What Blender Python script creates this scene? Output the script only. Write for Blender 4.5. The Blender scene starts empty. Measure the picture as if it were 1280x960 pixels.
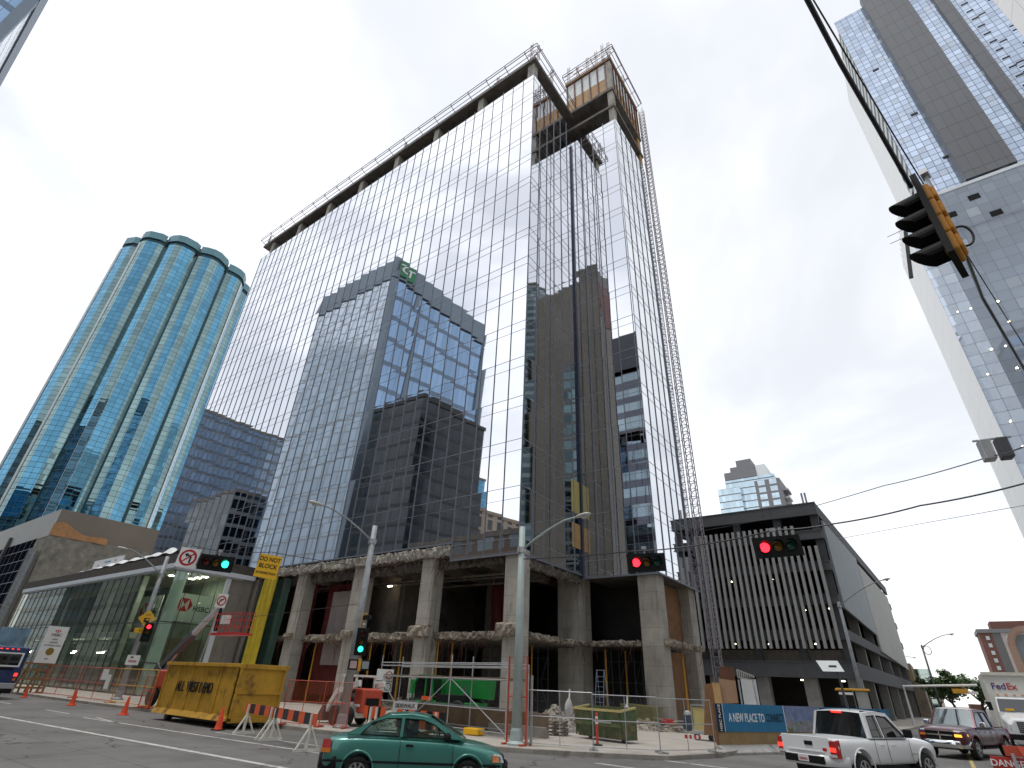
import bpy, bmesh, math, random
from mathutils import Vector, Matrix, noise as mnoise
from mathutils.geometry import tessellate_polygon
random.seed(7)
SC = bpy.context.scene
COL = SC.collection
R = math.radians
# ------------------------------------------------------------------ camera
EYE = Vector((0, 0, 2.05))
FPX, PITCH, ROLL, YAW = 655.06, R(29.943), R(2.587), R(36.64)
def cam_basis():
    f0 = Vector((-math.sin(YAW), math.cos(YAW), 0)); rt = Vector((math.cos(YAW), math.sin(YAW), 0)); up = Vector((0, 0, 1))
    f = f0*math.cos(PITCH) + up*math.sin(PITCH); u = up*math.cos(PITCH) - f0*math.sin(PITCH)
    return rt*math.cos(ROLL) + u*math.sin(ROLL), u*math.cos(ROLL) - rt*math.sin(ROLL), f
CR, CU, CF = cam_basis()
cam = bpy.data.objects.new('camera', bpy.data.cameras.new('camera')); COL.objects.link(cam)
m = Matrix((CR, CU, -CF)).transposed().to_4x4(); m.translation = EYE
cam.matrix_world = m
cam.data.sensor_width = 36; cam.data.lens = FPX/1280*36; cam.data.clip_end = 6000; cam.data.clip_start = .1
SC.camera = cam
# measured bearings of the photo turned into real positions on the ground or on a wall's plane
def ray(px, py): return (CR*((px-640)/FPX) + CU*((480-py)/FPX) + CF).normalized()
def on(px, py, x=None, y=None, z=None):
    d = ray(px, py)
    t = (z-EYE.z)/d.z if z is not None else ((x-EYE.x)/d.x if x is not None else (y-EYE.y)/d.y)
    return EYE + d*t
# ------------------------------------------------------------------ mesh builder
class MB:
    def __init__(s): s.v = []; s.f = []; s.m = []; s.uv = {}
    def face(s, pts, m=0, uv=None):
        i = len(s.v); s.v += [tuple(p) for p in pts]; s.f.append(tuple(range(i, i+len(pts)))); s.m.append(m)
        if uv: s.uv[len(s.f)-1] = uv
        return s
    def box(s, lo, hi, m=0):
        x0, y0, z0 = lo; x1, y1, z1 = hi
        return s.hexa([(x0,y0,z0),(x1,y0,z0),(x1,y1,z0),(x0,y1,z0),(x0,y0,z1),(x1,y0,z1),(x1,y1,z1),(x0,y1,z1)], m)
    def hexa(s, p, m=0):
        i = len(s.v); s.v += [tuple(q) for q in p]
        for f in ((0,3,2,1),(4,5,6,7),(0,1,5,4),(1,2,6,5),(2,3,7,6),(3,0,4,7)): s.f.append(tuple(i+k for k in f)); s.m.append(m)
        return s
    def cbox(s, c, sz, m=0, rz=0):
        c = Vector(c); h = Vector(sz)/2; q = Matrix.Rotation(rz, 3, 'Z')
        return s.hexa([c+q@Vector((a*h.x,b*h.y,d*h.z)) for d in (-1,1) for a,b in ((-1,-1),(1,-1),(1,1),(-1,1))], m)
    def bar(s, a, b, w, h=None, m=0, up=(0,0,1)):
        a = Vector(a); b = Vector(b); d = (b-a).normalized(); up = Vector(up)
        if abs(d.dot(up)) > .98: up = Vector((1,0,0)) if abs(d.x) < .9 else Vector((0,1,0))
        sx = d.cross(up).normalized()*w/2; u = sx.cross(d).normalized()*(h or w)/2
        return s.hexa([a-sx-u,a+sx-u,b+sx-u,b-sx-u,a-sx+u,a+sx+u,b+sx+u,b-sx+u], m)
    def tube(s, pts, r, n=8, m=0, r2=None, caps=True):
        pts = [Vector(p) for p in pts]; N = len(pts); i0 = len(s.v)
        t = (pts[1]-pts[0]).normalized(); a = Vector((0,0,1)) if abs(t.z) < .9 else Vector((1,0,0))
        side = t.cross(a).normalized()
        for k, p in enumerate(pts):
            t = (pts[min(k+1,N-1)]-pts[max(k-1,0)]).normalized()
            side = (side - t*side.dot(t)).normalized(); bi = t.cross(side)
            rr = r if r2 is None else r+(r2-r)*k/(N-1)
            for j in range(n):
                an = 2*math.pi*j/n; s.v.append(tuple(p+side*math.cos(an)*rr+bi*math.sin(an)*rr))
        for k in range(N-1):
            for j in range(n):
                s.f.append((i0+k*n+j, i0+k*n+(j+1)%n, i0+(k+1)*n+(j+1)%n, i0+(k+1)*n+j)); s.m.append(m)
        if caps:
            s.f.append(tuple(i0+j for j in reversed(range(n)))); s.m.append(m)
            s.f.append(tuple(i0+(N-1)*n+j for j in range(n))); s.m.append(m)
        return s
    def lathe(s, c, prof, n=16, m=0, axis='Z', caps=True):
        c = Vector(c); i0 = len(s.v)
        for r_, h in prof:
            for j in range(n):
                a = 2*math.pi*j/n; x, y = r_*math.cos(a), r_*math.sin(a)
                s.v.append(tuple(c+(Vector((x,y,h)) if axis=='Z' else Vector((x,h,y)) if axis=='Y' else Vector((h,x,y)))))
        for k in range(len(prof)-1):
            for j in range(n): s.f.append((i0+k*n+j, i0+k*n+(j+1)%n, i0+(k+1)*n+(j+1)%n, i0+(k+1)*n+j)); s.m.append(m)
        if caps:
            s.f.append(tuple(i0+j for j in range(n))); s.m.append(m)
            s.f.append(tuple(i0+(len(prof)-1)*n+j for j in range(n))); s.m.append(m)
        return s
    def prism(s, poly, z0, z1, m=0, top=None):
        n = len(poly); i = len(s.v)
        s.v += [(p[0],p[1],z0) for p in poly]+[(p[0],p[1],z1) for p in poly]
        for k in range(n): s.f.append((i+k, i+(k+1)%n, i+n+(k+1)%n, i+n+k)); s.m.append(m)
        s.f.append(tuple(i+n+k for k in range(n))); s.m.append(m if top is None else top)
        s.f.append(tuple(i+k for k in reversed(range(n)))); s.m.append(m)
        return s
    def wall(s, a, b, z0, z1, m=0, u0=0.0):
        L = math.hypot(b[0]-a[0], b[1]-a[1])
        return s.face([(a[0],a[1],z0),(b[0],b[1],z0),(b[0],b[1],z1),(a[0],a[1],z1)], m, [(u0,z0),(u0+L,z0),(u0+L,z1),(u0,z1)])
    def sheet(s, fn, nu, nv, m=0):
        i0 = len(s.v)
        for a in range(nu+1):
            for b in range(nv+1): s.v.append(tuple(fn(a/nu, b/nv)))
        for a in range(nu):
            for b in range(nv):
                p = i0+a*(nv+1)+b; s.f.append((p, p+nv+1, p+nv+2, p+1)); s.m.append(m)
        return s
    def poly3(s, loops, fn, m=0):
        pts = [Vector((p[0],p[1],0)) for L in loops for p in L]
        i0 = len(s.v); s.v += [tuple(fn(p.x,p.y)) for p in pts]
        for t in tessellate_polygon([[Vector((p[0],p[1],0)) for p in L] for L in loops]): s.f.append(tuple(i0+k for k in t)); s.m.append(m)
        return s
    def build(s, name, mats, parent=None, smooth=False, bevel=0, world=False, solid=0, seg=2, weld=False, sub=0):
        off = Vector(parent.location) if (world and parent is not None) else Vector((0,0,0))
        if world and parent is not None and parent.parent is not None: off = off + Vector(parent.parent.location)
        me = bpy.data.meshes.new(name)
        me.from_pydata([(v[0]-off.x, v[1]-off.y, v[2]-off.z) for v in s.v], [], s.f)
        for mt in (mats if isinstance(mats, (list, tuple)) else [mats]): me.materials.append(mt)
        me.polygons.foreach_set('material_index', s.m)
        if s.uv:
            L = me.uv_layers.new(name='UVMap').data
            for k, uv in s.uv.items():
                for li, c in zip(me.polygons[k].loop_indices, uv): L[li].uv = c
        if smooth: me.polygons.foreach_set('use_smooth', [True]*len(s.f))
        if weld:
            bm = bmesh.new(); bm.from_mesh(me); bmesh.ops.remove_doubles(bm, verts=bm.verts, dist=1e-4)
            bmesh.ops.recalc_face_normals(bm, faces=bm.faces); bm.to_mesh(me); bm.free()
        me.update()
        o = bpy.data.objects.new(name, me); COL.objects.link(o)
        if parent is not None: o.parent = parent
        if solid: q = o.modifiers.new('solid', 'SOLIDIFY'); q.thickness = solid; q.offset = 0
        if bevel: q = o.modifiers.new('bevel', 'BEVEL'); q.width = bevel; q.segments = seg; q.limit_method = 'ANGLE'; q.angle_limit = R(35)
        if sub: q = o.modifiers.new('sub', 'SUBSURF'); q.levels = sub; q.render_levels = sub
        return o
def tag(o, label=None, cat=None, group=None, kind=None):
    for k, v in (('label',label),('category',cat),('group',group),('kind',kind)):
        if v: o[k] = v
    return o
def thing(name, label, cat, loc=(0,0,0), rz=0, group=None):
    o = bpy.data.objects.new(name, None); COL.objects.link(o); o.location = loc; o.rotation_euler = (0,0,rz); o.empty_display_size = .3
    return tag(o, label, cat, group)
def copy_tree(o, parent=None):
    c = o.copy(); COL.objects.link(c)
    if parent is not None: c.parent = parent
    for ch in list(o.children): copy_tree(ch, c)
    return c
def text(s_, size, mt, parent, loc, rot, name='lettering', align='CENTER', ext=.004, sx=1.0, off=.012):
    cu = bpy.data.curves.new(name, 'FONT'); cu.body = s_; cu.size = size; cu.align_x = align; cu.align_y = 'CENTER'; cu.extrude = ext; cu.offset = size*off
    cu.materials.append(mt); tmp = bpy.data.objects.new('tmp', cu); COL.objects.link(tmp)
    dg = bpy.context.evaluated_depsgraph_get(); me = bpy.data.meshes.new_from_object(tmp.evaluated_get(dg)); bpy.data.objects.remove(tmp); me.name = name
    o = bpy.data.objects.new(name, me); COL.objects.link(o); o.parent = parent; o.location = loc; o.rotation_euler = rot; o.scale = (sx,1,1)
    return o
# ------------------------------------------------------------------ materials
def nt(name):
    mt = bpy.data.materials.new(name); mt.use_nodes = True; t = mt.node_tree; return mt, t, t.nodes['Principled BSDF'], t.nodes['Material Output']
def N(t, typ, **kw):
    n = t.nodes.new(typ)
    for k, v in kw.items(): setattr(n, k, v)
    return n
def mth(t, op, a, b=None, clamp=False):
    n = t.nodes.new('ShaderNodeMath'); n.operation = op; n.use_clamp = clamp
    for i, x in enumerate((a, b)):
        if x is None: continue
        if isinstance(x, (int, float)): n.inputs[i].default_value = x
        else: t.links.new(x, n.inputs[i])
    return n.outputs[0]
def mixc(t, fac, a, b):
    n = t.nodes.new('ShaderNodeMix'); n.data_type = 'RGBA'
    for i, x in ((0,fac),(6,a),(7,b)):
        if isinstance(x, (int,float)): n.inputs[i].default_value = x
        elif isinstance(x, (tuple,list)): n.inputs[i].default_value = (*x[:3],1)
        else: t.links.new(x, n.inputs[i])
    return n.outputs[2]
def mat(name, col, rough=.6, metal=0.0, var=.15, scale=2.0, bump=0.0, bscale=None, dirt=None, dscale=.6, dth=.55, coat=0.0, emit=None, estr=0, spec=.4, streak=False, joints=0):
    mt, t, b, out = nt(name)
    tc = N(t,'ShaderNodeTexCoord'); co = tc.outputs['Object']
    n1 = N(t,'ShaderNodeTexNoise'); n1.inputs['Scale'].default_value = scale; n1.inputs['Detail'].default_value = 6; n1.inputs['Roughness'].default_value = .62
    t.links.new(co, n1.inputs['Vector'])
    lo = tuple(c*(1-var) for c in col); hi = tuple(min(1,c*(1+var)) for c in col)
    mr = N(t,'ShaderNodeMapRange'); mr.inputs[1].default_value = .3; mr.inputs[2].default_value = .7; t.links.new(n1.outputs[0], mr.inputs[0])
    c = mixc(t, mr.outputs[0], lo, hi)
    if dirt:
        n2 = N(t,'ShaderNodeTexNoise'); n2.inputs['Scale'].default_value = dscale; n2.inputs['Detail'].default_value = 8; n2.inputs['Roughness'].default_value = .7
        if streak:
            mp = N(t,'ShaderNodeMapping'); mp.inputs['Scale'].default_value = (3,3,.35); t.links.new(co, mp.inputs[0]); t.links.new(mp.outputs[0], n2.inputs['Vector'])
        else: t.links.new(co, n2.inputs['Vector'])
        m2 = N(t,'ShaderNodeMapRange'); m2.inputs[1].default_value = dth; m2.inputs[2].default_value = dth+.14; t.links.new(n2.outputs[0], m2.inputs[0])
        c = mixc(t, m2.outputs[0], c, dirt)
    if joints:
        sj = N(t,'ShaderNodeSeparateXYZ'); t.links.new(co, sj.inputs[0]); nj = N(t,'ShaderNodeTexNoise'); nj.inputs['Scale'].default_value = 3; t.links.new(co, nj.inputs['Vector'])
        fj = mth(t,'FRACT', mth(t,'DIVIDE', mth(t,'ADD', sj.outputs[2], mth(t,'MULTIPLY', nj.outputs[0], .03)), joints)); c = mixc(t, mth(t,'MULTIPLY', mth(t,'LESS_THAN', fj, .022), .5), c, (.09,.08,.07))
        bj = N(t,'ShaderNodeTexWhiteNoise'); bj.noise_dimensions = '1D'; t.links.new(mth(t,'FLOOR', mth(t,'DIVIDE', sj.outputs[2], joints)), bj.inputs['W']); c = mixc(t, mth(t,'MULTIPLY', bj.outputs['Value'], .22), c, tuple(x*.55 for x in col))
    t.links.new(c, b.inputs['Base Color'])
    b.inputs['Roughness'].default_value = rough; b.inputs['Metallic'].default_value = metal; b.inputs['Specular IOR Level'].default_value = spec
    b.inputs['Coat Weight'].default_value = coat; b.inputs['Coat Roughness'].default_value = .03
    if bump:
        n3 = N(t,'ShaderNodeTexNoise'); n3.inputs['Scale'].default_value = bscale or scale*6; n3.inputs['Detail'].default_value = 5; t.links.new(co, n3.inputs['Vector'])
        bp = N(t,'ShaderNodeBump'); bp.inputs['Strength'].default_value = bump; bp.inputs['Distance'].default_value = .03
        t.links.new(n3.outputs[0], bp.inputs['Height']); t.links.new(bp.outputs[0], b.inputs['Normal'])
    if emit: b.inputs['Emission Color'].default_value = (*emit,1); b.inputs['Emission Strength'].default_value = estr
    return mt
def facade(name, w, h, tint, line=(.05,.05,.055), lw=.05, lh=.03, tilt=.004, pill=.005, rnd=.1, u0=0.0, v0=0.0, band=None, btint=None, rough=.015, lrough=.5, blind=0.0, bcol=(.5,.5,.48), metal=1.0, second=None, spec=.5):
    """curtain wall: panes of w by h metres in UV metres, each pane a little tilted and bowed as real glass is"""
    mt, t, b, out = nt(name)
    uv = N(t,'ShaderNodeUVMap'); sp = N(t,'ShaderNodeSeparateXYZ'); t.links.new(uv.outputs[0], sp.inputs[0])
    a = mth(t,'DIVIDE', mth(t,'SUBTRACT', sp.outputs[0], u0), w); v = mth(t,'DIVIDE', mth(t,'SUBTRACT', sp.outputs[1], v0), h)
    fa, fb, ia, ib = mth(t,'FRACT',a), mth(t,'FRACT',v), mth(t,'FLOOR',a), mth(t,'FLOOR',v)
    cx = N(t,'ShaderNodeCombineXYZ'); t.links.new(ia, cx.inputs[0]); t.links.new(ib, cx.inputs[1]); cx.inputs[2].default_value = 3.7
    wn = N(t,'ShaderNodeTexWhiteNoise'); wn.noise_dimensions = '3D'; t.links.new(cx.outputs[0], wn.inputs['Vector'])
    rc = N(t,'ShaderNodeSeparateColor'); t.links.new(wn.outputs['Color'], rc.inputs[0])
    ge = N(t,'ShaderNodeNewGeometry'); nn = ge.outputs['Normal']
    cr = N(t,'ShaderNodeVectorMath', operation='CROSS_PRODUCT'); t.links.new(nn, cr.inputs[0]); cr.inputs[1].default_value = (0,0,1)
    nx = mth(t,'ADD', mth(t,'MULTIPLY', mth(t,'SUBTRACT',fa,.5), pill), mth(t,'MULTIPLY', mth(t,'SUBTRACT',rc.outputs[0],.5), tilt))
    nz = mth(t,'ADD', mth(t,'MULTIPLY', mth(t,'SUBTRACT',fb,.5), pill), mth(t,'MULTIPLY', mth(t,'SUBTRACT',rc.outputs[1],.5), tilt))
    s1 = N(t,'ShaderNodeVectorMath', operation='SCALE'); t.links.new(cr.outputs[0], s1.inputs[0]); t.links.new(nx, s1.inputs['Scale'])
    cz = N(t,'ShaderNodeCombineXYZ'); t.links.new(nz, cz.inputs[2])
    a1 = N(t,'ShaderNodeVectorMath', operation='ADD'); t.links.new(nn, a1.inputs[0]); t.links.new(s1.outputs[0], a1.inputs[1])
    a2 = N(t,'ShaderNodeVectorMath', operation='ADD'); t.links.new(a1.outputs[0], a2.inputs[0]); t.links.new(cz.outputs[0], a2.inputs[1])
    nm = N(t,'ShaderNodeVectorMath', operation='NORMALIZE'); t.links.new(a2.outputs[0], nm.inputs[0])
    c = mixc(t, rc.outputs[2], tuple(x*(1-rnd) for x in tint), tuple(min(1,x*(1+rnd)) for x in tint))
    if band: c = mixc(t, mth(t,'LESS_THAN', fb, band), c, btint)
    t.links.new(c, b.inputs['Base Color']); b.inputs['Metallic'].default_value = metal; b.inputs['Roughness'].default_value = rough; b.inputs['Specular IOR Level'].default_value = spec
    t.links.new(nm.outputs[0], b.inputs['Normal'])
    glass = b.outputs[0]
    def pbsdf(col, ro):
        q = N(t,'ShaderNodeBsdfPrincipled'); q.inputs['Base Color'].default_value = (*col,1); q.inputs['Roughness'].default_value = ro; return q.outputs[0]
    def mixs(fac, x, y):
        q = N(t,'ShaderNodeMixShader'); t.links.new(fac, q.inputs[0]); t.links.new(x, q.inputs[1]); t.links.new(y, q.inputs[2]); return q.outputs[0]
    if blind:
        bl = mth(t,'MULTIPLY', mth(t,'LESS_THAN', rc.outputs[1], blind), .55)
        glass = mixs(bl, glass, pbsdf(bcol, .3))
    mk = mth(t,'MAXIMUM', mth(t,'GREATER_THAN', mth(t,'ABSOLUTE', mth(t,'SUBTRACT',fa,.5)), .5-lw/2), mth(t,'GREATER_THAN', mth(t,'ABSOLUTE', mth(t,'SUBTRACT',fb,.5)), .5-lh/2))
    if second: mk = mth(t,'MAXIMUM', mk, mth(t,'LESS_THAN', mth(t,'ABSOLUTE', mth(t,'SUBTRACT',fb,second)), lh/2))
    t.links.new(mixs(mk, glass, pbsdf(line, lrough)), out.inputs[0])
    return mt
def veil(name, col, cell, wire, alpha_min=0.0, rough=.6):
    """woven mesh or chain link: wires by UV, holes see-through"""
    mt, t, b, out = nt(name)
    uv = N(t,'ShaderNodeUVMap'); sp = N(t,'ShaderNodeSeparateXYZ'); t.links.new(uv.outputs[0], sp.inputs[0])
    p = mth(t,'FRACT', mth(t,'DIVIDE', mth(t,'ADD', sp.outputs[0], sp.outputs[1]), cell)); q = mth(t,'FRACT', mth(t,'DIVIDE', mth(t,'SUBTRACT', sp.outputs[0], sp.outputs[1]), cell))
    k = mth(t,'MAXIMUM', mth(t,'LESS_THAN', p, wire), mth(t,'LESS_THAN', q, wire))
    k = mth(t,'MAXIMUM', k, alpha_min)
    b.inputs['Base Color'].default_value = (*col,1); b.inputs['Roughness'].default_value = rough
    tr = N(t,'ShaderNodeBsdfTransparent'); mx = N(t,'ShaderNodeMixShader'); t.links.new(k, mx.inputs[0]); t.links.new(tr.outputs[0], mx.inputs[1]); t.links.new(b.outputs[0], mx.inputs[2])
    t.links.new(mx.outputs[0], out.inputs[0]); return mt
def clear_glass(name, tint, refl=.12):
    mt, t, b, out = nt(name); t.nodes.remove(b)
    tr = N(t,'ShaderNodeBsdfTransparent'); tr.inputs[0].default_value = (*tint,1)
    gl = N(t,'ShaderNodeBsdfGlossy'); gl.inputs['Roughness'].default_value = .01; gl.inputs[0].default_value = (.95,1,.97,1)
    fr = N(t,'ShaderNodeFresnel'); fr.inputs[0].default_value = 1.5
    k = mth(t,'ADD', fr.outputs[0], refl, True)
    mx = N(t,'ShaderNodeMixShader'); t.links.new(k, mx.inputs[0]); t.links.new(tr.outputs[0], mx.inputs[1]); t.links.new(gl.outputs[0], mx.inputs[2])
    t.links.new(mx.outputs[0], out.inputs[0]); return mt
M = {}
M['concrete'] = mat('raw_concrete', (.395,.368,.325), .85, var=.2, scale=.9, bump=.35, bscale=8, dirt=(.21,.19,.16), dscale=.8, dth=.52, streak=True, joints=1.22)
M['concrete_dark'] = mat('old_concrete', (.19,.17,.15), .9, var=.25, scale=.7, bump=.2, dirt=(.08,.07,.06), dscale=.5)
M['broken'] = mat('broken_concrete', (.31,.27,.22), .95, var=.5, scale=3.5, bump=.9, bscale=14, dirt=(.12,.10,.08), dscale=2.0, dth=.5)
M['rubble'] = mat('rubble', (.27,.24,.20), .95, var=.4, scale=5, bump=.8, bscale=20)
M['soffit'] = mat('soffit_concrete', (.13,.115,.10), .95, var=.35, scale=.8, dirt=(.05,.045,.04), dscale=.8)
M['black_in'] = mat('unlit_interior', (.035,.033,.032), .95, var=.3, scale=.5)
M['steel'] = mat('galvanised_steel', (.42,.43,.44), .45, .6, var=.15, scale=4)
M['steel_dark'] = mat('dark_steel', (.09,.09,.10), .5, .3, var=.15, scale=4)
M['transom'] = mat('transom_aluminium', (.34,.36,.40), .4, .6, var=.05)
M['mullion'] = mat('mullion_aluminium', (.20,.215,.25), .45, .4, var=.05)
M['purple_steel'] = mat('painted_track_steel', (.30,.27,.30), .5, .2, var=.15)
M['pole_grey'] = mat('weathered_pole', (.33,.35,.36), .6, .3, var=.2, scale=3, dirt=(.2,.2,.19), dscale=1.2)
M['pole_green'] = mat('pale_green_pole', (.38,.45,.43), .55, .1, var=.1, scale=3)
M['lamp_head'] = mat('lamp_head_grey', (.52,.51,.48), .45, .1, var=.1)
M['white_paint'] = mat('white_paint', (.78,.78,.76), .45, var=.05)
M['cream_wood'] = mat('cream_painted_wood', (.66,.64,.56), .7, var=.15, scale=6)
M['white_panel'] = mat('white_board', (.72,.75,.75), .6, var=.06, scale=1.5)
M['plywood'] = mat('plywood', (.47,.29,.13), .75, var=.18, scale=2.2, dirt=(.32,.19,.08), dscale=1.5)
M['plywood_dark'] = mat('brown_plywood', (.21,.105,.045), .8, var=.2, scale=1.5, dirt=(.12,.06,.03), dscale=.8)
M['rust_post'] = mat('red_oxide_steel', (.10,.028,.02), .6, .2, var=.2)
M['black'] = mat('black_plastic', (.015,.015,.016), .45, var=.1)
M['rubber'] = mat('tyre_rubber', (.022,.022,.022), .85, var=.2, scale=9)
M['rim'] = mat('alloy_rim', (.45,.45,.46), .3, .9, var=.1)
M['orange'] = mat('signal_orange', (.70,.105,.03), .6, var=.15, scale=3, dirt=(.38,.10,.05), dscale=2.5, dth=.58)
M['cone_orange'] = mat('cone_orange', (.80,.085,.03), .55, var=.1)
M['yellow'] = mat('sign_yellow', (.82,.46,.02), .45, var=.04)
M['prop_yellow'] = mat('prop_yellow', (.62,.32,.03), .55, var=.2, scale=5, dirt=(.25,.13,.04))
M['bin_yellow'] = mat('dumpster_yellow', (.47,.26,.025), .65, var=.2, scale=1.6, dirt=(.15,.075,.02), dscale=1.3, dth=.53, bump=.5, bscale=3)
M['bin_green'] = mat('bin_green', (.055,.10,.028), .65, var=.35, scale=2, dirt=(.15,.12,.05), dscale=1.6, dth=.46)
M['red'] = mat('red_paint', (.55,.03,.025), .45, var=.1)
M['red_machine'] = mat('machine_red', (.50,.07,.035), .45, var=.12, dirt=(.22,.08,.05), dscale=2)
M['white_machine'] = mat('machine_white', (.70,.69,.66), .45, var=.08, dirt=(.4,.37,.32), dscale=2.5)
M['green_machine'] = mat('machine_green', (.013,.185,.04), .4, var=.1, dirt=(.05,.16,.05), dscale=2.5)
M['red_tarp'] = mat('red_tarp', (.105,.014,.011), .7, var=.25, scale=1.5)
M['grey_tarp'] = mat('grey_tarp', (.30,.26,.25), .75, var=.15, scale=1)
M['yellow_tarp'] = mat('yellow_tarp', (.55,.42,.035), .55, var=.15, scale=1.2)
M['green_tarp'] = mat('dark_green_tarp', (.025,.055,.042), .6, var=.25, scale=1)
M['orange_tarp'] = mat('orange_tarp', (.48,.25,.11), .65, var=.15)
M['white_tarp'] = mat('white_tarp', (.72,.73,.73), .6, var=.1, scale=1)
M['wrap_blue'] = mat('printed_membrane', (.66,.70,.76), .5, var=.06, scale=2, dirt=(.16,.28,.55), dscale=1.5, dth=.6)
M['sidewalk'] = mat('sidewalk_concrete', (.41,.375,.325), .9, var=.14, scale=.8, bump=.15, bscale=20, dirt=(.27,.245,.21), dscale=.35, dth=.54)
M['kerb'] = mat('kerb_concrete', (.30,.275,.24), .9, var=.2, scale=2, bump=.2, dirt=(.13,.12,.10), dscale=1.2)
M['lane_paint'] = mat('worn_lane_paint', (.52,.51,.48), .8, var=.2, scale=3, dirt=(.16,.16,.155), dscale=2.5, dth=.52)
M['lane_yellow'] = mat('worn_yellow_paint', (.50,.38,.15), .8, var=.2, scale=3, dirt=(.17,.16,.13), dscale=2.5, dth=.52)
M['asphalt'] = mat('asphalt', (.175,.168,.158), .92, var=.16, scale=.35, bump=.35, bscale=60, dirt=(.125,.12,.113), dscale=.12, dth=.5)
def wear(mt):
    t = mt.node_tree; b = t.nodes['Principled BSDF']; tc = N(t,'ShaderNodeTexCoord'); co = tc.outputs['Object']; lk = b.inputs['Base Color'].links[0].from_socket
    vc = N(t,'ShaderNodeTexVoronoi'); vc.feature = 'DISTANCE_TO_EDGE'; vc.inputs['Scale'].default_value = .16; nd = N(t,'ShaderNodeTexNoise'); nd.inputs['Scale'].default_value = .9; nd.inputs['Detail'].default_value = 6; t.links.new(co, nd.inputs['Vector'])
    va = N(t,'ShaderNodeVectorMath', operation='ADD'); sc_ = N(t,'ShaderNodeVectorMath', operation='SCALE'); sc_.inputs['Scale'].default_value = 2.2; t.links.new(nd.outputs['Color'], sc_.inputs[0]); t.links.new(co, va.inputs[0]); t.links.new(sc_.outputs[0], va.inputs[1]); t.links.new(va.outputs[0], vc.inputs['Vector'])
    c = mixc(t, mth(t,'MULTIPLY', mth(t,'LESS_THAN', vc.outputs['Distance'], .006), .75), lk, (.045,.043,.04))
    br = N(t,'ShaderNodeTexBrick'); br.inputs['Scale'].default_value = .13; br.inputs['Mortar Size'].default_value = .006; br.inputs['Color1'].default_value = (1,1,1,1); br.inputs['Color2'].default_value = (.72,.72,.72,1); br.inputs['Mortar'].default_value = (.55,.55,.55,1); br.offset = .37; t.links.new(co, br.inputs['Vector'])
    mm = N(t,'ShaderNodeMix'); mm.data_type = 'RGBA'; mm.blend_type = 'MULTIPLY'; mm.inputs[0].default_value = .55; t.links.new(c, mm.inputs[6]); t.links.new(br.outputs['Color'], mm.inputs[7]); c = mm.outputs[2]
    n5 = N(t,'ShaderNodeTexNoise'); n5.inputs['Scale'].default_value = .55; n5.inputs['Detail'].default_value = 9; n5.inputs['Roughness'].default_value = .75; t.links.new(co, n5.inputs['Vector'])
    m5 = N(t,'ShaderNodeMapRange'); m5.inputs[1].default_value = .60; m5.inputs[2].default_value = .68; t.links.new(n5.outputs[0], m5.inputs[0]); c = mixc(t, mth(t,'MULTIPLY', m5.outputs[0], .5), c, (.06,.057,.052))
    m6 = N(t,'ShaderNodeMapRange'); m6.inputs[1].default_value = .42; m6.inputs[2].default_value = .30; t.links.new(n5.outputs[0], m6.inputs[0]); c = mixc(t, mth(t,'MULTIPLY', m6.outputs[0], .45), c, (.30,.27,.23))
    t.links.new(c, b.inputs['Base Color'])
wear(M['asphalt'])
M['earth'] = mat('ground_earth', (.16,.15,.13), .95, var=.2, scale=.05)
M['banner_blue'] = mat('banner_blue', (.018,.17,.33), .5, var=.08)
M['banner_navy'] = mat('banner_navy', (.012,.018,.045), .5, var=.08)
M['letter_white'] = mat('letter_white', (.80,.80,.80), .5, var=.03)
M['letter_black'] = mat('letter_black', (.012,.012,.014), .5, var=.05)
M['letter_purple'] = mat('letter_purple', (.07,.02,.18), .5, var=.05)
M['logo_red'] = mat('logo_red', (.48,.012,.02), .45, var=.05)
M['sky_glass'] = mat('windscreen_glass', (.30,.34,.34), .03, .9, var=.04)
M['car_glass'] = mat('dark_car_glass', (.012,.014,.015), .03, var=.05, spec=.8, coat=1.0)
M['teal_paint'] = mat('teal_car_paint', (.05,.20,.165), .3, .3, var=.03, coat=.6)
M['white_car'] = mat('white_car_paint', (.72,.73,.73), .3, var=.02, coat=.6)
M['maroon_car'] = mat('maroon_car_paint', (.085,.012,.024), .28, .3, var=.04, coat=.7)
M['chrome'] = mat('chrome', (.75,.75,.76), .12, 1.0, var=.03)
M['trim_black'] = mat('black_trim', (.009,.0095,.01), .7, var=.1, spec=.2)
M['tail_red'] = mat('tail_lens', (.40,.012,.015), .2, var=.05, coat=.5)
M['brake_lit'] = mat('brake_lamp_lit', (.6,.02,.02), .3, emit=(1,.05,.03), estr=1.6)
M['amber_lit'] = mat('amber_lamp_lit', (.8,.3,.02), .3, emit=(1,.38,.03), estr=2.2)
M['amber'] = mat('amber_lens', (.60,.16,.01), .25, var=.05, coat=.5)
M['headlamp'] = mat('headlamp_glass', (.62,.64,.65), .12, .3, var=.05, coat=.6)
M['lens_red'] = mat('red_signal_lit', (.8,.02,.02), .3, emit=(1,.02,.035), estr=4.0)
M['lens_green'] = mat('green_signal_lit', (.02,.7,.4), .3, emit=(.03,1,.52), estr=3.2)
M['lens_off_a'] = mat('amber_signal_unlit', (.16,.085,.01), .25, var=.05)
M['lens_off_g'] = mat('green_signal_unlit', (.01,.06,.045), .25, var=.05)
M['lens_off_r'] = mat('red_signal_unlit', (.11,.01,.012), .25, var=.05)
M['lamp_lit'] = mat('lit_lamp', (.9,.85,.7), .3, emit=(1,.86,.58), estr=9)
M['shop_lamp'] = mat('shop_lamp', (.9,.88,.8), .3, emit=(1,.92,.74), estr=38)
M['skin'] = mat('skin', (.48,.28,.20), .55, var=.05)
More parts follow.
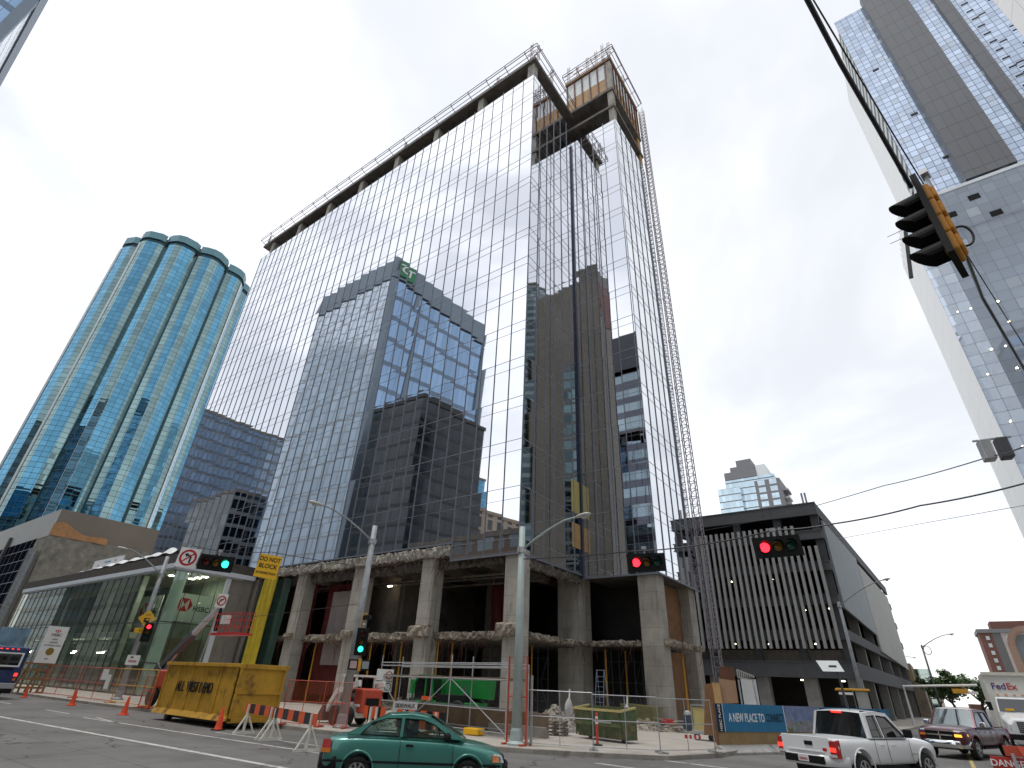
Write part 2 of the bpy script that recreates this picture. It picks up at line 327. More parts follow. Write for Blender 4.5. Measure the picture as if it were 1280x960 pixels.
M['navy_cloth'] = mat('navy_cloth', (.05,.065,.13), .85, var=.15)
M['hair'] = mat('brown_hair', (.05,.032,.02), .7, var=.2)
M['seat_grey'] = mat('grey_seat_cloth', (.22,.24,.25), .85, var=.1)
M['leaf'] = mat('green_leaves', (.06,.115,.03), .6, var=.45, scale=.6)
M['bark'] = mat('bark', (.09,.07,.05), .9, var=.3, scale=3)
M['cloudy_plastic'] = mat('plastic_sheeting', (.46,.46,.45), .4, var=.12, scale=3)
M['clear'] = clear_glass('clear_window', (.55,.66,.62), .06)
M['shop_glass'] = clear_glass('greenish_shop_glass', (.70,.83,.74), .05)
# ------------------------------------------------------------------ world
W = bpy.data.worlds.new('World'); SC.world = W; W.use_nodes = True
t = W.node_tree; bg = t.nodes['Background']; wo = t.nodes['World Output']
SUN_EL, SUN_AZ = R(74), R(222)       # azimuth clockwise from +Y
sky = N(t,'ShaderNodeTexSky', sky_type='NISHITA'); sky.sun_disc = False; sky.sun_elevation = SUN_EL; sky.sun_rotation = SUN_AZ
t.links.new(sky.outputs[0], bg.inputs[0]); bg.inputs[1].default_value = .05
tc = N(t,'ShaderNodeTexCoord'); sp = N(t,'ShaderNodeSeparateXYZ'); t.links.new(tc.outputs['Generated'], sp.inputs[0])
den = mth(t,'ADD', mth(t,'MAXIMUM', sp.outputs[2], 0.0), .22)
cb = N(t,'ShaderNodeCombineXYZ'); t.links.new(mth(t,'DIVIDE', sp.outputs[0], den), cb.inputs[0]); t.links.new(mth(t,'DIVIDE', sp.outputs[1], den), cb.inputs[1]); cb.inputs[2].default_value = 9.1
ns = N(t,'ShaderNodeTexNoise'); ns.inputs['Scale'].default_value = 1.15; ns.inputs['Detail'].default_value = 5; ns.inputs['Roughness'].default_value = .52; ns.inputs['Distortion'].default_value = .4
t.links.new(cb.outputs[0], ns.inputs['Vector'])
rmp = N(t,'ShaderNodeMapRange'); rmp.interpolation_type = 'SMOOTHSTEP'; rmp.inputs[1].default_value = .33; rmp.inputs[2].default_value = .62; t.links.new(ns.outputs[0], rmp.inputs[0])
cc = mixc(t, rmp.outputs[0], (.79,.79,.787), (1.18,1.17,1.155))
dt = N(t,'ShaderNodeVectorMath', operation='DOT_PRODUCT'); t.links.new(tc.outputs['Generated'], dt.inputs[0]); dt.inputs[1].default_value = Vector((-.36,-.42,.83)).normalized()
bk = N(t,'ShaderNodeMapRange'); bk.interpolation_type = 'SMOOTHSTEP'; bk.inputs[1].default_value = .72; bk.inputs[2].default_value = 1.0; t.links.new(mth(t,'ADD',dt.outputs['Value'], mth(t,'MULTIPLY', mth(t,'SUBTRACT', ns.outputs[0], .5), -.6)), bk.inputs[0])
n2 = N(t,'ShaderNodeTexNoise'); n2.inputs['Scale'].default_value = 2.3; n2.inputs['Detail'].default_value = 4; n2.inputs['Distortion'].default_value = .5; t.links.new(cb.outputs[0], n2.inputs['Vector'])
r2 = N(t,'ShaderNodeMapRange'); r2.interpolation_type = 'SMOOTHSTEP'; r2.inputs[1].default_value = .40; r2.inputs[2].default_value = .64; t.links.new(n2.outputs[0], r2.inputs[0])
cc = mixc(t, mth(t,'MULTIPLY', bk.outputs[0], .9), cc, mixc(t, r2.outputs[0], (.70,.71,.725), (1.21,1.205,1.20)))
bg2 = N(t,'ShaderNodeBackground'); t.links.new(cc, bg2.inputs[0]); bg2.inputs[1].default_value = 1.0
ad = N(t,'ShaderNodeAddShader'); t.links.new(bg.outputs[0], ad.inputs[0]); t.links.new(bg2.outputs[0], ad.inputs[1]); t.links.new(ad.outputs[0], wo.inputs[0])
sun = bpy.data.objects.new('sun', bpy.data.lights.new('sun', 'SUN')); COL.objects.link(sun)
sun.data.energy = 1.5; sun.data.angle = R(12); sun.data.color = (1,.975,.94)
sd = Vector((math.sin(SUN_AZ)*math.cos(SUN_EL), math.cos(SUN_AZ)*math.cos(SUN_EL), math.sin(SUN_EL)))
sun.rotation_euler = sd.to_track_quat('Z','Y').to_euler()
vs = SC.view_settings; vs.view_transform = 'Standard'; vs.look = 'None'; vs.exposure = 0; vs.gamma = 1
SC.cycles.max_bounces = 8; SC.cycles.diffuse_bounces = 3; SC.cycles.glossy_bounces = 5; SC.cycles.transparent_max_bounces = 16; SC.cycles.transmission_bounces = 4
SC.cycles.use_denoising = True; SC.cycles.sample_clamp_indirect = 6
# ================================================================== the setting
def struct(name, mb, mt, **k): return tag(mb.build(name, mt, **k), kind='structure')
struct('ground', MB().face([(-2500,-2500,-.03),(2500,-2500,-.03),(2500,2500,-.03),(-2500,2500,-.03)]), M['earth'])
KERB = [(-420,16.2),(-46,16.2),(-22,16.9),(-14.6,17.9),(-12.4,18.9),(-10.4,20.1),(-8.5,21.5),(-7.6,24.4),(-7.4,27),(-3.4,66),(-1.2,112),(16,560)]
EAST = [(38,560),(20,112),(15,66),(11,27),(10.5,16.2)]
road = MB()
road.face([(-420,-4,0),(70,-4,0),(70,16.2,0),(-420,16.2,0)])
for (a, b), (c, d) in (((KERB[11],KERB[10]),(EAST[0],EAST[1])),((KERB[10],KERB[9]),(EAST[1],EAST[2])),((KERB[9],KERB[8]),(EAST[2],EAST[3]))):
    road.face([(*p,0) for p in (b,d,c,a)])
road.face([(*p,0) for p in [(-46,16.2),EAST[4],EAST[3]]+KERB[8:1:-1]])
road.face([(-9,-90,0),(9.5,-90,0),(9.5,-4,0),(-9,-4,0)])
struct('road', road, M['asphalt'])
def pavement(name, edge, back, z=.15):
    """edge: kerb line; back: far points closing the slab. A kerb stone runs along the edge."""
    p = MB(); q = MB(); inner = []
    for i, e in enumerate(edge):
        a = Vector(edge[max(i-1,0)]); b = Vector(edge[min(i+1,len(edge)-1)]); d = (b-a).normalized(); n = Vector((-d.y, d.x)); inner.append(Vector(e)+n*.16)
    poly = [(v.x,v.y) for v in inner]+list(back)
    p.prism(poly, -.02, z)
    for i in range(len(edge)-1):
        a, b, c, d = Vector(edge[i]), Vector(edge[i+1]), inner[i+1], inner[i]
        q.hexa([(a.x,a.y,-.02),(b.x,b.y,-.02),(c.x,c.y,-.02),(d.x,d.y,-.02),(a.x,a.y,z-.012),(b.x,b.y,z-.005),(c.x,c.y,z+.006),(d.x,d.y,z+.006)])
    struct(name, p, M['sidewalk']); struct('kerb', q, M['kerb'])
pavement('pavement', KERB, [(-420,560)])
pavement('pavement', EAST+[(70,16.2)], [(70,560)])
pavement('pavement', [(70,-4),(9.5,-4),(9.5,-90)], [(70,-90)])
pavement('pavement', [(-9,-90),(-9,-4),(-420,-4)], [(-420,-90)])
lm = MB()
def stripe(a, b, w=.12, z=.004):
    a = Vector((*a,z)); b = Vector((*b,z)); d = (b-a).normalized(); n = Vector((-d.y,d.x,0))*w/2
    lm.face([a-n,b-n,b+n,a+n])
for x in range(-120, -34, 9): stripe((x,12.4),(x+3.2,12.4))
stripe((-33,12.6),(-29.5,12.2)); stripe((-14.8,12.9),(-33,12.1), .14); stripe((-14.0,14.4),(-24,13.6), .1)
stripe((-13.6,10.2),(-36,9.2),.2)
for x0, y0, x1, y1 in ((-9.8,18.6,9.2,17.0),(-8.6,21.5,9.2,20.2)): stripe((x0,y0),(x1,y1),.2)
stripe((-3.6,25),(-3.6,70),.12); stripe((3.1,30),(3.1,120),.12)
struct('lane_marking', lm, M['lane_paint'])
l2 = MB(); lm = l2
stripe((-38,8.6),(-90,8.3),.14); stripe((.2,28),(.2,180),.13)
struct('lane_marking', l2, M['lane_yellow'])

# ================================================================== the glass tower under construction
PX, FL = 1.563, 3.78           # mullion pitch, storey height
V0 = 14.86                     # a storey line
XA, XL, YF = -21.3, -81.0, 30.3
YB, XC, YD = 39.3, -14.9, 48.5
TOPG = V0+14*FL                # 67.78
M['tower_glass'] = facade('tower_glass', PX, FL, (.78,.795,.82), line=(.04,.042,.05), lw=.0, lh=.0, tilt=.004, pill=.0065, rnd=.05, u0=0, v0=V0)
tw = thing('glass_office_tower', 'half-finished mirror glass office tower on bare concrete columns, gutted at street level', 'building', (-48,40,0))
def curtain(name, a, b, z0, z1, u0=0.0, skip_top=0):
    g = MB(); a = Vector(a); b = Vector(b); L = (b-a).length; d = (b-a)/L; n = Vector((d.y,-d.x))   # outward normal to the right of a->b
    g.wall(a, b, z0, z1, 0, u0)
    def rib(p, za, zb, w, dep):
        q = p+n*dep*.5
        g.bar((q.x,q.y,za),(q.x,q.y,zb), w, dep, 1, up=(n.x,n.y,0))
    k = math.ceil(u0/PX-1e-6)
    while k*PX <= u0+L+1e-6:
        p = a+d*(k*PX-u0); rib(p, z0, z1+(.05 if k%3 else .4), .046, .06); k += 1
    z = V0-3*FL
    while z < z1+.1:
        for zz, hh in ((z,.032),(z-.92,.018)):
            if z0 < zz < z1+.1:
                p, q = a+n*.005, b+n*.005
                g.bar((p.x,p.y,zz),(q.x,q.y,zz), .03, hh, 2)
        z += FL
    g.bar((a.x+n.x*.03,a.y+n.y*.03,z0),(b.x+n.x*.03,b.y+n.y*.03,z0), .12, .12, 1)
    return g.build(name, [M['tower_glass'], M['mullion'], M['transom']], tw, world=True)
U = lambda x: x-XA+60*PX      # u so that lines fall on the corner
xs = XA-4*PX
curtain('curtain_wall', (XL,YF), (xs,YF), 11.3, TOPG, U(XL))
curtain('curtain_wall', (xs,YF), (XA,YF), 10.0, TOPG, U(xs))
curtain('curtain_wall', (XA,YF), (XA,YB), 10.0, TOPG, 0)
curtain('curtain_wall', (XA,YB), (XC,YB), 9.75, V0+13*FL+.7, 0)
curtain('curtain_wall', (XC,YB), (XC,YD), 9.75, V0+13*FL+.9, 0)
curtain('curtain_wall', (XC,YD), (XL,YD), 10.0, V0+13*FL, 0)
curtain('curtain_wall', (XL,YD), (XL,YF), 11.3, TOPG, 0)
def part(mb, name, mt, parent=tw, **k): return mb.build(name, mt, parent, world=True, **k)
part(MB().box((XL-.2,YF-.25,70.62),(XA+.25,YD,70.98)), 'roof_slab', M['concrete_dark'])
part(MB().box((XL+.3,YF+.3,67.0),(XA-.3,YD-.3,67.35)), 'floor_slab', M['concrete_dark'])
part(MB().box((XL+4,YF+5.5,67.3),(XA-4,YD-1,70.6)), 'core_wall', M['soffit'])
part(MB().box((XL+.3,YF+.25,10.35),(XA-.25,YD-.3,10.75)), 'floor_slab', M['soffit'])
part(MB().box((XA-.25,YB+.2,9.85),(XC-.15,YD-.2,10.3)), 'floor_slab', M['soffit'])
CX = [-21.9-8.05*k for k in range(8)]
for k, x in enumerate(CX):
    part(MB().box((x-.45,YF+.12,67.3),(x+.45,YF+1.0,70.62)), 'column', M['concrete'])
for k, x in enumerate(CX[:5]):
    part(MB().box((x-.66,YF+.2,.1),(x+.66,YF+1.35,10.4)), 'column', M['concrete'], bevel=.03)
part(MB().box((-23.5,YB-.2,.1),(-21.5,YB+1.7,10.0)), 'column', M['concrete'], bevel=.03)
part(MB().box((-16.75,YB+.3,.1),(-15.2,YB+1.7,9.9)), 'column', M['concrete'], bevel=.03)
part(MB().box((-16.9,46.9,.1),(-15.35,48.45,9.9)), 'column', M['concrete'], bevel=.03)
for x in (-30,-38,-46): part(MB().box((x-.8,YB-.3,.1),(x+.8,YB+1.2,10.4)), 'column', M['concrete_dark'], bevel=.03)
part(MB().box((-20.1,46.2,.1),(-18.9,47.4,9.9)), 'column', M['concrete_dark'], bevel=.03)
# the dark depth of the stripped storeys
for k in range(14):
    x = -44.3+k*1.55; g = MB(); y = YF+3.2+(k%3)*.9
    g.tube([(x,y,.15),(x,y,4.75)], .035, 6); g.tube([(x+.9,y,.15),(x+.9,y,4.75)], .035, 6)
    for z in (1.0,2.2,3.4,4.4): g.tube([(x,y,z),(x+.9,y,z)], .022, 5)
    g.tube([(x,y,1.0),(x+.9,y,2.2)], .018, 5); g.tube([(x+.9,y,2.2),(x,y,3.4)], .018, 5)
    part(g, 'shoring_frame', M['steel_dark'])
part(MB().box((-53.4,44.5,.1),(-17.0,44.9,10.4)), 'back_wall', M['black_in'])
part(MB().box((-53.5,YF+.6,.1),(-53.2,44.5,10.4)), 'side_wall', M['concrete_dark'])
part(MB().box((-44.5,YF+4.0,5.6),(-36.8,YF+4.3,10.35)).box((-36.9,YF+4.3,.15),(-36.5,44.5,10.35)), 'partition_wall', M['concrete_dark'])
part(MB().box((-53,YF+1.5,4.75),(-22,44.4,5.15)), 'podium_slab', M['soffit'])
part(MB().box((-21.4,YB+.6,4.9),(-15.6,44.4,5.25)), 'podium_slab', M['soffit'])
# broken floor edges, smashed by the demolition
def jag(name, p0, p1, zlo, zhi, dep, seed, amp=.14, mt=None, rods=0, nu=None):
    rng = random.Random(seed); a = Vector(p0); b = Vector(p1); L = (b-a).length; d = (b-a)/L; nrm = Vector((d.y,-d.x)); g = MB(); n = nu or max(6,int(L/.13)); ring = 8; i0 = 0
    for k in range(n+1):
        c = a+d*(L*k/n); cut = mnoise.noise(Vector((k*.17,seed*3.1,0)))*.5+.5; c2 = mnoise.noise(Vector((k*.4,seed*1.7,5)))*.5+.5; ex = dep*(.12+.95*cut); tk = .4+.9*c2
        for j in range(ring):
            an = 2*math.pi*j/ring; sx = math.cos(an); sz = math.sin(an)
            sx = max(-1,min(1,sx*1.35)); sz = max(-1,min(1,sz*1.35))
            o = ex*(.5+.5*sx); z = (zlo+zhi)/2+(zhi-zlo)/2*sz*(tk if sz < 0 else .8+.2*tk)*(1-.5*(1-cut)*(sx+1)/2)
            jx, jz = rng.uniform(-1,1)*amp, rng.uniform(-1,1)*amp*.6
            q = c+nrm*(o+jx*(1 if sx>0 else 0)); g.v.append((q.x+d.x*rng.uniform(-.08,.08), q.y+d.y*rng.uniform(-.08,.08), z+jz*(1 if sx>-.5 else .2)))
    for k in range(n):
        for j in range(ring): g.f.append((k*ring+j, k*ring+(j+1)%ring, (k+1)*ring+(j+1)%ring, (k+1)*ring+j)); g.m.append(0)
    g.f.append(tuple(reversed(range(ring)))); g.m.append(0); g.f.append(tuple(n*ring+j for j in range(ring))); g.m.append(0)
    for k in range(rods):
        c = a+d*(L*rng.random())+nrm*dep*rng.uniform(.4,.9); z = zlo+rng.uniform(-.05,.2); l = rng.uniform(.3,1.6); s1, s2 = rng.uniform(-.4,.4), rng.uniform(-.3,.5)
        g.tube([(c.x,c.y,z),(c.x+nrm.x*.2+s1*.4,c.y+nrm.y*.2,z-l*.35),(c.x+s1,c.y+nrm.y*s2,z-l)], .016, 4, 1)
    return part(g, name, [mt or M['broken'], M['rust_post']])
for i in range(4): jag('broken_slab_edge', (CX[i+1]+.6,YF+1.6), (CX[i]-.6,YF+1.6), 4.7, 5.3, 1.2 if i!=1 else 1.6, 11+i, rods=16)
jag('broken_slab_edge', (-53,YF+1.6), (CX[3]-.6,YF+1.6), 4.8, 5.2, .8, 21, rods=3)
jag('broken_slab_edge', (-21.5,YB+.4), (-16.8,YB+.4), 4.85, 5.25, 1.2, 31, rods=10)
jag('broken_slab_edge', (-15.2,YB+.6), (-15.2,47), 4.9, 5.4, .9, 33, rods=4)
jag('broken_slab_edge', (XA-.4,YF+1.6), (XA-.4,YB-.2), 4.8, 5.2, .7, 35, rods=4)
for k, (w, h) in enumerate(((.95,.5),(1.05,.5),(.62,.25),(.6,.2))):
    x = CX[k]; jag('broken_corbel', (x-w,YF+.15), (x+w,YF+.15), 5.2-h, 5.2+h, .55, 41+k, amp=.07, nu=10)
jag('broken_spandrel', (-53,YF+.1), (xs,YF+.1), 10.3, 11.2, .35, 51, amp=.16, rods=24, mt=M['concrete'])
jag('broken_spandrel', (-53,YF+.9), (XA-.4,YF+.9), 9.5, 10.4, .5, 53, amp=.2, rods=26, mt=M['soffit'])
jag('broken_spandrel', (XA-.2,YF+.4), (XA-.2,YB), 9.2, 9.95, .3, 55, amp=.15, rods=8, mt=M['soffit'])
g = MB()
for y in (YF+2.6, YF+3.7, YF+6): g.tube([(-53,y,9.5),(-23,y,9.3)], .09, 8)
for x in range(-50,-23,5): g.bar((x,YF+1.2,9.9),(x,YF+12,9.9), .25, .6)
part(g, 'exposed_ductwork', M['concrete_dark'])
g = MB()
for x in (-37.3,-33.0): part(MB().cbox((x,YF+3.2,9.25),(.5,.12,.09)), 'work_light', M['lamp_lit'])
# boarded panes in the re-entrant corner
part(MB().box((XA+.0,YB-1.5,12.0),(XA+.03,YB-.12,14.0)), 'boarded_pane', M['plywood'])
mp = mat('yellow_board', (.50,.42,.16), .7, var=.1)
part(MB().box((XA+.0,YB-1.5,14.9),(XA+.03,YB-.12,17.75)), 'boarded_pane', mp)
part(MB().box((XA-.02,YB-.17,9.8),(XA+.17,YB+.02,V0+13*FL)), 'corner_mullion', mat('blue_black_mullion', (.03,.04,.075), .35, .4))
# penthouse of the far block: open storeys, then white boards over plywood
X0 = XA-.6
for z0, z1 in ((67.35,67.8),(71.05,71.55),(78.15,78.7)):
    part(MB().box((X0,YB-.12,z0),(XC+.12,YD+.1,z1)), 'penthouse_slab', M['concrete_dark'] if z0<78 else M['plywood_dark'])
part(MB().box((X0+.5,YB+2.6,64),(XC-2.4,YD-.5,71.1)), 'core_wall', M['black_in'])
for z0, z1 in ((64.6,67.36),(67.8,71.06),(71.55,78.16)):
    part(MB().box((XC-.75,YB+.05,z0),(XC-.03,YB+.8,z1)), 'column', M['concrete'])
    part(MB().box((XC-.9,YD-.9,z0),(XC-.06,YD-.05,z1)), 'column', M['plywood'])
w1 = MB(); w2 = MB(); w3 = MB()
for a, b, nrm, n in (((X0+.2,YB+.15),(XC-.8,YB+.15),(0,-1),5), ((XC-.1,YB+.9),(XC-.1,YD-.1),(1,0),8)):
    a = Vector(a); b = Vector(b); nn = Vector(nrm)
    for k in range(n):
        p = a.lerp(b,k/n+.006); q = a.lerp(b,(k+1)/n-.006)
        for mb, z0, z1 in ((w1,74.6,78.1),(w2,71.6,74.58)): mb.bar((p.x,p.y,(z0+z1)/2),(q.x,q.y,(z0+z1)/2), .06, z1-z0)
    for k in range(n+1):
        p = a.lerp(b,k/n)+nn*.1; w3.bar((p.x,p.y,71.6),(p.x,p.y,78.1), .16, .16)
part(w1, 'white_cladding', M['white_panel']); part(w2, 'plywood_cladding', M['plywood']); part(w3, 'red_post', M['rust_post'])
part(MB().box((X0+.2,YB+.3,78.1),(XC-.3,YD-.2,78.3)), 'penthouse_roof', M['soffit'])
g = MB()
for k in range(60):
    x, y = random.uniform(XA+.8,XC-1), random.uniform(YB+.3,YB+1.6); z = random.choice((67.9,71.0)); g.tube([(x,y,z),(x+random.uniform(-.2,.2),y,z-random.uniform(.5,2.4))], .02, 4)
part(g, 'dangling_cable', M['black'])

# ------------------------------------------------------------------ swing-stage rails on the two roofs
def guard(name, label, pts, z, out, gap=3.1, masts=()):
    o = thing(name, label, 'guard rail', (*pts[0], z)); rail = MB(); post = MB()
    P = [Vector(p) for p in pts]
    for i in range(len(P)-1):
        a, b = P[i], P[i+1]; L = (b-a).length; d = (b-a)/L; n = Vector((d.y,-d.x))
        for off, h, r in ((out, .55, .055), (out, 1.15, .05), (out*.45, .35, .045), (0.0, .25, .05)):
            rail.tube([(a.x+n.x*off-d.x*off*(i>0),a.y+n.y*off-d.y*off*(i>0),z+h),(b.x+n.x*off+d.x*off*(i<len(P)-2),b.y+n.y*off+d.y*off*(i<len(P)-2),z+h)], r, 6)
        k = 0.0
        while k <= L+.01:
            c = a+d*k
            post = MB(); post.tube([(c.x-n.x*1.0,c.y-n.y*1.0,z+.1),(c.x+n.x*(out+.15),c.y+n.y*(out+.15),z+.62)], .05, 6)
            post.tube([(c.x+n.x*out,c.y+n.y*out,z+.5),(c.x+n.x*out,c.y+n.y*out,z+1.2)], .04, 6)
            part(post, 'outrigger', M['purple_steel'], o); k += gap
    for x, y, h in masts:
        post = MB()
        for q in (0,.35): post.bar((x+q,y,z),(x+q,y,z+h), .09)
        for j in range(int(h/.4)): post.bar((x,y,z+.2+j*.4),(x+.35,y,z+.35+j*.4), .06)
        post.bar((x-.5,y,z+h*.55),(x+.9,y,z+h*.55), .08); part(post, 'mast', M['purple_steel'], o)
    part(rail, 'rail', M['purple_steel'], o)
    return o
guard('roof_rail', 'long tubular swing stage rail along the front roof edge of the glass tower', [(XL,YF-.2),(XA+.2,YF-.2),(XA+.2,YB)], 70.98, .8, masts=((XA-.8,YF+.2,4.6),(XA+.1,YF+.4,3.6),(XA-.1,YF+4,3.6),(XL+.3,YF+.1,2.6),(-27.5,YF+.2,2.4),(-45,YF+.2,2.2)))
guard('roof_rail', 'tubular swing stage rail round the boarded penthouse roof', [(X0,YB-.1),(XC+.1,YB-.1),(XC+.1,YD)], 78.7, .75, 2.3, masts=((X0+.3,YB+.1,4.2),(X0+1.8,YB+.1,3.0),(X0+3.4,YB+.1,3.6),(XC-2.2,YB+.1,3.8),(XC-1.2,YB+.2,4.8),(XC-.4,YB+.5,4.9),(XC-.3,YB+5,3.0)))
# hoist mast
hm = thing('hoist_mast', 'slender purple-grey lattice hoist mast rising up the edge of the glass tower', 'hoist', (-14.5,49.4,.15))
g = MB(); hx, hy, w = -14.5, 49.4, .33
for sx in (-1,1):
    for sy in (-1,1): g.bar((hx+sx*w,hy+sy*w,.15),(hx+sx*w,hy+sy*w,79.5), .07)
z = .3
while z < 78.5:
    for a, b in (((-1,-1),(1,-1)),((1,-1),(1,1)),((1,1),(-1,1)),((-1,1),(-1,-1))):
        g.bar((hx+a[0]*w,hy+a[1]*w,z),(hx+b[0]*w,hy+b[1]*w,z), .045); g.bar((hx+a[0]*w,hy+a[1]*w,z),(hx+b[0]*w,hy+b[1]*w,z+.75), .032)
    z += .75
part(g, 'lattice', M['purple_steel'], hm)
for z in range(6,78,6): part(MB().bar((hx-w*.8,hy-w,z),(hx-w*.8,YD+.05,z), .06), 'wall_tie', M['steel_dark'], hm)
part(MB().cbox((hx,hy,.4),(1.4,1.4,.5)), 'base_frame', M['steel_dark'], hm)
def each(name, mt, parent, boxes, **k):
    for lo, hi in boxes: part(MB().box(lo,hi), name, mt, parent, **k)
# ================================================================== the buildings around
def bldg(name, label, cat, loc): return thing(name, label, cat, loc)
def W4(mb, x0, y0, x1, y1, z0, z1, m=0, cap=None, sides='SENW'):
    """four walls with metre UVs and a roof; faces wind outward"""
    if 'S' in sides: mb.wall((x0,y0),(x1,y0),z0,z1,m)
    if 'E' in sides: mb.wall((x1,y0),(x1,y1),z0,z1,m)
    if 'N' in sides: mb.wall((x1,y1),(x0,y1),z0,z1,m)
    if 'W' in sides: mb.wall((x0,y1),(x0,y0),z0,z1,m)
    mb.face([(x0,y0,z1),(x1,y0,z1),(x1,y1,z1),(x0,y1,z1)], m if cap is None else cap)
    return mb
# ---- teal scalloped tower
M['teal_glass'] = facade('teal_glass', 1.75, 1.65, (.105,.275,.40), line=(.035,.10,.14), lw=.06, lh=.08, tilt=.006, pill=.012, rnd=.14)
M['teal_glass_b'] = facade('teal_green_glass', 1.75, 1.65, (.185,.28,.285), line=(.05,.10,.11), lw=.06, lh=.08, tilt=.006, pill=.012, rnd=.14)
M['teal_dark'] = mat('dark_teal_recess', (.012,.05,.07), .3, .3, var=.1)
tc_ = Vector((-209.5, 54.5)); TR = 23.0; TH = 145.0
tl = bldg('teal_tower', 'tall teal glass tower with scalloped bays and a capped crown', 'tower', (tc_.x,tc_.y,0))
nb = 12; gl = MB(); caps = MB(); rec = MB(); ribs = MB()
def tp(a, r): return (tc_.x+math.cos(a)*r, tc_.y+math.sin(a)*r)
for k in range(nb):
    a0 = 2*math.pi*(k+.12)/nb+.20; da = 2*math.pi/nb
    A = [a0+da*.02, a0+da*.17, a0+da*.36, a0+da*.55, a0+da*.86, a0+da*.98]
    rr = [TR-1.4, TR-.3, TR+.75, TR+.95, TR-.25, TR-1.5]
    P_ = [tp(a,r) for a,r in zip(A,rr)]
    u = 0
    for i in range(5):
        gl.wall(P_[i],P_[i+1],0,TH-5.2,(1,0,1,0,1)[i],u); u += 1.75*round(math.dist(P_[i],P_[i+1])/1.75)
    nxt = tp(a0+da*1.02, TR-1.4); rec.wall(P_[5],nxt,0,TH-6)
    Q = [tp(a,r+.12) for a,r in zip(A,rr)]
    poly = Q+[tp(a0+da*.5,TR-6)]
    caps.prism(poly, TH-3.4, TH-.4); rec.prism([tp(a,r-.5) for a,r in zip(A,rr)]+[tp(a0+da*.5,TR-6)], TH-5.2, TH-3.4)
    for i in (2,3):
        x, y = tp(A[i],rr[i]+.1)
        ribs.bar((x,y,0),(x,y,TH-6), .46 if abs((A[i]+.255+math.pi)%(2*math.pi)-math.pi) > .78 else .05)
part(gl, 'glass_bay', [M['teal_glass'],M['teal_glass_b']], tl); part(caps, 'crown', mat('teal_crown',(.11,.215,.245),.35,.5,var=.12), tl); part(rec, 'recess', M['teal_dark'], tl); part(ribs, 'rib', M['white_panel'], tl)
part(MB().prism([tp(2*math.pi*k/24,TR-3) for k in range(24)], TH-5, TH-.5), 'roof', M['concrete_dark'], tl)
# ---- building with tan and concrete flank, dark gridded front
yf = 23.5; c0 = on(78,636,y=yf); c1 = on(62,668,y=yf); xw = c0.x; zt = c0.z; zc = c1.z
cb_ = bldg('concrete_building', 'low building with stained concrete flank, tan upper wall and dark gridded glass front', 'building', (xw,yf,0))
tan = mat('tan_cladding', (.25,.21,.172), .8, var=.05, scale=.4); wht = mat('pale_cladding', (.50,.50,.48), .7, var=.05, scale=.4)
M['stained'] = mat('stained_concrete', (.27,.25,.21), .95, var=.3, scale=1.1, bump=.4, bscale=5, dirt=(.42,.40,.36), dscale=.55, dth=.58)
part(MB().wall((xw,yf),(xw,75),zc,zt,0).wall((xw-38,yf),(xw,yf),zc-.1,zt,1).face([(xw-38,yf,zt),(xw,yf,zt),(xw,75,zt),(xw-38,75,zt)],1), 'upper_wall', [tan,wht], cb_)
part(MB().box((xw-.6,yf-.05,0),(xw+.35,70,zc)), 'concrete_wall', M['stained'], cb_)
part(MB().box((xw-5,yf-.12,0),(xw-.6,yf,zc-.6)), 'pier', M['stained'], cb_)
M['dark_grid'] = facade('dark_grid_glass', 2.6, 1.55, (.010,.012,.02), line=(.30,.31,.33), lw=.03, lh=.05, tilt=.0, pill=.0, rnd=.2, metal=0.0, rough=.9, spec=0.0)
part(MB().wall((xw-38,yf-.1),(xw-5,yf-.1),0,zc-.1,0), 'glazing', M['dark_grid'], cb_)
q = on(43,687,y=yf-.8); part(MB().tube([(q.x,yf-.8,q.z),(q.x,yf-.8,0)], .55, 14), 'round_pier', M['pole_grey'], cb_)
q = on(12,672,y=yf-.5); part(MB().box((q.x-.35,yf-.5,0),(q.x+.35,yf-.1,q.z)), 'mullion', M['steel_dark'], cb_)
q1 = on(62,667,x=xw+.6); q2 = on(137,673,x=xw+.6)
ot = tag(MB().sheet(lambda a,b: (xw+.45+.08*math.sin(a*17), q1.y+(q2.y-q1.y)*a, zc-.15+b*(1.5*(1-.75*min(1,abs(a-.12)*1.6))+.35+.25*math.sin(a*9)*b)), 24, 5).build('tarpaulin', M['orange_tarp'], smooth=True), 'crumpled orange tarpaulin lying along the concrete ledge', 'tarpaulin')
# ---- bank pavilion
xp, yp, yb = -53.84, 22.7, 27.9; xl = -95.5
bp = bldg('bank_pavilion', 'low glass bank pavilion with membrane-wrapped eaves and tall fins inside', 'building', (-75,26,0))
part(MB().box((xl,yp+.05,10.0),(xp-.05,30.2,10.25)), 'ceiling', mat('pale_ceiling', (.6,.58,.52), .8), bp)
part(MB().box((xl,yp-.25,10.55),(xp+.25,30.25,11.42)), 'parapet', mat('unfinished_parapet', (.085,.075,.066), .9, var=.25, scale=3), bp)
part(MB().box((xl,yp-.3,10.18),(xp+.3,30.2,10.58)), 'wrapped_fascia', M['wrap_blue'], bp)
part(MB().box((xl,yp-.22,10.02),(xp+.22,29,10.18)), 'eave_trim', M['steel'], bp)
part(MB().box((xp-.4,yb,0.1),(xp+.02,30.22,10.2)), 'concrete_wall', mat('brushed_concrete', (.24,.22,.195), .9, var=.12, scale=1.2, bump=.2, dirt=(.16,.15,.13), dscale=1, streak=True), bp)
part(MB().box((xp-.05,yb-.45,.1),(xp+.12,yb,10.1)), 'wrapped_jamb', M['wrap_blue'], bp)
g = MB(); k = MB(); x = xp; n = 17
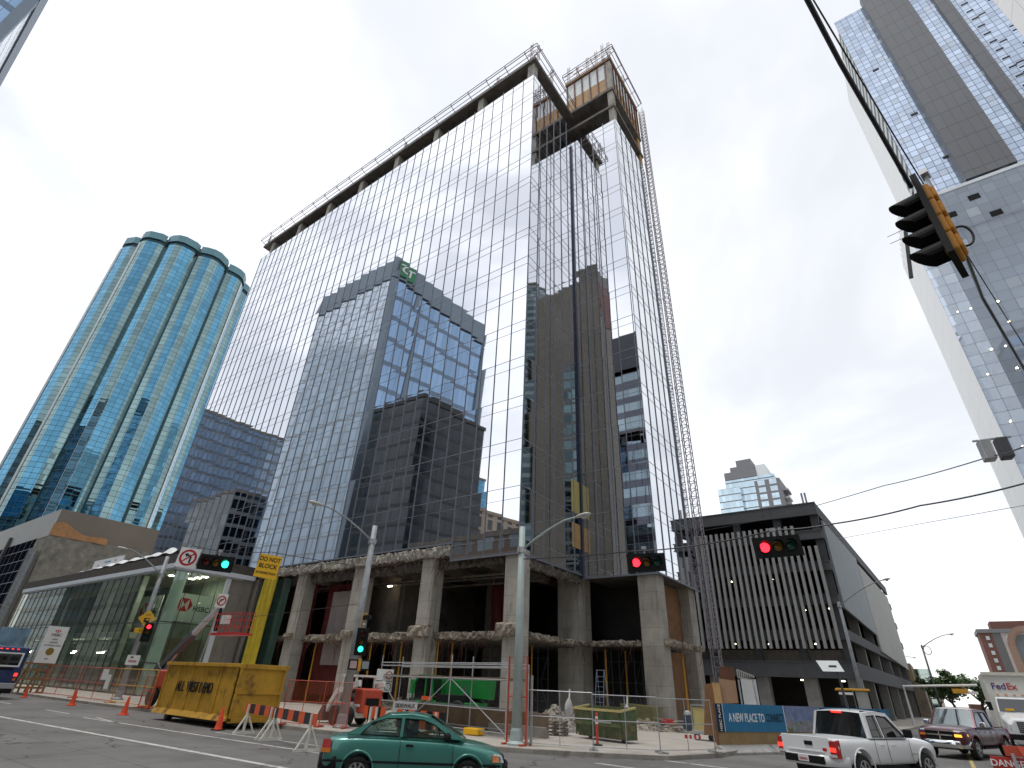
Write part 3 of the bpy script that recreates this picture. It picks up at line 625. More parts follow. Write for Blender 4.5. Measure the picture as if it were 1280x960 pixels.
g.face([(xl,yp,.3),(xp,yp,.3),(xp,yp,10.05),(xl,yp,10.05)]); g.face([(xp,yp,.3),(xp,yb-.4,.3),(xp,yb-.4,10.05),(xp,yp,10.05)])
part(g, 'glazing', M['shop_glass'], bp)
for i in range(26): k.box((xp-.02-i*1.64,yp-.05,.3),(xp+.02-i*1.64,yp-.01,10.05))
for i in range(1,4): k.box((xp+.01,yp+i*1.35-.02,.3),(xp+.05,yp+i*1.35+.02,10.05))
for z in (5.75,2.55): k.box((xl,yp-.05,z-.03),(xp,yp-.012,z+.03)); k.box((xp+.012,yp,z-.03),(xp+.05,yb,z+.03))
part(k, 'mullion', M['black'], bp)
fin = mat('pale_green_fin', (.80,.84,.79), .5, var=.05)
for i in range(6): part(MB().box((xp-.75-i*6.6,yp+.25,.2),(xp-.1-i*6.6-(0 if i==0 else .25),yp+(1.15 if i==0 else .7),10.0)), 'fin', fin, bp)
part(MB().box((xl,yp+5.2,.2),(xp-.5,yp+5.4,10)), 'back_wall', mat('dim_back_wall', (.20,.24,.21), .9, var=.5, scale=.5), bp)
part(MB().box((xl,yp+.15,.15),(xp-.2,yp+5.2,.3)), 'inner_floor', mat('shop_floor', (.30,.28,.25), .6, var=.3), bp)
part(MB().box((xl,yp+.4,4.6),(xp-8,yp+2.3,5.1)), 'balcony', fin, bp)
wp = mat('inner_white_wall', (.62,.66,.62), .7, var=.03)
part(MB().box((xp-.9,yp+1.25,5.95),(xp-.82,yb-.5,8.3)).box((xp-7.6,yp+1.0,5.3),(xp-3.2,yp+1.08,8.2)), 'sign_wall', wp, bp)
part(MB().box((xp-.9,yp+1.3,1.2),(xp-.82,yb-.5,4.6)), 'blind', mat('beige_blind', (.22,.17,.11), .8), bp)
g = MB()
for i in range(3):
    for j in range(2): part(MB().cbox((xp-1.1-i*1.3, yp+1.3+j*1.9, 9.97), (.42,.42,.03)), 'ceiling_lamp', M['shop_lamp'], bp)
for i in range(9): part(MB().cbox((xp-14-i*3.6, yp+1.6+(i%2), 3.35+(i%3)*.05), (.26,.26,.06)), 'ceiling_lamp', M['shop_lamp'], bp)
g = MB(); zt_ = 4.25
for y in (yp+.9,yp+1.7):
    g.tube([(xl,y,zt_),(xp-9,y,zt_)], .05, 6); g.tube([(xl,y,zt_-.75),(xp-9,y,zt_-.75)], .05, 6)
    xx = xl
    while xx < xp-10: g.bar((xx,y,zt_),(xx+.6,y,zt_-.75), .05); g.bar((xx+.6,y,zt_-.75),(xx+1.2,y,zt_), .05); xx += 1.2
part(g, 'canopy_truss', M['steel'], bp)
def hexlogo(parent, c, w, h, ax, off):
    """red hexagon of triangles on white, on a plane facing ax"""
    def V(a, b): return (c[0]+off, c[1]+a*w/2, c[2]+b*h/2) if ax=='X' else (c[0]+a*w/2, c[1]-off, c[2]+b*h/2)
    g = MB(); q = .5
    for tri in (((-1,0),(-q,1),(-q,-1)),((1,0),(q,-1),(q,1)),((-q,1),(q,1),(0,0)),((-q,-1),(0,0),(q,-1))): g.face([V(*p) for p in tri])
    return part(g, 'hexagon_logo', M['logo_red'], parent)
lo_ = hexlogo(bp, (xp-.82,yp+2.0,7.35), 1.5, 1.1, 'X', .012); hexlogo(bp, (xp-6.2,yp+1.0,6.9), 1.6, 1.35, 'Y', .012)
text('HSBC', .62, M['letter_black'], bp, (xp-.8+75,yp+3.6-26,7.1), (R(90),0,R(90)))
text('HSBC', .62, M['letter_black'], bp, (xp-4.3+75,yp+.985-26,6.8), (R(90),0,0))
rt_ = tag(MB().sheet(lambda a,b: (xl+16+(xp-1.2-xl-16)*a, yp-.1+b*1.5, 11.40+1.15*math.sin(math.pi*(.12+.88*b))*(.6+.25*math.sin(a*23)**2+.15*math.sin(a*57))*(.35+.65*a)+.02), 70, 8).build('roof_sheeting', M['white_tarp'], smooth=True), 'bunched white sheeting lying along the roof edge of the glass bank pavilion', 'sheeting')
ib = thing('insulation_board', 'white printed insulation board propped on the pavilion roof', 'board', (-83,24,11.42))
a = on(120,700,y=24); b = on(158,690,y=24)
part(MB().box((a.x,23.95,11.42),(b.x,24.05,13.1)), 'board', M['white_panel'], ib)
g = MB()
for i, (u, v, m_) in enumerate(((.2,.65,0),(.75,.8,0))): g.cbox((a.x+(b.x-a.x)*u,23.94,11.42+1.6*v),(.35,.02,.16))
part(g, 'red_mark', M['logo_red'], ib)
part(MB().cbox((a.x+(b.x-a.x)*.5,23.94,12.7),(1.6,.02,.14)).cbox((a.x+(b.x-a.x)*.45,23.94,12.2),(1.9,.02,.14)), 'blue_mark', mat('print_blue',(.1,.2,.5),.5), ib)
# ---- parkade
yk = 68; xk = -6.4
def sx(y): return xk+(y-yk)*.039
pk = bldg('parking_structure', 'dark grey parking structure with vertical pale fins and open decks', 'parking structure', (-20,90,0))
M['pk_band'] = mat('parkade_charcoal', (.078,.081,.087), .75, var=.10, scale=.7, bump=.08, dirt=(.055,.056,.06), dscale=1.2, streak=True); M['pk_fin'] = mat('parkade_fin', (.285,.285,.285), .6, var=.05); M['pk_panel'] = mat('grey_metal_panel', (.215,.24,.26), .6, var=.07, scale=.5); M['pk_pale'] = mat('pale_panel', (.36,.36,.345), .7, var=.08, scale=.5)
YE = 132
pkc = mat('parkade_column', (.24,.235,.225), .85, var=.15, dirt=(.15,.145,.14), dscale=.8, streak=True)
lv = [(4.0,5.5),(7.5,8.5),(10.9,11.9),(14.3,15.3),(17.7,18.7),(20.4,21.8)]
for i, (a, b) in enumerate(lv):
    y0 = yk if i not in (4,) else yk
    poly = [(-46,y0),(xk,y0),(sx(YE),YE),(-46,YE)]
    part(MB().prism(poly, b-.35, b-.02), 'deck', M['pk_band'], pk)
    band = MB(); th = .3
    band.box((-46,y0-.1,a),(xk,y0+.2,b)); band.hexa([(xk-.3,y0+.2,a),(xk,y0-.1,a),(sx(YE),YE,a),(sx(YE)-.3,YE,a),(xk-.3,y0+.2,b),(xk,y0-.1,b),(sx(YE),YE,b),(sx(YE)-.3,YE,b)])
    band.box((-46,y0-.16,b-.1),(xk+.06,y0-.1,b+.02)); band.box((-46,y0-.16,a),(xk+.06,y0-.1,a+.12))
    part(band, 'parapet_band', M['pk_band'], pk)
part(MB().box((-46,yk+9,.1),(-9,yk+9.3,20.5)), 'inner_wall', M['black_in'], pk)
part(MB().prism([(-46,YE-.5),(sx(YE)-.4,YE-.5),(sx(YE)-.4,YE),(-46,YE)], 0, 21), 'rear_wall', M['pk_band'], pk)
for x in (-6.9,-10.9,-15.5,-20.5,-25.5,-30.5):
    part(MB().box((x-.62,yk+.4,.1),(x+.62,yk+1.5,4.0)), 'column', pkc, pk)
    part(MB().box((x-.4,yk+.5,5.4),(x+.4,yk+1.3,20.5)), 'pillar', M['pk_band'], pk)
for y in (80,92,104,116,128): part(MB().box((sx(y)-1.3,y,.1),(sx(y)-.3,y+1,20.5)), 'column', pkc, pk)
part(MB().box((-46,yk+.9,5.5),(xk-.6,yk+1.1,6.6)), 'screen_wall', mat('taupe_wall', (.17,.15,.125), .85), pk)
g = MB(); x = -7.3; i = 0
while x > -33:
    zt_ = 16.85 if x > -9.1 else 19.25
    g.box((x-.15,yk-.62,6.65),(x+.15,yk-.18,zt_)); x -= .655; i += 1
part(g, 'fin_screen', M['pk_fin'], pk)
part(MB().hexa([(sx(69)+.0,69,10.6),(sx(69)+.22,69,10.6),(sx(92)+.22,92,9.9),(sx(92),92,9.9),(sx(69),69,19.9),(sx(69)+.22,69,19.9),(sx(92)+.22,92,19.9),(sx(92),92,19.9)]), 'side_panel', M['pk_panel'], pk)
part(MB().hexa([(sx(92.2),92.2,8.0),(sx(92)+.24,92.2,8.0),(sx(126)+.24,126,7.2),(sx(126),126,7.2),(sx(92),92.2,19.2),(sx(92)+.24,92.2,19.2),(sx(126)+.24,126,19.2),(sx(126),126,19.2)]), 'side_panel', M['pk_pale'], pk)
g = MB()
for x, y, z in ((-10.3,yk+2.5,10.7),(-7.6,yk+2,10.7),(-14.5,yk+2.5,7.3),(-9.8,yk+2.5,7.3),(-17.6,yk+2,14.1),(-12.0,yk+3,3.85),(-8.2,yk+3,3.85),(-13,yk+2.2,14.1),(-18.3,yk+2,7.3)): part(MB().cbox((x,y,z),(.34,.34,.1)), 'deck_lamp', M['lamp_lit'], pk)

g = MB()
for x in (-7.6,-7.25): g.tube([(x,yk+.6,21.8),(x,yk+.6,23.2)], .11, 8)
part(g, 'vent_pipe', M['pole_grey'], pk)
# ---- glass condo tower behind the parkade
cd = bldg('condo_tower', 'stepped pale blue glass condominium tower rising behind the parking structure', 'tower', (-45,252,0))
M['condo_glass'] = facade('condo_glass', 1.4, 3.1, (.50,.62,.68), line=(.62,.64,.65), lw=.05, lh=.05, tilt=.02, pill=.006, rnd=.12, band=.16, btint=(.12,.13,.14))
M['condo_frame'] = mat('condo_grey', (.20,.20,.215), .7, var=.06)
def at_y(px, py, y=245): q = on(px,py,y=y); return q.x, q.z
part(W4(MB(), on(905,595,y=246).x,246,-36,268, 0,88.5), 'glass_block', M['condo_glass'], cd)
part(W4(MB(), on(899,625,y=243).x,243,-50.5,266, 0,on(900,612,y=243).z), 'glass_block', M['condo_glass'], cd)
part(MB().box((on(905,595,y=246).x+.2,245.6,88.5),(-43,262,92)).box((-54,245.8,92),(-43.5,260,94.2)).box((-51,246,94.2),(-44.5,258,97.2)), 'mechanical_floor', M['condo_frame'], cd)
part(MB().box((-43,246,88.5),(-39,262,93.5)), 'lift_shaft', M['white_panel'], cd)
g = MB(); g2 = MB()
x0, x1, y0 = -43.8, -33.6, 241
g2.box((x0,y0,0),(x1,262,84.5))
cwm = facade('condo_window',1.4,2.2,(.55,.66,.72),line=(.6,.6,.6),lw=.06,lh=.04,tilt=.02)
for r_ in range(17,27):
    z = 1.6+r_*3.1
    for xa in (x0+1.3, x0+6.0): part(MB().face([(xa,y0-.02,z),(xa+2.9,y0-.02,z),(xa+2.9,y0-.02,z+2.2),(xa,y0-.02,z+2.2)],0,[(0,z),(2.8,z),(2.8,z+2.2),(0,z+2.2)]), 'window', cwm, cd)
part(g2, 'grey_frame_block', M['condo_frame'], cd)
for r_ in range(26):
    z = 2+r_*3.1
    part(MB().box((x1,y0+3,z),(x1+2.0,y0+11,z+.25)).box((x1+1.9,y0+3,z+.25),(x1+2.0,y0+11,z+1.2)), 'balcony', M['condo_frame'] if r_%2 else M['white_panel'], cd)
part(MB().box((-53.6,242.4,0),(-45.2,247,71)), 'pale_bay', M['white_panel'], cd)
for r_ in range(3): part(MB().box((-47.6,241,52+r_*6.2),(-42.8,244,52.5+r_*6.2)), 'balcony', M['steel_dark'], cd)
part(MB().wall((-52,242.35),(-47,242.35),58,68.5), 'window', M['condo_glass'], cd)
# ---- right-hand tower: low block and set-back shaft
rt = bldg('blue_tower', 'very tall blue glass tower with grey panel strips above a wider glass block', 'tower', (40,115,0))
M['rt_low'] = facade('blue_block_glass', 1.75, 2.05, (.60,.675,.78), line=(.10,.13,.18), lw=.03, lh=.03, tilt=.006, pill=.006, rnd=.09, blind=.035, bcol=(.55,.6,.65), metal=.58, rough=.02)
M['rt_up'] = facade('blue_shaft_glass', 1.3, 1.55, (.49,.57,.69), line=(.12,.16,.24), lw=.07, lh=.09, tilt=.014, pill=.008, rnd=.18, blind=.12, bcol=(.6,.66,.74), metal=.72, rough=.03)
M['rt_white'] = facade('white_side_panels', 1.9, 4.1, (.76,.77,.765), line=(.5,.51,.51), lw=.02, lh=.012, tilt=0, pill=0, rnd=.02, metal=0.0, rough=.5)
M['rt_grey'] = facade('grey_strip_panels', 1.6, 4.3, (.15,.155,.165), line=(.085,.088,.095), lw=.05, lh=.045, tilt=0, pill=0, rnd=.04, metal=0.0, rough=.55)
xl_, yl_ = 17.3, 100
g = MB(); g.wall((xl_,yl_),(95,yl_),0,85.6,0); g.wall((95,yl_),(95,119),0,85.6,0); g.wall((95,119),(xl_,119),0,85.6,1); g.wall((xl_,119),(xl_,yl_),0,85.6,1); g.face([(xl_,yl_,85.6),(95,yl_,85.6),(95,119,85.6),(xl_,119,85.6)],1)
part(g, 'glass_block', [M['rt_low'],M['rt_white']], rt)
part(MB().box((xl_-.15,yl_-.12,85.3),(95,yl_+.3,86.0)), 'parapet', mat('pale_blue_parapet',(.72,.75,.78),.5,var=.04), rt)
g = MB(); g.wall((22.5,104),(95,104),85.6,156,0); g.wall((95,104),(95,127.6),85.6,156,0); g.wall((22.5,127.6),(22.5,104),85.6,153,1); g.face([(22.5,104,153),(95,104,156),(95,127.6,156),(22.5,127.6,153)],1); g.wall((95,127.6),(22.5,127.6),85.6,153,1)
part(g, 'glass_shaft', [M['rt_up'],M['rt_white']], rt)
g = MB(); g.wall((22.44,111.8),(22.44,104.1),86,151)
part(g, 'side_strip', facade('side_strip', 8, 3.2, (.34,.40,.38), line=(.03,.03,.035), lw=0, lh=.5, tilt=0, pill=0, metal=0, rough=.3), rt)
part(W4(MB(), 28.9,102.2,36.3,104.2, 88.5,158), 'grey_strip', M['rt_grey'], rt); part(W4(MB(), 40.2,103.3,42.4,104.2, 88.5,158), 'grey_strip', M['rt_grey'], rt)
g = MB(); rng = random.Random(5)
for i in range(26):
    c = 43.5+1.3*rng.choice((1,3,5,7)); z = 86+1.55*rng.randint(12,38); part(MB().box((c,103.93,z),(c+1.2,104.02,z+.35)), 'open_vent', M['black'], rt)
for i in range(18): each('open_vent', M['black'], rt, [((44.8+1.3*6,103.93,100+3.1*i),(46+1.3*6,104.02,100.4+3.1*i)),((43.6,103.93,98+3.1*i),(44.8,104.02,98.4+3.1*i))])
for c, z in ((24.8,131),(26.9,112),(28.0,97),(30.3,86.9)): each('open_vent', M['black'], rt, [((c,103.93,z),(c+1.2,104.02,z+.7))])
g = MB()
for c, z in ((23.2,79.3),(27.2,81.5),(28.7,76.5)): each('open_pane', M['trim_black'], rt, [((c,99.93,z),(c+1.6,100.02,z+1.2))])
g = MB(); rng = random.Random(9)
for i in range(46):
    part(MB().cbox((xl_+1.5+1.75*rng.randint(0,9),99.97,6.5+4.1*rng.randint(2,13)),(.18,.05,.18)), 'lit_lamp', M['lamp_lit'], rt)
g = MB(); z = 86
for k in range(9): g.bar((xl_+.2,yl_+1+k*2,86.4),(xl_+.2,yl_+1+k*2,87.5), .06)
part(g, 'roof_railing', M['steel'], rt)
wc = bldg('white_tower', 'white panelled tower in the upper right corner of the view', 'tower', (45,55,0))
ax = math.tan(R(24.8)); yw = 40; xw_ = 62*ax
g = MB(); g.wall((xw_,yw),(xw_+40,yw),0,120,0); g.wall((xw_,62),(xw_,yw),0,120,0); g.face([(xw_,yw,120),(xw_+40,yw,120),(xw_+40,62,120),(xw_,62,120)],0)
part(g, 'wall', facade('white_corner_panels', 3.2, 4.0, (.80,.79,.77), line=(.35,.30,.30), lw=.02, lh=.02, tilt=0, pill=0, rnd=.02, metal=0, rough=.5), wc)
# ---- across the street, behind the camera: seen in the mirror glass, one corner seen directly at upper left
td = bldg('bank_tower', 'blue-grey glass tower with green roof sign, mirrored whole in the big curtain wall', 'tower', (-118,-35,0))
M['td_e'] = facade('bank_tower_blue', 1.6, 7.6, (.27,.41,.60), line=(.11,.13,.15), lw=.04, lh=.01, tilt=.008, pill=.006, rnd=.12, band=.2, btint=(.14,.185,.25), metal=.7, rough=.08)
M['td_n'] = facade('bank_tower_pale', 1.6, 3.8, (.62,.72,.84), line=(.30,.33,.36), lw=.16, lh=.12, tilt=.008, pill=.006, rnd=.10, metal=.25, rough=.15)
M['td_cap'] = mat('bank_tower_cap', (.20,.25,.31), .6, var=.05, scale=.2)
g = MB(); g.wall((-100,-57),(-100,-13.2),0,105,0); g.wall((-100,-13.2),(-136,-13.2),0,105,1); g.wall((-136,-13),(-136,-57),0,105,0); g.wall((-136,-57),(-100,-57),0,105,1)
part(g, 'glazing', [M['td_e'],M['td_n']], td)
part(MB().box((-136.3,-57.4,105.6),(-99.55,-13.0,113)), 'crown', M['td_cap'], td); part(MB().box((-135.5,-56.5,104.8),(-100.5,-13.5,105.7)), 'crown_recess', M['black'], td)
g = MB(); g.box((-100.3,-14.4,0),(-99.6,-13.0,105)); g.box((-101.2,-13.4,0),(-100.3,-13.0,105)); g.box((-100.2,-57.4,0),(-99.6,-54,105))
for y in (-24,): g.box((-100.2,y-.5,0),(-99.8,y+.5,105))
part(g, 'pier', M['td_cap'], td)
part(MB().box((-99.35,-20.5,106.6),(-99.05,-14.2,112.2)), 'sign_panel', mat('sign_green', (.012,.20,.075), .4, var=.1), td)
text('TD', 4.2, M['letter_white'], td, (-98.98+118,-17.35+35,109.3), (R(90),0,R(90)))
def block(name, label, x0, y0, x1, y1, h, mt, roof=None, extra=None):
    b = bldg(name, label, 'building', ((x0+x1)/2,(y0+y1)/2,0)); part(W4(MB(),x0,y0,x1,y1,0,h), 'wall', mt, b)
    part(MB().box((x0-.2,y0-.2,h),(x1+.2,y1+.2,h+1.0)), 'parapet', roof or M['concrete_dark'], b)
    if extra: part(MB().box(*extra), 'plant_room', roof or M['concrete_dark'], b)
    return b
block('dark_office', 'dark bronze glass office block mirrored in front of the blue-grey tower', -93,-32,-77,-10,57, facade('bronze_glass',1.5,3.6,(.012,.016,.022),line=(.007,.008,.01),lw=.08,lh=.2,tilt=.012,pill=.006,rnd=.5,band=.35,btint=(.006,.008,.01),metal=.2,rough=.12), roof=M['black'], extra=((-90,-28,57),(-80,-16,61)))
block('slab_office', 'long blue-grey office slab mirrored at the left end of the curtain wall', -212,-42,-182,-6,80, facade('slab_glass',1.6,3.7,(.24,.32,.42),line=(.17,.20,.24),lw=.05,lh=.1,tilt=.02,rnd=.2,band=.3,btint=(.14,.165,.19),metal=.4,rough=.15), extra=((-205,-30,80),(-195,-12,85)))
block('banded_office', 'dark office with pale bands mirrored low at the left end of the glass', -168,-30,-146,-9,46, facade('banded_glass',1.6,3.7,(.05,.06,.065),line=(.16,.17,.17),lw=.04,lh=.28,tilt=.02,rnd=.4))
block('beige_office', 'beige pier-faced office mirrored low near the glass corner', -112,-70,-90,-44,43, facade('beige_piers',3.0,3.8,(.05,.05,.05),line=(.36,.29,.22),lw=.5,lh=.2,tilt=.01,rnd=.2), roof=mat('beige_stone',(.36,.29,.22),.8))
block('teal_office', 'far teal glass block mirrored above the beige office', -150,-96,-128,-80,72, M['teal_glass'])
# tower mirrored in the re-entrant corner
def virt(px, py, yv): q = on(px,py,y=yv); return q.x, q.z
# the corner sends light back the way it came, so this tower stands behind the viewer
tx0 = 2*XA-virt(745,335,2*YB+45)[0]; tx1 = 2*XA-virt(668,355,2*YB+45)[0]; vz = virt(745,345,2*YB+45)[1]
taupe = facade('taupe_panels', 1.9, 3.9, (.15,.13,.10), line=(.10,.09,.07), lw=.03, lh=.02, tilt=0, pill=0, rnd=.06, metal=0, rough=.6)
tp_ = bldg('taupe_tower', 'brown-grey panelled tower mirrored in the re-entrant glass corner', 'tower', ((tx0+tx1)/2,-60,0))
part(W4(MB(), tx0, -72, tx1, -45, 0, vz), 'wall', taupe, tp_)
part(MB().box((tx0+.2,-60,vz),(tx0+8,-45.2,vz+5)).box((tx0+8,-66,vz),(tx0+15,-45.4,vz+2)), 'roof_step', taupe, tp_)
part(MB().box((tx0-.15,-58,vz-16),(tx0+.1,-45.3,vz-2)), 'red_panel', mat('red_brown_panel',(.17,.06,.045),.7), tp_)
mx_ = (tx0+tx1)/2-2
part(MB().wall((mx_+3,-44.9),(mx_-3,-44.9),10,vz-32), 'window_strip', facade('window_strip',1.5,3.9,(.10,.15,.16),line=(.1,.1,.09),lw=.1,lh=.25,tilt=.02,rnd=.5), tp_)
gx, gz = virt(795,415,2*YB+16); gx0, _ = virt(757,430,2*YB+16)
b = block('banded_tower', 'grey banded office tower mirrored beside the taupe tower', gx0-1,-46,gx+12,-16,gz-10, facade('grey_bands',1.5,3.7,(.24,.30,.33),line=(.2,.22,.24),lw=.03,lh=.02,tilt=.02,rnd=.15,band=.45,btint=(.10,.105,.125)))
part(MB().box((gx0-1.3,-46,gz-10),(gx+12,-15.8,gz)), 'crown', mat('dark_crown',(.07,.07,.085),.6), b)
block('east_midrise', 'white and blue glass midrise mirrored in the narrow side glass', 34,18,70,52,78, facade('east_mid',1.8,3.9,(.22,.32,.42),line=(.7,.7,.7),lw=.1,lh=.3,tilt=.01,rnd=.2))
qa = on(1199,402,y=252); qb = on(1260,398,y=252)
block('green_glass_office', 'dark green glass office mirrored in the lower block of the blue tower', qa.x, -84, qa.x+62, -52, qb.z, facade('dark_green_bands',1.6,3.9,(.06,.09,.10),line=(.12,.15,.16),lw=.03,lh=.04,tilt=.01,rnd=.4,band=.4,btint=(.16,.20,.21),metal=.6,rough=.08))
# ---- down the right-hand street
br = bldg('brick_apartments', 'red brick apartment block with dark balconies at the street end', 'building', (30,352,0))
M['brick'] = mat('red_brick', (.14,.064,.05), .85, var=.15, scale=2)
part(MB().box((20.6,345,0),(60,365,32)), 'wall', M['brick'], br); part(MB().box((20,344.4,32),(60.5,366,33.6)), 'cornice', mat('grey_cornice',(.16,.16,.17),.7), br)
part(MB().box((26,347,33.6),(46,360,37)), 'roof_house', M['brick'], br)
part(MB().box((25.2,344.9,0),(28.3,345.1,32)), 'balcony_stack', facade('balcony_stack',1.5,2.9,(.03,.032,.036),line=(.10,.10,.10),lw=.1,lh=.3,tilt=.0,rnd=.5,metal=0,rough=.5,spec=.1), br); part(MB().box((28.3,344.8,0),(45,345.05,32)), 'pale_wall', mat('pale_render',(.34,.31,.28),.8), br)
awm = mat('apt_window',(.42,.48,.48),.3)
for r_ in range(10):
    for x in (22.6,29.8,32.6,36,39): part(MB().box((x,344.7,1.6+r_*3.05),(x+1.3,344.78,3.2+r_*3.05)), 'window', awm, br)
cv = bldg('curved_building', 'grey building with a curved salmon coloured frame at right edge', 'building', (23,200,0))
a = on(1268,815,y=190); g = MB(); pts = []
for k in range(13):
    an = R(180-90*k/12); pts.append((a.x+3+3*math.cos(an), 190, a.z+1+4*math.sin(an)*1.0))
path = [(a.x,190,0)]+pts+[(a.x+22,190,a.z+7.5)]
for i in range(len(path)-1): g.bar(path[i],path[i+1], 1.5, .9, up=(0,1,0))
part(g, 'salmon_frame', mat('salmon_render',(.30,.195,.15),.8,var=.05), cv); part(MB().box((a.x+.7,190.8,0),(a.x+24,205,a.z+4)), 'wall', M['pk_panel'], cv)
def low(name, label, px0, px1, pyt, y, mt, cat='building', d=14, h2=None):
    a = on(px0,pyt,y=y); b = on(px1,pyt,y=y); o = bldg(name,label,cat,((a.x+b.x)/2,y+d/2,0))
    part(W4(MB(),a.x,y,b.x,y+d,0,a.z), 'wall', mt, o); return o, a, b
low('brown_building', 'narrow brown building beyond the parking structure', 1122,1137,829,140, mat('brown_render',(.20,.15,.085),.8,var=.1,scale=.5))
o, a, b = low('glass_shop', 'small pale green glass building with a dark sign band down the street', 1136,1160,836,150, facade('green_shop',1.6,3.2,(.38,.46,.44),line=(.3,.34,.33),lw=.05,lh=.05,tilt=.01))
part(MB().box((a.x-.3,149.6,a.z-3.6),(b.x+.5,149.95,a.z-2.4)), 'sign_band', M['black'], o)
low('stone_shop', 'weathered tan shopfront on the left of the far street', 1139,1152,851,128, mat('tan_stone',(.24,.20,.15),.85,var=.3,scale=.6,dirt=(.1,.09,.07)))
low('cream_shop', 'cream narrow building far down the street', 1161,1173,855,175, mat('cream_render',(.5,.44,.36),.8))
low('brick_shop', 'low salmon brick shop beside the white truck', 1212,1228,880,165, M['brick'])
# ================================================================== helpers for street things
def G(px, py, z=.15): return on(px, py, z=z)
def hz(px, py, x, y):
    d = ray(px,py); return EYE.z + math.hypot(x,y)/math.hypot(d.x,d.y)*d.z
def each(name, mt, parent, boxes, **k):
    for lo, hi in boxes: part(MB().box(lo,hi), name, mt, parent, **k)
def cyl(mb, c, r, l, axis='Y', n=18, m=0): return mb.lathe(c, [(r,-l/2),(r,l/2)], n, m, axis)
# ---- signal heads. local frame: lenses face -Y, +X to the viewer's right
def signal(name, label, loc, rz, lit, n=3, nover=False, horizontal=True, order='rag', plate=True, body=None, group=None, tilt=0, cat='traffic light', s=1.0):
    o = thing(name, label, cat, loc, rz, group); o.rotation_euler = (0,tilt,rz)
    st = .36*s; body = body or M['trim_black']
    def c(i): return ((i-(n-1)/2)*st, 0) if horizontal else (0, ((n-1)/2-i)*st)
    w, h = (n*st, st) if horizontal else (st, n*st)
    b = MB()
    for i in range(n):
        x, z = c(i); dp_ = .12 if nover else .2; b.cbox((x,(.01+dp_/2)*s,z),(st-.012,dp_*s,st-.012)); b.cbox((x,(.03+dp_)*s,z),(st*.7,.06*s,st*.7))
    b.build('housing', body, o, bevel=.02)
    if plate: MB().cbox((0,.02,0),(w+.26*s,.012 if not nover else .05,h+.26*s)).build('backplate', M['trim_black'], o)
    for i in range(n):
        x, z = c(i); v = MB(); k = 14; r = .155*s; L = (.27 if not nover else .40)*s
        for j in range(k):
            a0, a1 = R(-30)+R(240)*j/k, R(-30)+R(240)*(j+1)/k
            f = lambda a: L*(.62+.38*math.sin(a)) 
            v.face([(x+r*math.cos(a0),-.01,z+r*math.sin(a0)),(x+r*math.cos(a1),-.01,z+r*math.sin(a1)),(x+r*math.cos(a1),-.01-f(a1),z+r*math.sin(a1)),(x+r*math.cos(a0),-.01-f(a0),z+r*math.sin(a0))])
        v.build('visor', M['trim_black'], o, solid=.008)
        nm = order[i]; on_ = nm == lit
        mt = {'r':M['lens_red'] if on_ else M['lens_off_r'],'a':M['lens_off_a'],'g':M['lens_green'] if on_ else M['lens_off_g']}[nm]
        MB().lathe((x,0,z),[(.004,-.035*s),(.08*s,-.028*s),(.125*s,-.012*s),(.142*s,.0)],16,0,'Y').build('lens', mt, o, smooth=True)
    br = MB().tube([(0,.1,h/2),(0,.1,h/2+.32*s)], .025*s, 8).cbox((0,.1,h/2+.34*s),(.16*s,.1*s,.1*s)); br.build('hanger', M['steel'], o)
    return o
def sign_plate(name, label, loc, rz, w, h, face, cat='sign', group=None, tilt=0):
    o = thing(name, label, cat, loc); o.rotation_euler = (0,tilt,rz)
    if group: o['group'] = group
    MB().cbox((0,.012,0),(w,.012,h)).build('plate', face, o, bevel=.004)
    return o
def ringbar(o, r, slash=True, z=0, mt=None):
    g = MB()
    for k in range(28):
        a0, a1 = 2*math.pi*k/28, 2*math.pi*(k+1)/28
        g.face([(r*math.cos(a0),-.002,z+r*math.sin(a0)),(r*math.cos(a1),-.002,z+r*math.sin(a1)),((.75)*r*math.cos(a1),-.002,z+.75*r*math.sin(a1)),(.75*r*math.cos(a0),-.002,z+.75*r*math.sin(a0))])
    g.build('prohibition_ring', mt or M['logo_red'], o)
    if slash: MB().bar((-r*.62,-.006,z+r*.62*(-1)),(r*.62,-.006,z+r*.62), r*.17, .003, up=(0,1,0)).build('slash', M['logo_red'], o)
def arrow(o, pts, w, head, x=0, z=0, mt=None):
    g = MB()
    for a, b in zip(pts[:-1], pts[1:]): g.bar((x+a[0],-.004,z+a[1]),(x+b[0],-.004,z+b[1]), w, .003, up=(0,1,0))
    a, b = Vector(pts[-2]), Vector(pts[-1]); d = (b-a).normalized(); n = Vector((-d.y,d.x))
    q = [b+n*head, b-n*head, b+d*head*1.3]; g.face([(x+p[0],-.005,z+p[1]) for p in q]); g.build('arrow', mt or M['letter_black'], o)
def txt(s_, size, mt, o, x, y, z, rot=(R(90),0,0), sx=1.0, name='lettering', al='CENTER'): return text(s_, size, mt, o, (x,y,z), rot, name, al, sx=sx)
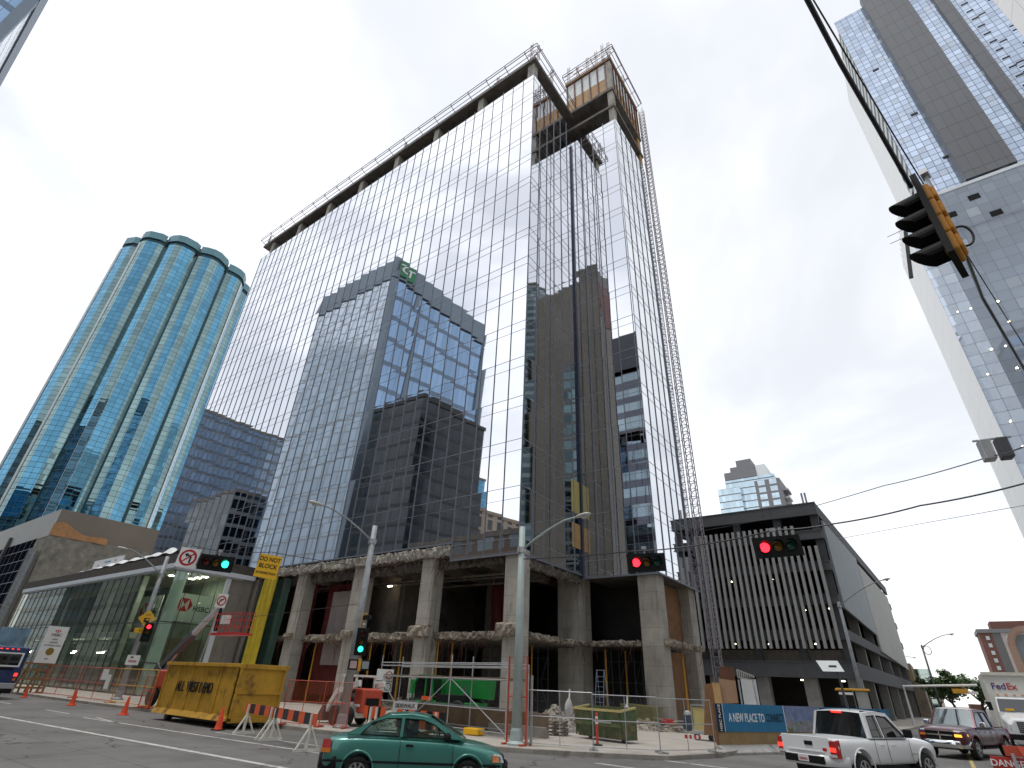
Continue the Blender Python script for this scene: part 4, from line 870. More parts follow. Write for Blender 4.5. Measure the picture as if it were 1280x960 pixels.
# ---- street lamps
def lamp_post(label, base, h, r, mt, lamp, arm_z, droop=0, cat='street light'):
    x, y = base; o = thing('street_light', label, cat, (x,y,.1)); z0 = .1
    part(MB().lathe((x,y,z0),[(r*1.9,0),(r*1.9,.12),(r*1.25,.2),(r*1.15,.5),(r,.6)],16), 'base', mt, o, smooth=False)
    part(MB().tube([(x,y,z0+.5),(x,y,h*.5),(x,y,h)], r, 14, r2=r*.68), 'pole', mt, o, smooth=True)
    L = Vector(lamp); a = Vector((x,y,arm_z)); mid = a.lerp(L,.5)+Vector((0,0,(L.z-a.z)*.10+.1)); d = (L-a); d.z = 0; d.normalize(); hd = Vector((d.x,d.y,.05+droop)).normalized()
    pts = [a, a.lerp(mid,.5)+Vector((0,0,.03)), mid, mid.lerp(L,.55)+Vector((0,0,.09)), L-hd*.3, L]
    part(MB().tube(pts, .05, 8, r2=.035), 'arm', mt, o, smooth=True)
    part(MB().lathe((x,y,arm_z-.12),[(r*1.0,0),(r*1.02,.24)],14), 'clamp', M['steel'], o)
    s = hd.cross(Vector((0,0,1))).normalized(); up = Vector((0,0,1)); g = MB()
    secs = [(0,.05,.04,.05),(.12,.10,.07,.09),(.35,.16,.09,.12),(.6,.15,.08,.12),(.74,.06,.03,.05)]; n = 10; i0 = 0
    for t_, hw, hu, hd_ in secs:
        c = L+hd*(t_-.1)
        for j in range(n):
            an = 2*math.pi*j/n; z_ = math.sin(an); g.v.append(tuple(c+s*math.cos(an)*hw+up*(z_*(hu if z_>0 else hd_*.6))))
    for k in range(len(secs)-1):
        for j in range(n): g.f.append((k*n+j,k*n+(j+1)%n,(k+1)*n+(j+1)%n,(k+1)*n+j)); g.m.append(0)
    g.f.append(tuple(range(n))); g.m.append(0); g.f.append(tuple((len(secs)-1)*n+j for j in range(n))); g.m.append(0)
    part(g, 'luminaire', M['lamp_head'], o, smooth=True, weld=True)
    part(MB().lathe(tuple(L+hd*.32+Vector((0,0,-.1))),[(.02,-.05),(.09,-.03),(.11,.02)],12), 'lamp_glass', M['cloudy_plastic'], o)
    return o
PG = (-22.2,18.3); PM = (-13.45,19.35); PL = (-47.4,19.0); PK = (-5.55,58.0)
lamp_post('weathered grey street light left of the teal car, traffic signals strapped to it', PG, 9.1, .20, M['pole_grey'], on(401,631,x=-22.9), hz(455,676,*PG))
lamp_post('pale green street light standing at the kerb by the fence corner', PM, 8.25, .19, M['pole_green'], on(722,646,y=18.9), hz(657,688,*PM))
lamp_post('grey street light in front of the glass bank pavilion, yellow diamond sign on it', PL, 9.9, .20, M['pole_grey'], on(158,686,x=-48.5), hz(202,719,*PL))
lamp_post('pale street light beside the parking structure corner', PK, hz(1056,752,*PK), .17, M['pole_grey'], on(1104,725,y=55), hz(1057,757,*PK))
f_ = (-.70,90.0); lamp_post('slim dark street light with a ring bracket far down the street', f_, hz(1152,806,*f_), .13, M['steel_dark'], on(1186,793,y=88), hz(1152,809,*f_))
g = MB(); c = Vector((f_[0]+.45,f_[1],hz(1154,813,*f_))); g.tube([(c.x+.38*math.cos(a),c.y,c.z+.5*math.sin(a)) for a in [2*math.pi*k/16 for k in range(17)]], .04, 6)
rb = tag(g.build('ring_bracket', M['steel_dark']), 'dark steel ring bracket hanging under the arm of the far street light', 'bracket')
f2 = on(1128,845,y=150); lamp_post('distant small street light past the parking structure', (f2.x,150.0), 11.0, .12, M['pole_grey'], on(1141,822,y=148), 11.0)
# ---- signals hung on the wires
def at_z(px, py, z): return on(px,py,z=z)
p1 = at_z(808,703,6.0); p2 = at_z(972,683,6.0); p3 = at_z(270,704,6.0)
def yaw_to_cam(p, extra=0): return math.atan2(-p.x, p.y)+R(extra)      # turns a face looking along -Y back to the viewer
signal('traffic_light', 'horizontal traffic light showing red, hung in front of the tower corner column', p1, yaw_to_cam(p1,12), 'r', tilt=R(-4))
signal('traffic_light', 'horizontal traffic light showing red, hung in front of the parking structure fins', p2, yaw_to_cam(p2,10), 'r', tilt=R(-4))
signal('traffic_light', 'horizontal traffic light showing green, hung before the bank pavilion', p3, yaw_to_cam(p3,-10), 'g', tilt=R(2))
pb = EYE+ray(1169,281)*6.55
signal('traffic_light', 'big four-lens traffic light in yellow housing hung overhead, seen from the side', pb, R(-104), 'none', nover=True, n=4, horizontal=False, order='gaga', body=mat('signal_yellow',(.50,.215,.02),.5,var=.08), tilt=R(-7), s=.66)
v = on(452,802,y=18.0); signal('traffic_light', 'upright traffic light showing green, strapped to the weathered grey street light', v, yaw_to_cam(v,8), 'g', horizontal=False, s=.86)
v = on(184,790,y=18.72); signal('traffic_light', 'upright traffic light showing red, on the pole before the bank pavilion', v, yaw_to_cam(v,0), 'r', horizontal=False, s=.95)
v = on(449,831,y=18.0); ps = thing('pedestrian_signal', 'boxy pedestrian signal with yellow middle strip below the upright green light', 'pedestrian signal', v, yaw_to_cam(v,10))
MB().cbox((-.27,.08,0),(.4,.25,.42)).build('hand_housing', M['trim_black'], ps, bevel=.02); MB().cbox((.27,.08,0),(.4,.25,.42)).build('walk_housing', M['trim_black'], ps, bevel=.02)
MB().cbox((0,.05,0),(.13,.3,.5)).build('yellow_bracket', M['prop_yellow'], ps); MB().cbox((-.27,-.05,0),(.3,.01,.3)).build('hand_lens', mat('hand_lens',(.45,.32,.30),.3), ps); MB().cbox((.27,-.05,0),(.3,.01,.3)).build('walk_lens', mat('walk_lens',(.25,.27,.28),.3), ps)
v = on(459,772,y=18.2); dc = thing('traffic_detector', 'small hooded camera on top of the upright traffic light', 'camera', v, yaw_to_cam(v,30))
MB().cbox((0,0,0),(.22,.5,.2)).build('body', M['trim_black'], dc, bevel=.03); MB().tube([(-.25,.05,-.45),(-.25,.05,.15),(0,.05,.15)], .03, 8).build('bracket', M['prop_yellow'], dc); cyl(MB(),(0,-.26,0),.07,.04).build('lens', M['car_glass'], dc)
v = on(1243,562,y=12); tcm = thing('traffic_detector', 'pair of grey boxes clipped to the wire beside the blue tower', 'detector', v, R(8))
for sx_ in (-.11,.13): MB().cbox((sx_,0,0),(.17,.22,.38)).build('box', M['steel'] if sx_<0 else M['steel_dark'], tcm, bevel=.02)
MB().bar((-.25,0,.2),(.3,0,.2),.03).build('clip_bar', M['steel'], tcm)
# ---- hung and posted signs
pn = at_z(235,697,6.2); s_ = sign_plate('no_turn_sign', 'square white no left turn sign hung beside the green signal', pn, yaw_to_cam(pn,-14), .78, .78, M['white_paint'], tilt=R(4)); MB().bar((0,.012,.39),(0,.012,.52),.03).build('hanger', M['steel'], s_); ringbar(s_, .33); arrow(s_, [(.10,-.2),(.10,.06),(-.05,.10)], .07, .09)
pd = at_z(335,708,6.1); s_ = sign_plate('yellow_sign', 'yellow do not block sign hung before the tower, black lettering', pd, yaw_to_cam(pd,-10), .92, .95, M['yellow'], tilt=R(5))
MB().bar((0,.012,.47),(0,.012,.62),.03).build('hanger', M['steel'], s_); txt('DO NOT', .24, M['letter_black'], s_, 0,-.004,.28, sx=.9); txt('BLOCK', .25, M['letter_black'], s_, 0,-.004,0, sx=.95); txt('INTERSECTION', .125, M['letter_black'], s_, 0,-.004,-.28, sx=.95)
pr = on(277,751,x=-33); s_ = sign_plate('no_turn_sign', 'narrow white no right turn sign seen above the boom lift arm', pr, R(40), .6, .75, M['white_paint'], tilt=R(4)); MB().bar((0,.035,.3),(0,.035,.15-pr.z),.05).build('post', M['steel'], s_); ringbar(s_, .27); arrow(s_, [(-.08,-.16),(-.08,.05),(.05,.08)], .055, .07)
pw = on(184,773,y=18.74); s_ = thing('warning_sign', 'yellow diamond warning sign with a plaque on the pole before the bank pavilion', 'sign', pw, yaw_to_cam(pw,0))
q = .58; MB().face([(-q,0,0),(0,0,-q),(q,0,0),(0,0,q)]).build('diamond', M['yellow'], s_, solid=.015); MB().cbox((-.04,0,-.82),(1.0,.02,.34)).build('plaque', M['yellow'], s_)
MB().cbox((0,-.014,-.12),(.34,.01,.3)).build('truck_symbol', M['letter_black'], s_); MB().cbox((.05,-.02,-.08),(.2,.01,.1)).build('load_symbol', M['yellow'], s_); txt('LOW', .15, M['letter_black'], s_, 0,-.014,.24); txt('4.5 m', .2, M['letter_black'], s_, -.04,-.016,-.82)
pv = on(166,825,y=18.74); s_ = sign_plate('notice_sign', 'small white notice on the foot of the pole before the bank pavilion', pv, yaw_to_cam(pv,0), .8, .62, M['white_paint']); MB().cbox((0,-.004,-.08),(.5,.004,.14)).build('red_text_band', mat('faded_red',(.5,.25,.25),.6), s_); MB().cbox((-.1,-.004,.17),(.16,.004,.1)).build('black_mark', M['letter_black'], s_)
# lane sign on a tripod
b = G(470,903); ls = thing('lane_sign', 'white lane arrow sign on a thin steel tripod behind the teal car', 'sign', (b.x,b.y,.15), yaw_to_cam(b,0)); zc_ = hz(469,850,b.x,b.y)-.15
MB().cbox((.12,.0,zc_),(.88,.02,1.06)).build('panel', M['white_paint'], ls); MB().cbox((.12,-.014,zc_-.03),(.86,.006,.03)).build('divider', M['letter_black'], ls)
g = MB().bar((.05,.04,0),(.05,.04,zc_-.4),.05).bar((.05,.04,zc_-.6),(.65,-.3,0),.04).bar((.05,.04,zc_-.6),(-.3,.5,0),.04); g.build('tripod', M['steel'], ls)
arrow(ls, [(0,-.16),(0,.06)], .06, .09, x=-.1, z=zc_+.25); arrow(ls, [(.14,0),(-.06,0)], .06, .09, x=-.08, z=zc_-.29)
for z_, mt in ((zc_+.25,M['logo_red']),(zc_-.29,mat('ring_green',(.02,.16,.09),.5))):
    g = MB(); r_ = .19
    for k in range(20):
        a0, a1 = 2*math.pi*k/20, 2*math.pi*(k+1)/20; g.face([(.34+r_*math.cos(a0),-.014,z_+r_*math.sin(a0)),(.34+r_*math.cos(a1),-.014,z_+r_*math.sin(a1)),(.34+.78*r_*math.cos(a1),-.014,z_+.78*r_*math.sin(a1)),(.34+.78*r_*math.cos(a0),-.014,z_+.78*r_*math.sin(a0))])
    g.build('ring', mt, ls)
    arrow(ls, [(0,-.1),(0,.03)], .04, .06, x=.34, z=z_)
b = on(1038,833,y=40); g = thing('street_sign', 'white tilted sign on a dark post behind the blue hoarding', 'sign', (b.x+.45,40,.1))
part(MB().hexa([(b.x-.7,39.9,b.z+.3),(b.x+.45,39.9,b.z+.3),(b.x+.45,39.93,b.z+.3),(b.x-.7,39.93,b.z+.3),(b.x-.4,39.6,b.z-.28),(b.x+.72,39.6,b.z-.28),(b.x+.72,39.63,b.z-.28),(b.x-.4,39.63,b.z-.28)]), 'panel', M['white_panel'], g); part(MB().bar((b.x+.45,40,.1),(b.x+.3,40,b.z),.12), 'post', M['steel_dark'], g); part(MB().box((b.x-.05,39.7,b.z-.05),(b.x+.35,39.74,b.z+.05)), 'marking', M['pk_band'], g)
# bill board of the bank works
a = on(62,782,x=-57); b = on(87,786,x=-57); zb = on(58,829,x=-57).z; hb = thing('project_board', 'tall white project board with bank logo on a timber frame by the bus', 'sign', (-57,(a.y+b.y)/2,.15)); W_ = (b.y-a.y)
part(MB().box((-57.06,a.y,zb),(-57,b.y,a.z)), 'panel', M['white_paint'], hb); yc_ = (a.y+b.y)/2; H_ = a.z-zb
hexlogo(hb, (-57,yc_+W_*.02,zb+H_*.87), W_*.3, H_*.075, 'X', .012)
for tx, zz, sz in (('HSBC',.76,.11),('OPEN',.64,.055),('DURING',.555,.055),('CONSTRUCTION',.47,.055)): text(tx, sz*H_, M['letter_black'], hb, (.013,W_*.02,zb+H_*zz-.15), (R(90),0,R(90)))
g = MB(); g.lathe((-56.985,yc_+W_*.02,zb+H_*.31),[(.02,0),(W_*.19,.004)],20,0,'X'); part(g, 'round_seal', mat('gold_seal',(.25,.16,.02),.5), hb)
text('EPC', .06*H_, M['letter_black'], hb, (.013,0,zb+H_*.11-.15), (R(90),0,R(90)))
g = MB()
for k in range(4): y_ = a.y-.9+k*(W_+.9)/3; g.bar((-57.2,y_,.15),(-57.2,y_,zb+.1),.12); g.bar((-57.2,y_,zb),(-58.6,y_,.15),.1)
for z_ in (.5,1.1,1.7,zb-.05): g.bar((-57.1,a.y-1,z_),(-57.1,b.y,z_),.05,.14)
part(g, 'timber_frame', mat('weathered_timber',(.26,.16,.075),.85,var=.2,scale=3), hb)
a = on(3,783,x=-64); b = on(40,785,x=-64); hp = tag(MB().box((-64.05,a.y,on(20,808,x=-64).z),(-64,b.y,a.z)).box((-64.12,a.y+.1,.1),(-64.05,a.y+.25,a.z)).box((-64.12,b.y-.25,.1),(-64.05,b.y-.1,a.z)).build('hoarding_poster', mat('faded_blue_poster',(.16,.26,.36),.6,var=.5,scale=.9)), 'faded blue poster panel above the bus beside the project board', 'poster')
# ---- overhead wires
def wire(name, label, pts, r, mt=None, sag=0.0):
    P_ = [Vector(p) for p in pts]; out = []
    for i in range(len(P_)-1):
        for k in range(10): t_ = k/10; q = P_[i].lerp(P_[i+1],t_); q.z -= sag*4*t_*(1-t_); out.append(q)
    out.append(P_[-1]); return tag(MB().tube(out, r, 6).build(name, mt or M['black']), label, 'cable')
wire('span_wire', 'black span wire from the pale green pole carrying the two red signals', [(PM[0],PM[1],hz(656,699,*PM)), on(790,689,y=18.25), on(874,681,y=18.2), p2+Vector((0,.1,.52)), on(1040,655,y=17.6), on(1150,632,y=17.3), on(1285,603,y=17), (12.2,16.9,8.2)], .022, sag=.04)
wire('messenger_wire', 'thin grey wire from behind the tower to the boxes on the wire', [on(850,668,y=34), on(960,648,y=26), on(1105,607,y=18), on(1240,570,y=12), on(1290,553,y=10.5), (12.2,16.9,9.2)], .011, M['steel_dark'], .03)
wire('messenger_wire', 'faint grey wire lowest across the sky right of the parking structure', [on(1046,674,y=30), on(1160,653,y=24), on(1290,630,y=20), (12.2,16.9,8.7)], .010, M['steel'])
wire('span_wire', 'thick black cable running overhead to the four-lens traffic light', [(-10.6,-6.2,9.2), on(1003,-12,z=6.9), on(1050,78,z=6.85), on(1100,165,z=6.8), pb+Vector((-.03,.02,.56))], .020)
wire('messenger_wire', 'thin wire beside the thick cable crossing the blue tower', [(-10.6,-6.2,9.5), on(1012,-8,z=7.3), on(1130,190,z=7.2), on(1216,330,z=7.1), on(1285,440,z=7.0), (12.2,16.9,9.4)], .007)
wire('span_wire', 'black cable running on from the four-lens traffic light to the right edge', [pb+Vector((.12,.05,-.2)), on(1228,372,z=6.1), on(1262,430,z=6.2), on(1290,478,z=6.3), (12.2,16.9,9.0)], .016)
g = MB().tube([pb+Vector((.10+.11*math.sin(math.pi*k/14),.02,-.10-.22*k/14+.05*math.sin(2*math.pi*k/14))) for k in range(15)], .011, 6); tag(g.build('cable_loop', M['black']), 'loose black cable loop behind the four-lens traffic light', 'cable')
wire('span_wire', 'thin span wire holding the green signal and the hung signs', [(PL[0],PL[1],7.4), pn+Vector((0,0,.5)), p3+Vector((0,.1,.52)), pd+Vector((0,0,.6)), (PG[0],PG[1],7.0)], .014, sag=.03)
wire('span_wire', 'thin wire across the bank pavilion glass at door height', [on(-5,757,y=17), on(110,778,y=17), on(235,779,y=17.5), (PG[0],PG[1],5.3)], .012, sag=.05)
v = on(1136,300,y=5.6); br_ = thing('hanging_tube', 'dark hanging tube with wire spikes left of the four-lens traffic light', 'tube', v); a = on(1132,290,y=5.6); b = on(1139,347,y=5.6)
part(MB().bar(a,b,.035), 'tube', M['steel_dark'], br_); part(MB().bar(a,pb+Vector((-.03,.02,.5)),.008), 'hanger', M['steel_dark'], br_)
g = MB()
for z_ in (.04,-.06): g.bar((a.x-.16,a.y,a.z+z_-.024),(a.x+.1,a.y,a.z+z_+.016),.005)
part(g, 'spike', M['steel'], br_)
for lb, x_, y_ in (('grey wire pole on the far right corner, out past the blue tower',12.2,16.9),('grey wire pole on the corner behind the viewer',-10.6,-6.2)):
    o = thing('utility_pole', lb, 'utility pole', (x_,y_,.1)); MB().tube([(0,0,.1),(0,0,5),(0,0,9.8)], .2, 14, r2=.14).build('pole', M['pole_grey'], o, smooth=True); MB().lathe((0,0,0),[(.38,0),(.38,.1),(.26,.2),(.22,.5)],16).build('base', M['pole_grey'], o); MB().lathe((0,0,9.8),[(.15,0),(.13,.06),(.03,.1)],14).build('cap', M['steel'], o)
# ---- mast arm down the street
a = on(1136,858,y=78); b = on(1222,858,y=78); ma = thing('mast_arm', 'white traffic mast arm with yellow-backed signal far down the street', 'mast arm', (a.x-.5,78,.1))
part(MB().tube([(a.x-.5,78,.1),(a.x-.5,78,a.z),(b.x,78,b.z+.1)], .12, 8), 'arm', M['white_machine'], ma); c = on(1200,864,y=77.8); part(MB().cbox((c.x,77.8,c.z),(1.25,.25,.42)), 'signal_back', M['prop_yellow'], ma); c = on(1216,866,y=77.8); part(MB().cbox((c.x,77.9,c.z),(.9,.05,.25)), 'street_name_plate', M['white_paint'], ma)
# ================================================================== vehicles
def smooth_mesh(o):
    me = o.data; me.polygons.foreach_set('use_smooth', [True]*len(me.polygons)); return o
def lower_body(name, st, mt, parent, wheels, wr, cut=(), W=None, sub=1):
    """loft of half sections: each station (x, [(y,z)...] from sill centre up to top centre), wheel arches and other hollows cut out"""
    g = MB(); n = len(st[0][1])
    for x, sec in st:
        for y, z in sec: g.v.append((x,y,z))
        for y, z in reversed(sec[1:-1]): g.v.append((x,-y,z))
    ring = 2*n-2
    for k in range(len(st)-1):
        for j in range(ring): g.f.append((k*ring+j,(k+1)*ring+j,(k+1)*ring+(j+1)%ring,k*ring+(j+1)%ring)); g.m.append(0)
    g.f.append(tuple(range(ring))); g.m.append(0); g.f.append(tuple((len(st)-1)*ring+j for j in reversed(range(ring)))); g.m.append(0)
    o = g.build('tmp_body', mt, None, smooth=True, weld=True)
    if sub: q = o.modifiers.new('s','SUBSURF'); q.levels = sub; q.render_levels = sub
    cs = []
    for x in wheels:
        for s_ in (-1,1):
            c = MB(); c.lathe((x,s_*(W-.10),wr[1]), [(wr[0],-.26),(wr[0],.26)], 30, 0, 'Y'); cs.append(c.build('tmp_cut', mt, None, weld=True))
    for lo, hi in cut: cs.append(MB().box(lo,hi).build('tmp_cut', mt, None, weld=True))
    for i, c in enumerate(cs):
        q = o.modifiers.new('b%d'%i,'BOOLEAN'); q.operation = 'DIFFERENCE'; q.object = c; q.solver = 'EXACT'
    dg = bpy.context.evaluated_depsgraph_get(); me = bpy.data.meshes.new_from_object(o.evaluated_get(dg)); me.name = name
    for c in [o]+cs: bpy.data.objects.remove(c)
    me.materials.clear(); me.materials.append(mt)
    me.polygons.foreach_set('use_smooth', [True]*len(me.polygons)); me.polygons.foreach_set('material_index',[0]*len(me.polygons))
    bm = bmesh.new(); bm.from_mesh(me)
    for e in bm.edges: e.smooth = not (len(e.link_faces) == 2 and e.calc_face_angle(0) > R(33))
    bm.to_mesh(me); bm.free()
    b = bpy.data.objects.new(name, me); COL.objects.link(b); b.parent = parent; return b
def wheel(parent, x, y, r, w=.2, spokes=5, rim=None, steel=False):
    s_ = 1 if y > 0 else -1
    t_ = MB().lathe((x,y,r),[(r*.62,-w*.5),(r*.93,-w*.5),(r,-w*.34),(r,w*.34),(r*.93,w*.5),(r*.62,w*.5)],28,0,'Y').build('wheel', M['rubber'], parent, smooth=False)
    g = MB(); q = r*.64; yy = y+s_*w*.5
    g.lathe((x,yy-s_*.07,r),[(q,-.05),(q,.05)],24,0,'Y',False)
    g.lathe((x,yy-s_*.10,r),[(q*1.02,-.004),(q*1.02,.004)],24,1,'Y')
    g.lathe((x,yy+s_*.0,r),[(r*.16,-.03),(r*.13,.03)],14,0,'Y')
    for k in range(spokes):
        a = 2*math.pi*k/spokes+.3; g.bar((x+math.cos(a)*r*.1,yy-s_*.01,r+math.sin(a)*r*.1),(x+math.cos(a)*q*.98,yy-s_*.02,r+math.sin(a)*q*.98), r*.16,.04,up=(0,1,0))
    g.lathe((x,yy-s_*.01,r),[(q*.9,-.012),(q*1.02,-.012),(q*1.02,.012),(q*.9,.012),(q*.9,-.012)],24,0,'Y',False)
    g.build('rim', [rim or M['rim'], M['black']], t_)
def cabin(parent, mt, F0, F1, R1, R0, hb, ht, wins, glass, mid=(), crown=.04, fglass=None):
    """greenhouse with real window openings. F0/R0 base of screens, F1/R1 roof edge (x,z)."""
    zb, zt = min(F0[1],R0[1]), max(F1[1],R1[1])
    hw = lambda z: hb+(ht-hb)*max(0,min(1,(z-zb)/(zt-zb)))**1.15
    top = [F1]+list(mid)+[R1]
    for s_ in (-1,1):
        g = MB(); g.poly3([[F0]+top+[R0]]+wins, lambda x,z: (x,s_*hw(z),z)); g.build('pillar_frame', mt, parent, solid=.035)
        for wn in wins:
            g = MB(); g.poly3([wn], lambda x,z: (x,s_*(hw(z)-.012),z)); wo_ = g.build('side_window', glass, parent)
            e = MB(); L = len(wn)
            for i in range(L):
                a, b = wn[i], wn[(i+1)%L]; e.bar((a[0],s_*(hw(a[1])+.017),a[1]),(b[0],s_*(hw(b[1])+.017),b[1]), .022, .012, up=(0,1,0))
            e.build('window_trim', M['trim_black'], wo_)
    g = MB(); nx = len(top); ny = 8
    def rf(a, b):
        k = a*(nx-1); i = min(int(k),nx-2); t_ = k-i; x = top[i][0]+(top[i+1][0]-top[i][0])*t_; z = top[i][1]+(top[i+1][1]-top[i][1])*t_
        y = (b*2-1); return (x, y*(hw(z)+.012), z+crown*(1-y*y)*min(1,.35+4*min(a,1-a)))
    g.sheet(rf, max(nx-1,1)*4, ny); g.build('roof', mt, parent, smooth=True, solid=.02)
    for nm, a, b in (('windscreen',F0,F1),('rear_window',R0,R1)):
        g = MB(); bow = .07 if nm == 'windscreen' else -.05
        def sf(u, v, a=a, b=b, bow=bow):
            x = a[0]+(b[0]-a[0])*v; z = a[1]+(b[1]-a[1])*v; y = u*2-1; return (x+bow*(1-y*y)*(1-.5*v), y*(hw(z)-.03), z+crown*(1-y*y)*v)
        g.sheet(sf, 10, 4); wo_ = g.build(nm, fglass if fglass and nm == 'windscreen' else glass, parent, smooth=True)
        e = MB()
        for s_ in (-1,1): e.bar((a[0],s_*(hw(a[1])-.02),a[1]),(b[0],s_*(hw(b[1])-.02),b[1]), .07,.05)
        e.build('screen_pillar', mt, wo_)
def S(x, w, zs, zm, zsh, zt, wt, k=1.0):
    """half section: sill, belly, shoulder, top"""
    return (x, [(0,zs),(w*.82,zs),(w*.96,zs+.06),(w,zm),(w*.985,zsh-.06),(w*.93,zsh),(wt,zt-.015),(0,zt)])
# ---- teal two-door saloon turning left
ca, sa = math.cos(R(40.5)), math.sin(R(40.5))
car = thing('car', 'teal green two door saloon passing close by in the road', 'car', (-10.55,11.05,0), R(40.5))
w = .83
st = [S(-2.05,.60,.42,.55,.72,.80,.45), S(-2.02,.74,.34,.56,.80,.90,.62), S(-1.85,.80,.26,.56,.86,.945,.66), S(-1.45,.825,.22,.55,.89,.965,.68), S(-.9,w,.20,.54,.90,.97,.70), S(0,w,.19,.53,.885,.95,.71), S(.7,w,.19,.53,.865,.935,.71),
      S(1.0,.825,.20,.53,.84,.915,.70), S(1.4,.815,.22,.53,.79,.865,.66), S(1.75,.79,.25,.52,.74,.80,.60), S(1.95,.74,.28,.50,.68,.73,.52), S(2.05,.62,.34,.48,.60,.66,.42)]
lower_body('body', st, M['teal_paint'], car, (-1.22,1.22), (.335,.31), W=w)
w1_ = [(-1.25,.975),(-1.02,1.20),(-.72,1.285),(-.38,1.30),(-.38,.955)]; w2_ = [(-.29,.955),(-.29,1.30),(.12,1.285),(.42,1.19),(.74,.985),(.80,.95)]
cabin(car, M['teal_paint'], (1.08,.93), (.28,1.325), (-.72,1.345), (-1.55,.965), .76, .60, [w1_,w2_], M['clear'], mid=((-.15,1.375),))
for x in (-1.22,1.22):
    for y in (-.72,.72): wheel(car, x, y, .285, .17, spokes=8)
for s_ in (-1,1):
    for x in (-1.22,1.22):
        g = MB(); g.tube([(x+.36*math.cos(R(a)),s_*.822,.31+.36*math.sin(R(a))) for a in range(-8,189,14)], .028, 6); g.build('arch_lip', M['teal_paint'], car, smooth=True)
    MB().box((-1.98,s_*.835-.012,.46),(1.95,s_*.835+.012,.50)).build('side_moulding', M['trim_black'], car)
    MB().cbox((-.12,s_*.835,.80),(.16,.03,.045)).build('door_handle', M['trim_black'], car)
    g = MB()
    for x in (-.33,.86): g.box((x-.004,s_*.834-.004,.3),(x+.004,s_*.834+.004,.93))
    g.build('door_gap', M['black'], car)
    MB().lathe((.72,s_*.93,.985),[(.02,-.06),(.09,-.04),(.10,.02),(.05,.07)],12,0,'X').build('mirror', M['trim_black'], car, smooth=True)
    MB().hexa([(-2.07,s_*.77-.05*s_,.62),(-1.86,s_*.81,.62),(-1.86,s_*.80,.62),(-2.07,s_*.48,.62),(-2.06,s_*.76-.05*s_,.86),(-1.86,s_*.79,.86),(-1.86,s_*.78,.86),(-2.06,s_*.48,.86)]).build('tail_lamp', M['tail_red'], car)
    MB().hexa([(-2.075,s_*.77-.05*s_,.62),(-1.85,s_*.815,.62),(-1.85,s_*.80,.62),(-2.075,s_*.6,.62),(-2.07,s_*.77-.05*s_,.70),(-1.85,s_*.81,.70),(-1.85,s_*.79,.70),(-2.07,s_*.6,.70)]).build('turn_lamp', M['amber'], car)
    MB().hexa([(1.78,s_*.80,.55),(2.04,s_*.66,.52),(2.06,s_*.36,.52),(1.9,s_*.36,.55),(1.78,s_*.785,.70),(1.98,s_*.65,.66),(2.0,s_*.36,.655),(1.9,s_*.36,.70)]).build('headlamp', M['headlamp'], car, bevel=.015)
    MB().hexa([(1.76,s_*.81,.54),(1.93,s_*.755,.54),(1.93,s_*.74,.54),(1.76,s_*.79,.54),(1.76,s_*.80,.67),(1.90,s_*.745,.655),(1.90,s_*.73,.655),(1.76,s_*.78,.67)]).build('indicator', M['amber'], car)
def bumper(xa, xb, z0, z1, hw):
    g = MB(); n = 12; sgn = 1 if xb > xa else -1
    def f(u, v):
        y = (u*2-1); return (xa+(xb-xa)*(1-abs(y)**4), y*hw, z0+(z1-z0)*v)
    g.sheet(f, 24, 2); return g
bumper(-1.7,-2.16,.30,.56,.80).build('rear_bumper', M['trim_black'], car, smooth=True, solid=.05); bumper(1.7,2.14,.27,.50,.80).build('front_bumper', M['trim_black'], car, smooth=True, solid=.05)
MB().box((2.03,-.3,.54),(2.06,.3,.63)).build('grille', M['trim_black'], car)
for y, x in ((-.36,-.12),(.36,-.12)):
    sm = MB().hexa([(x-.25,y-.22,.75),(x-.02,y-.22,.75),(x-.02,y+.22,.75),(x-.25,y+.22,.75),(x-.38,y-.2,1.12),(x-.24,y-.2,1.12),(x-.24,y+.2,1.12),(x-.38,y+.2,1.12)]).build('seat', M['seat_grey'], car, bevel=.05)
    MB().cbox((x-.34,y,1.2),(.1,.26,.15)).build('headrest', M['seat_grey'], sm, bevel=.03)
MB().hexa([(-1.2,-.6,.8),(-.85,-.6,.8),(-.85,.6,.8),(-1.2,.6,.8),(-1.32,-.55,1.08),(-1.15,-.55,1.08),(-1.15,.55,1.08),(-1.32,.55,1.08)]).build('rear_seat', M['seat_grey'], car, bevel=.05)
MB().box((.62,-.68,.93),(1.0,.68,1.0)).build('dashboard', M['trim_black'], car); g = MB(); g.tube([(.50,.36+.18*math.cos(a),1.0+.16*math.sin(a)) for a in [2*math.pi*k/16 for k in range(17)]], .014, 6); g.build('steering_wheel', M['black'], car)
MB().tube([(.62,-.25,.985),(.78,.0,1.02),(.95,.3,1.03)], .008,5).tube([(.62,.3,.985),(.80,.5,1.0)], .008,5).build('wiper', M['black'], car)
MB().box((-.55,-.06,1.25),(-.52,.06,1.29)).build('brake_lamp', M['tail_red'], car)
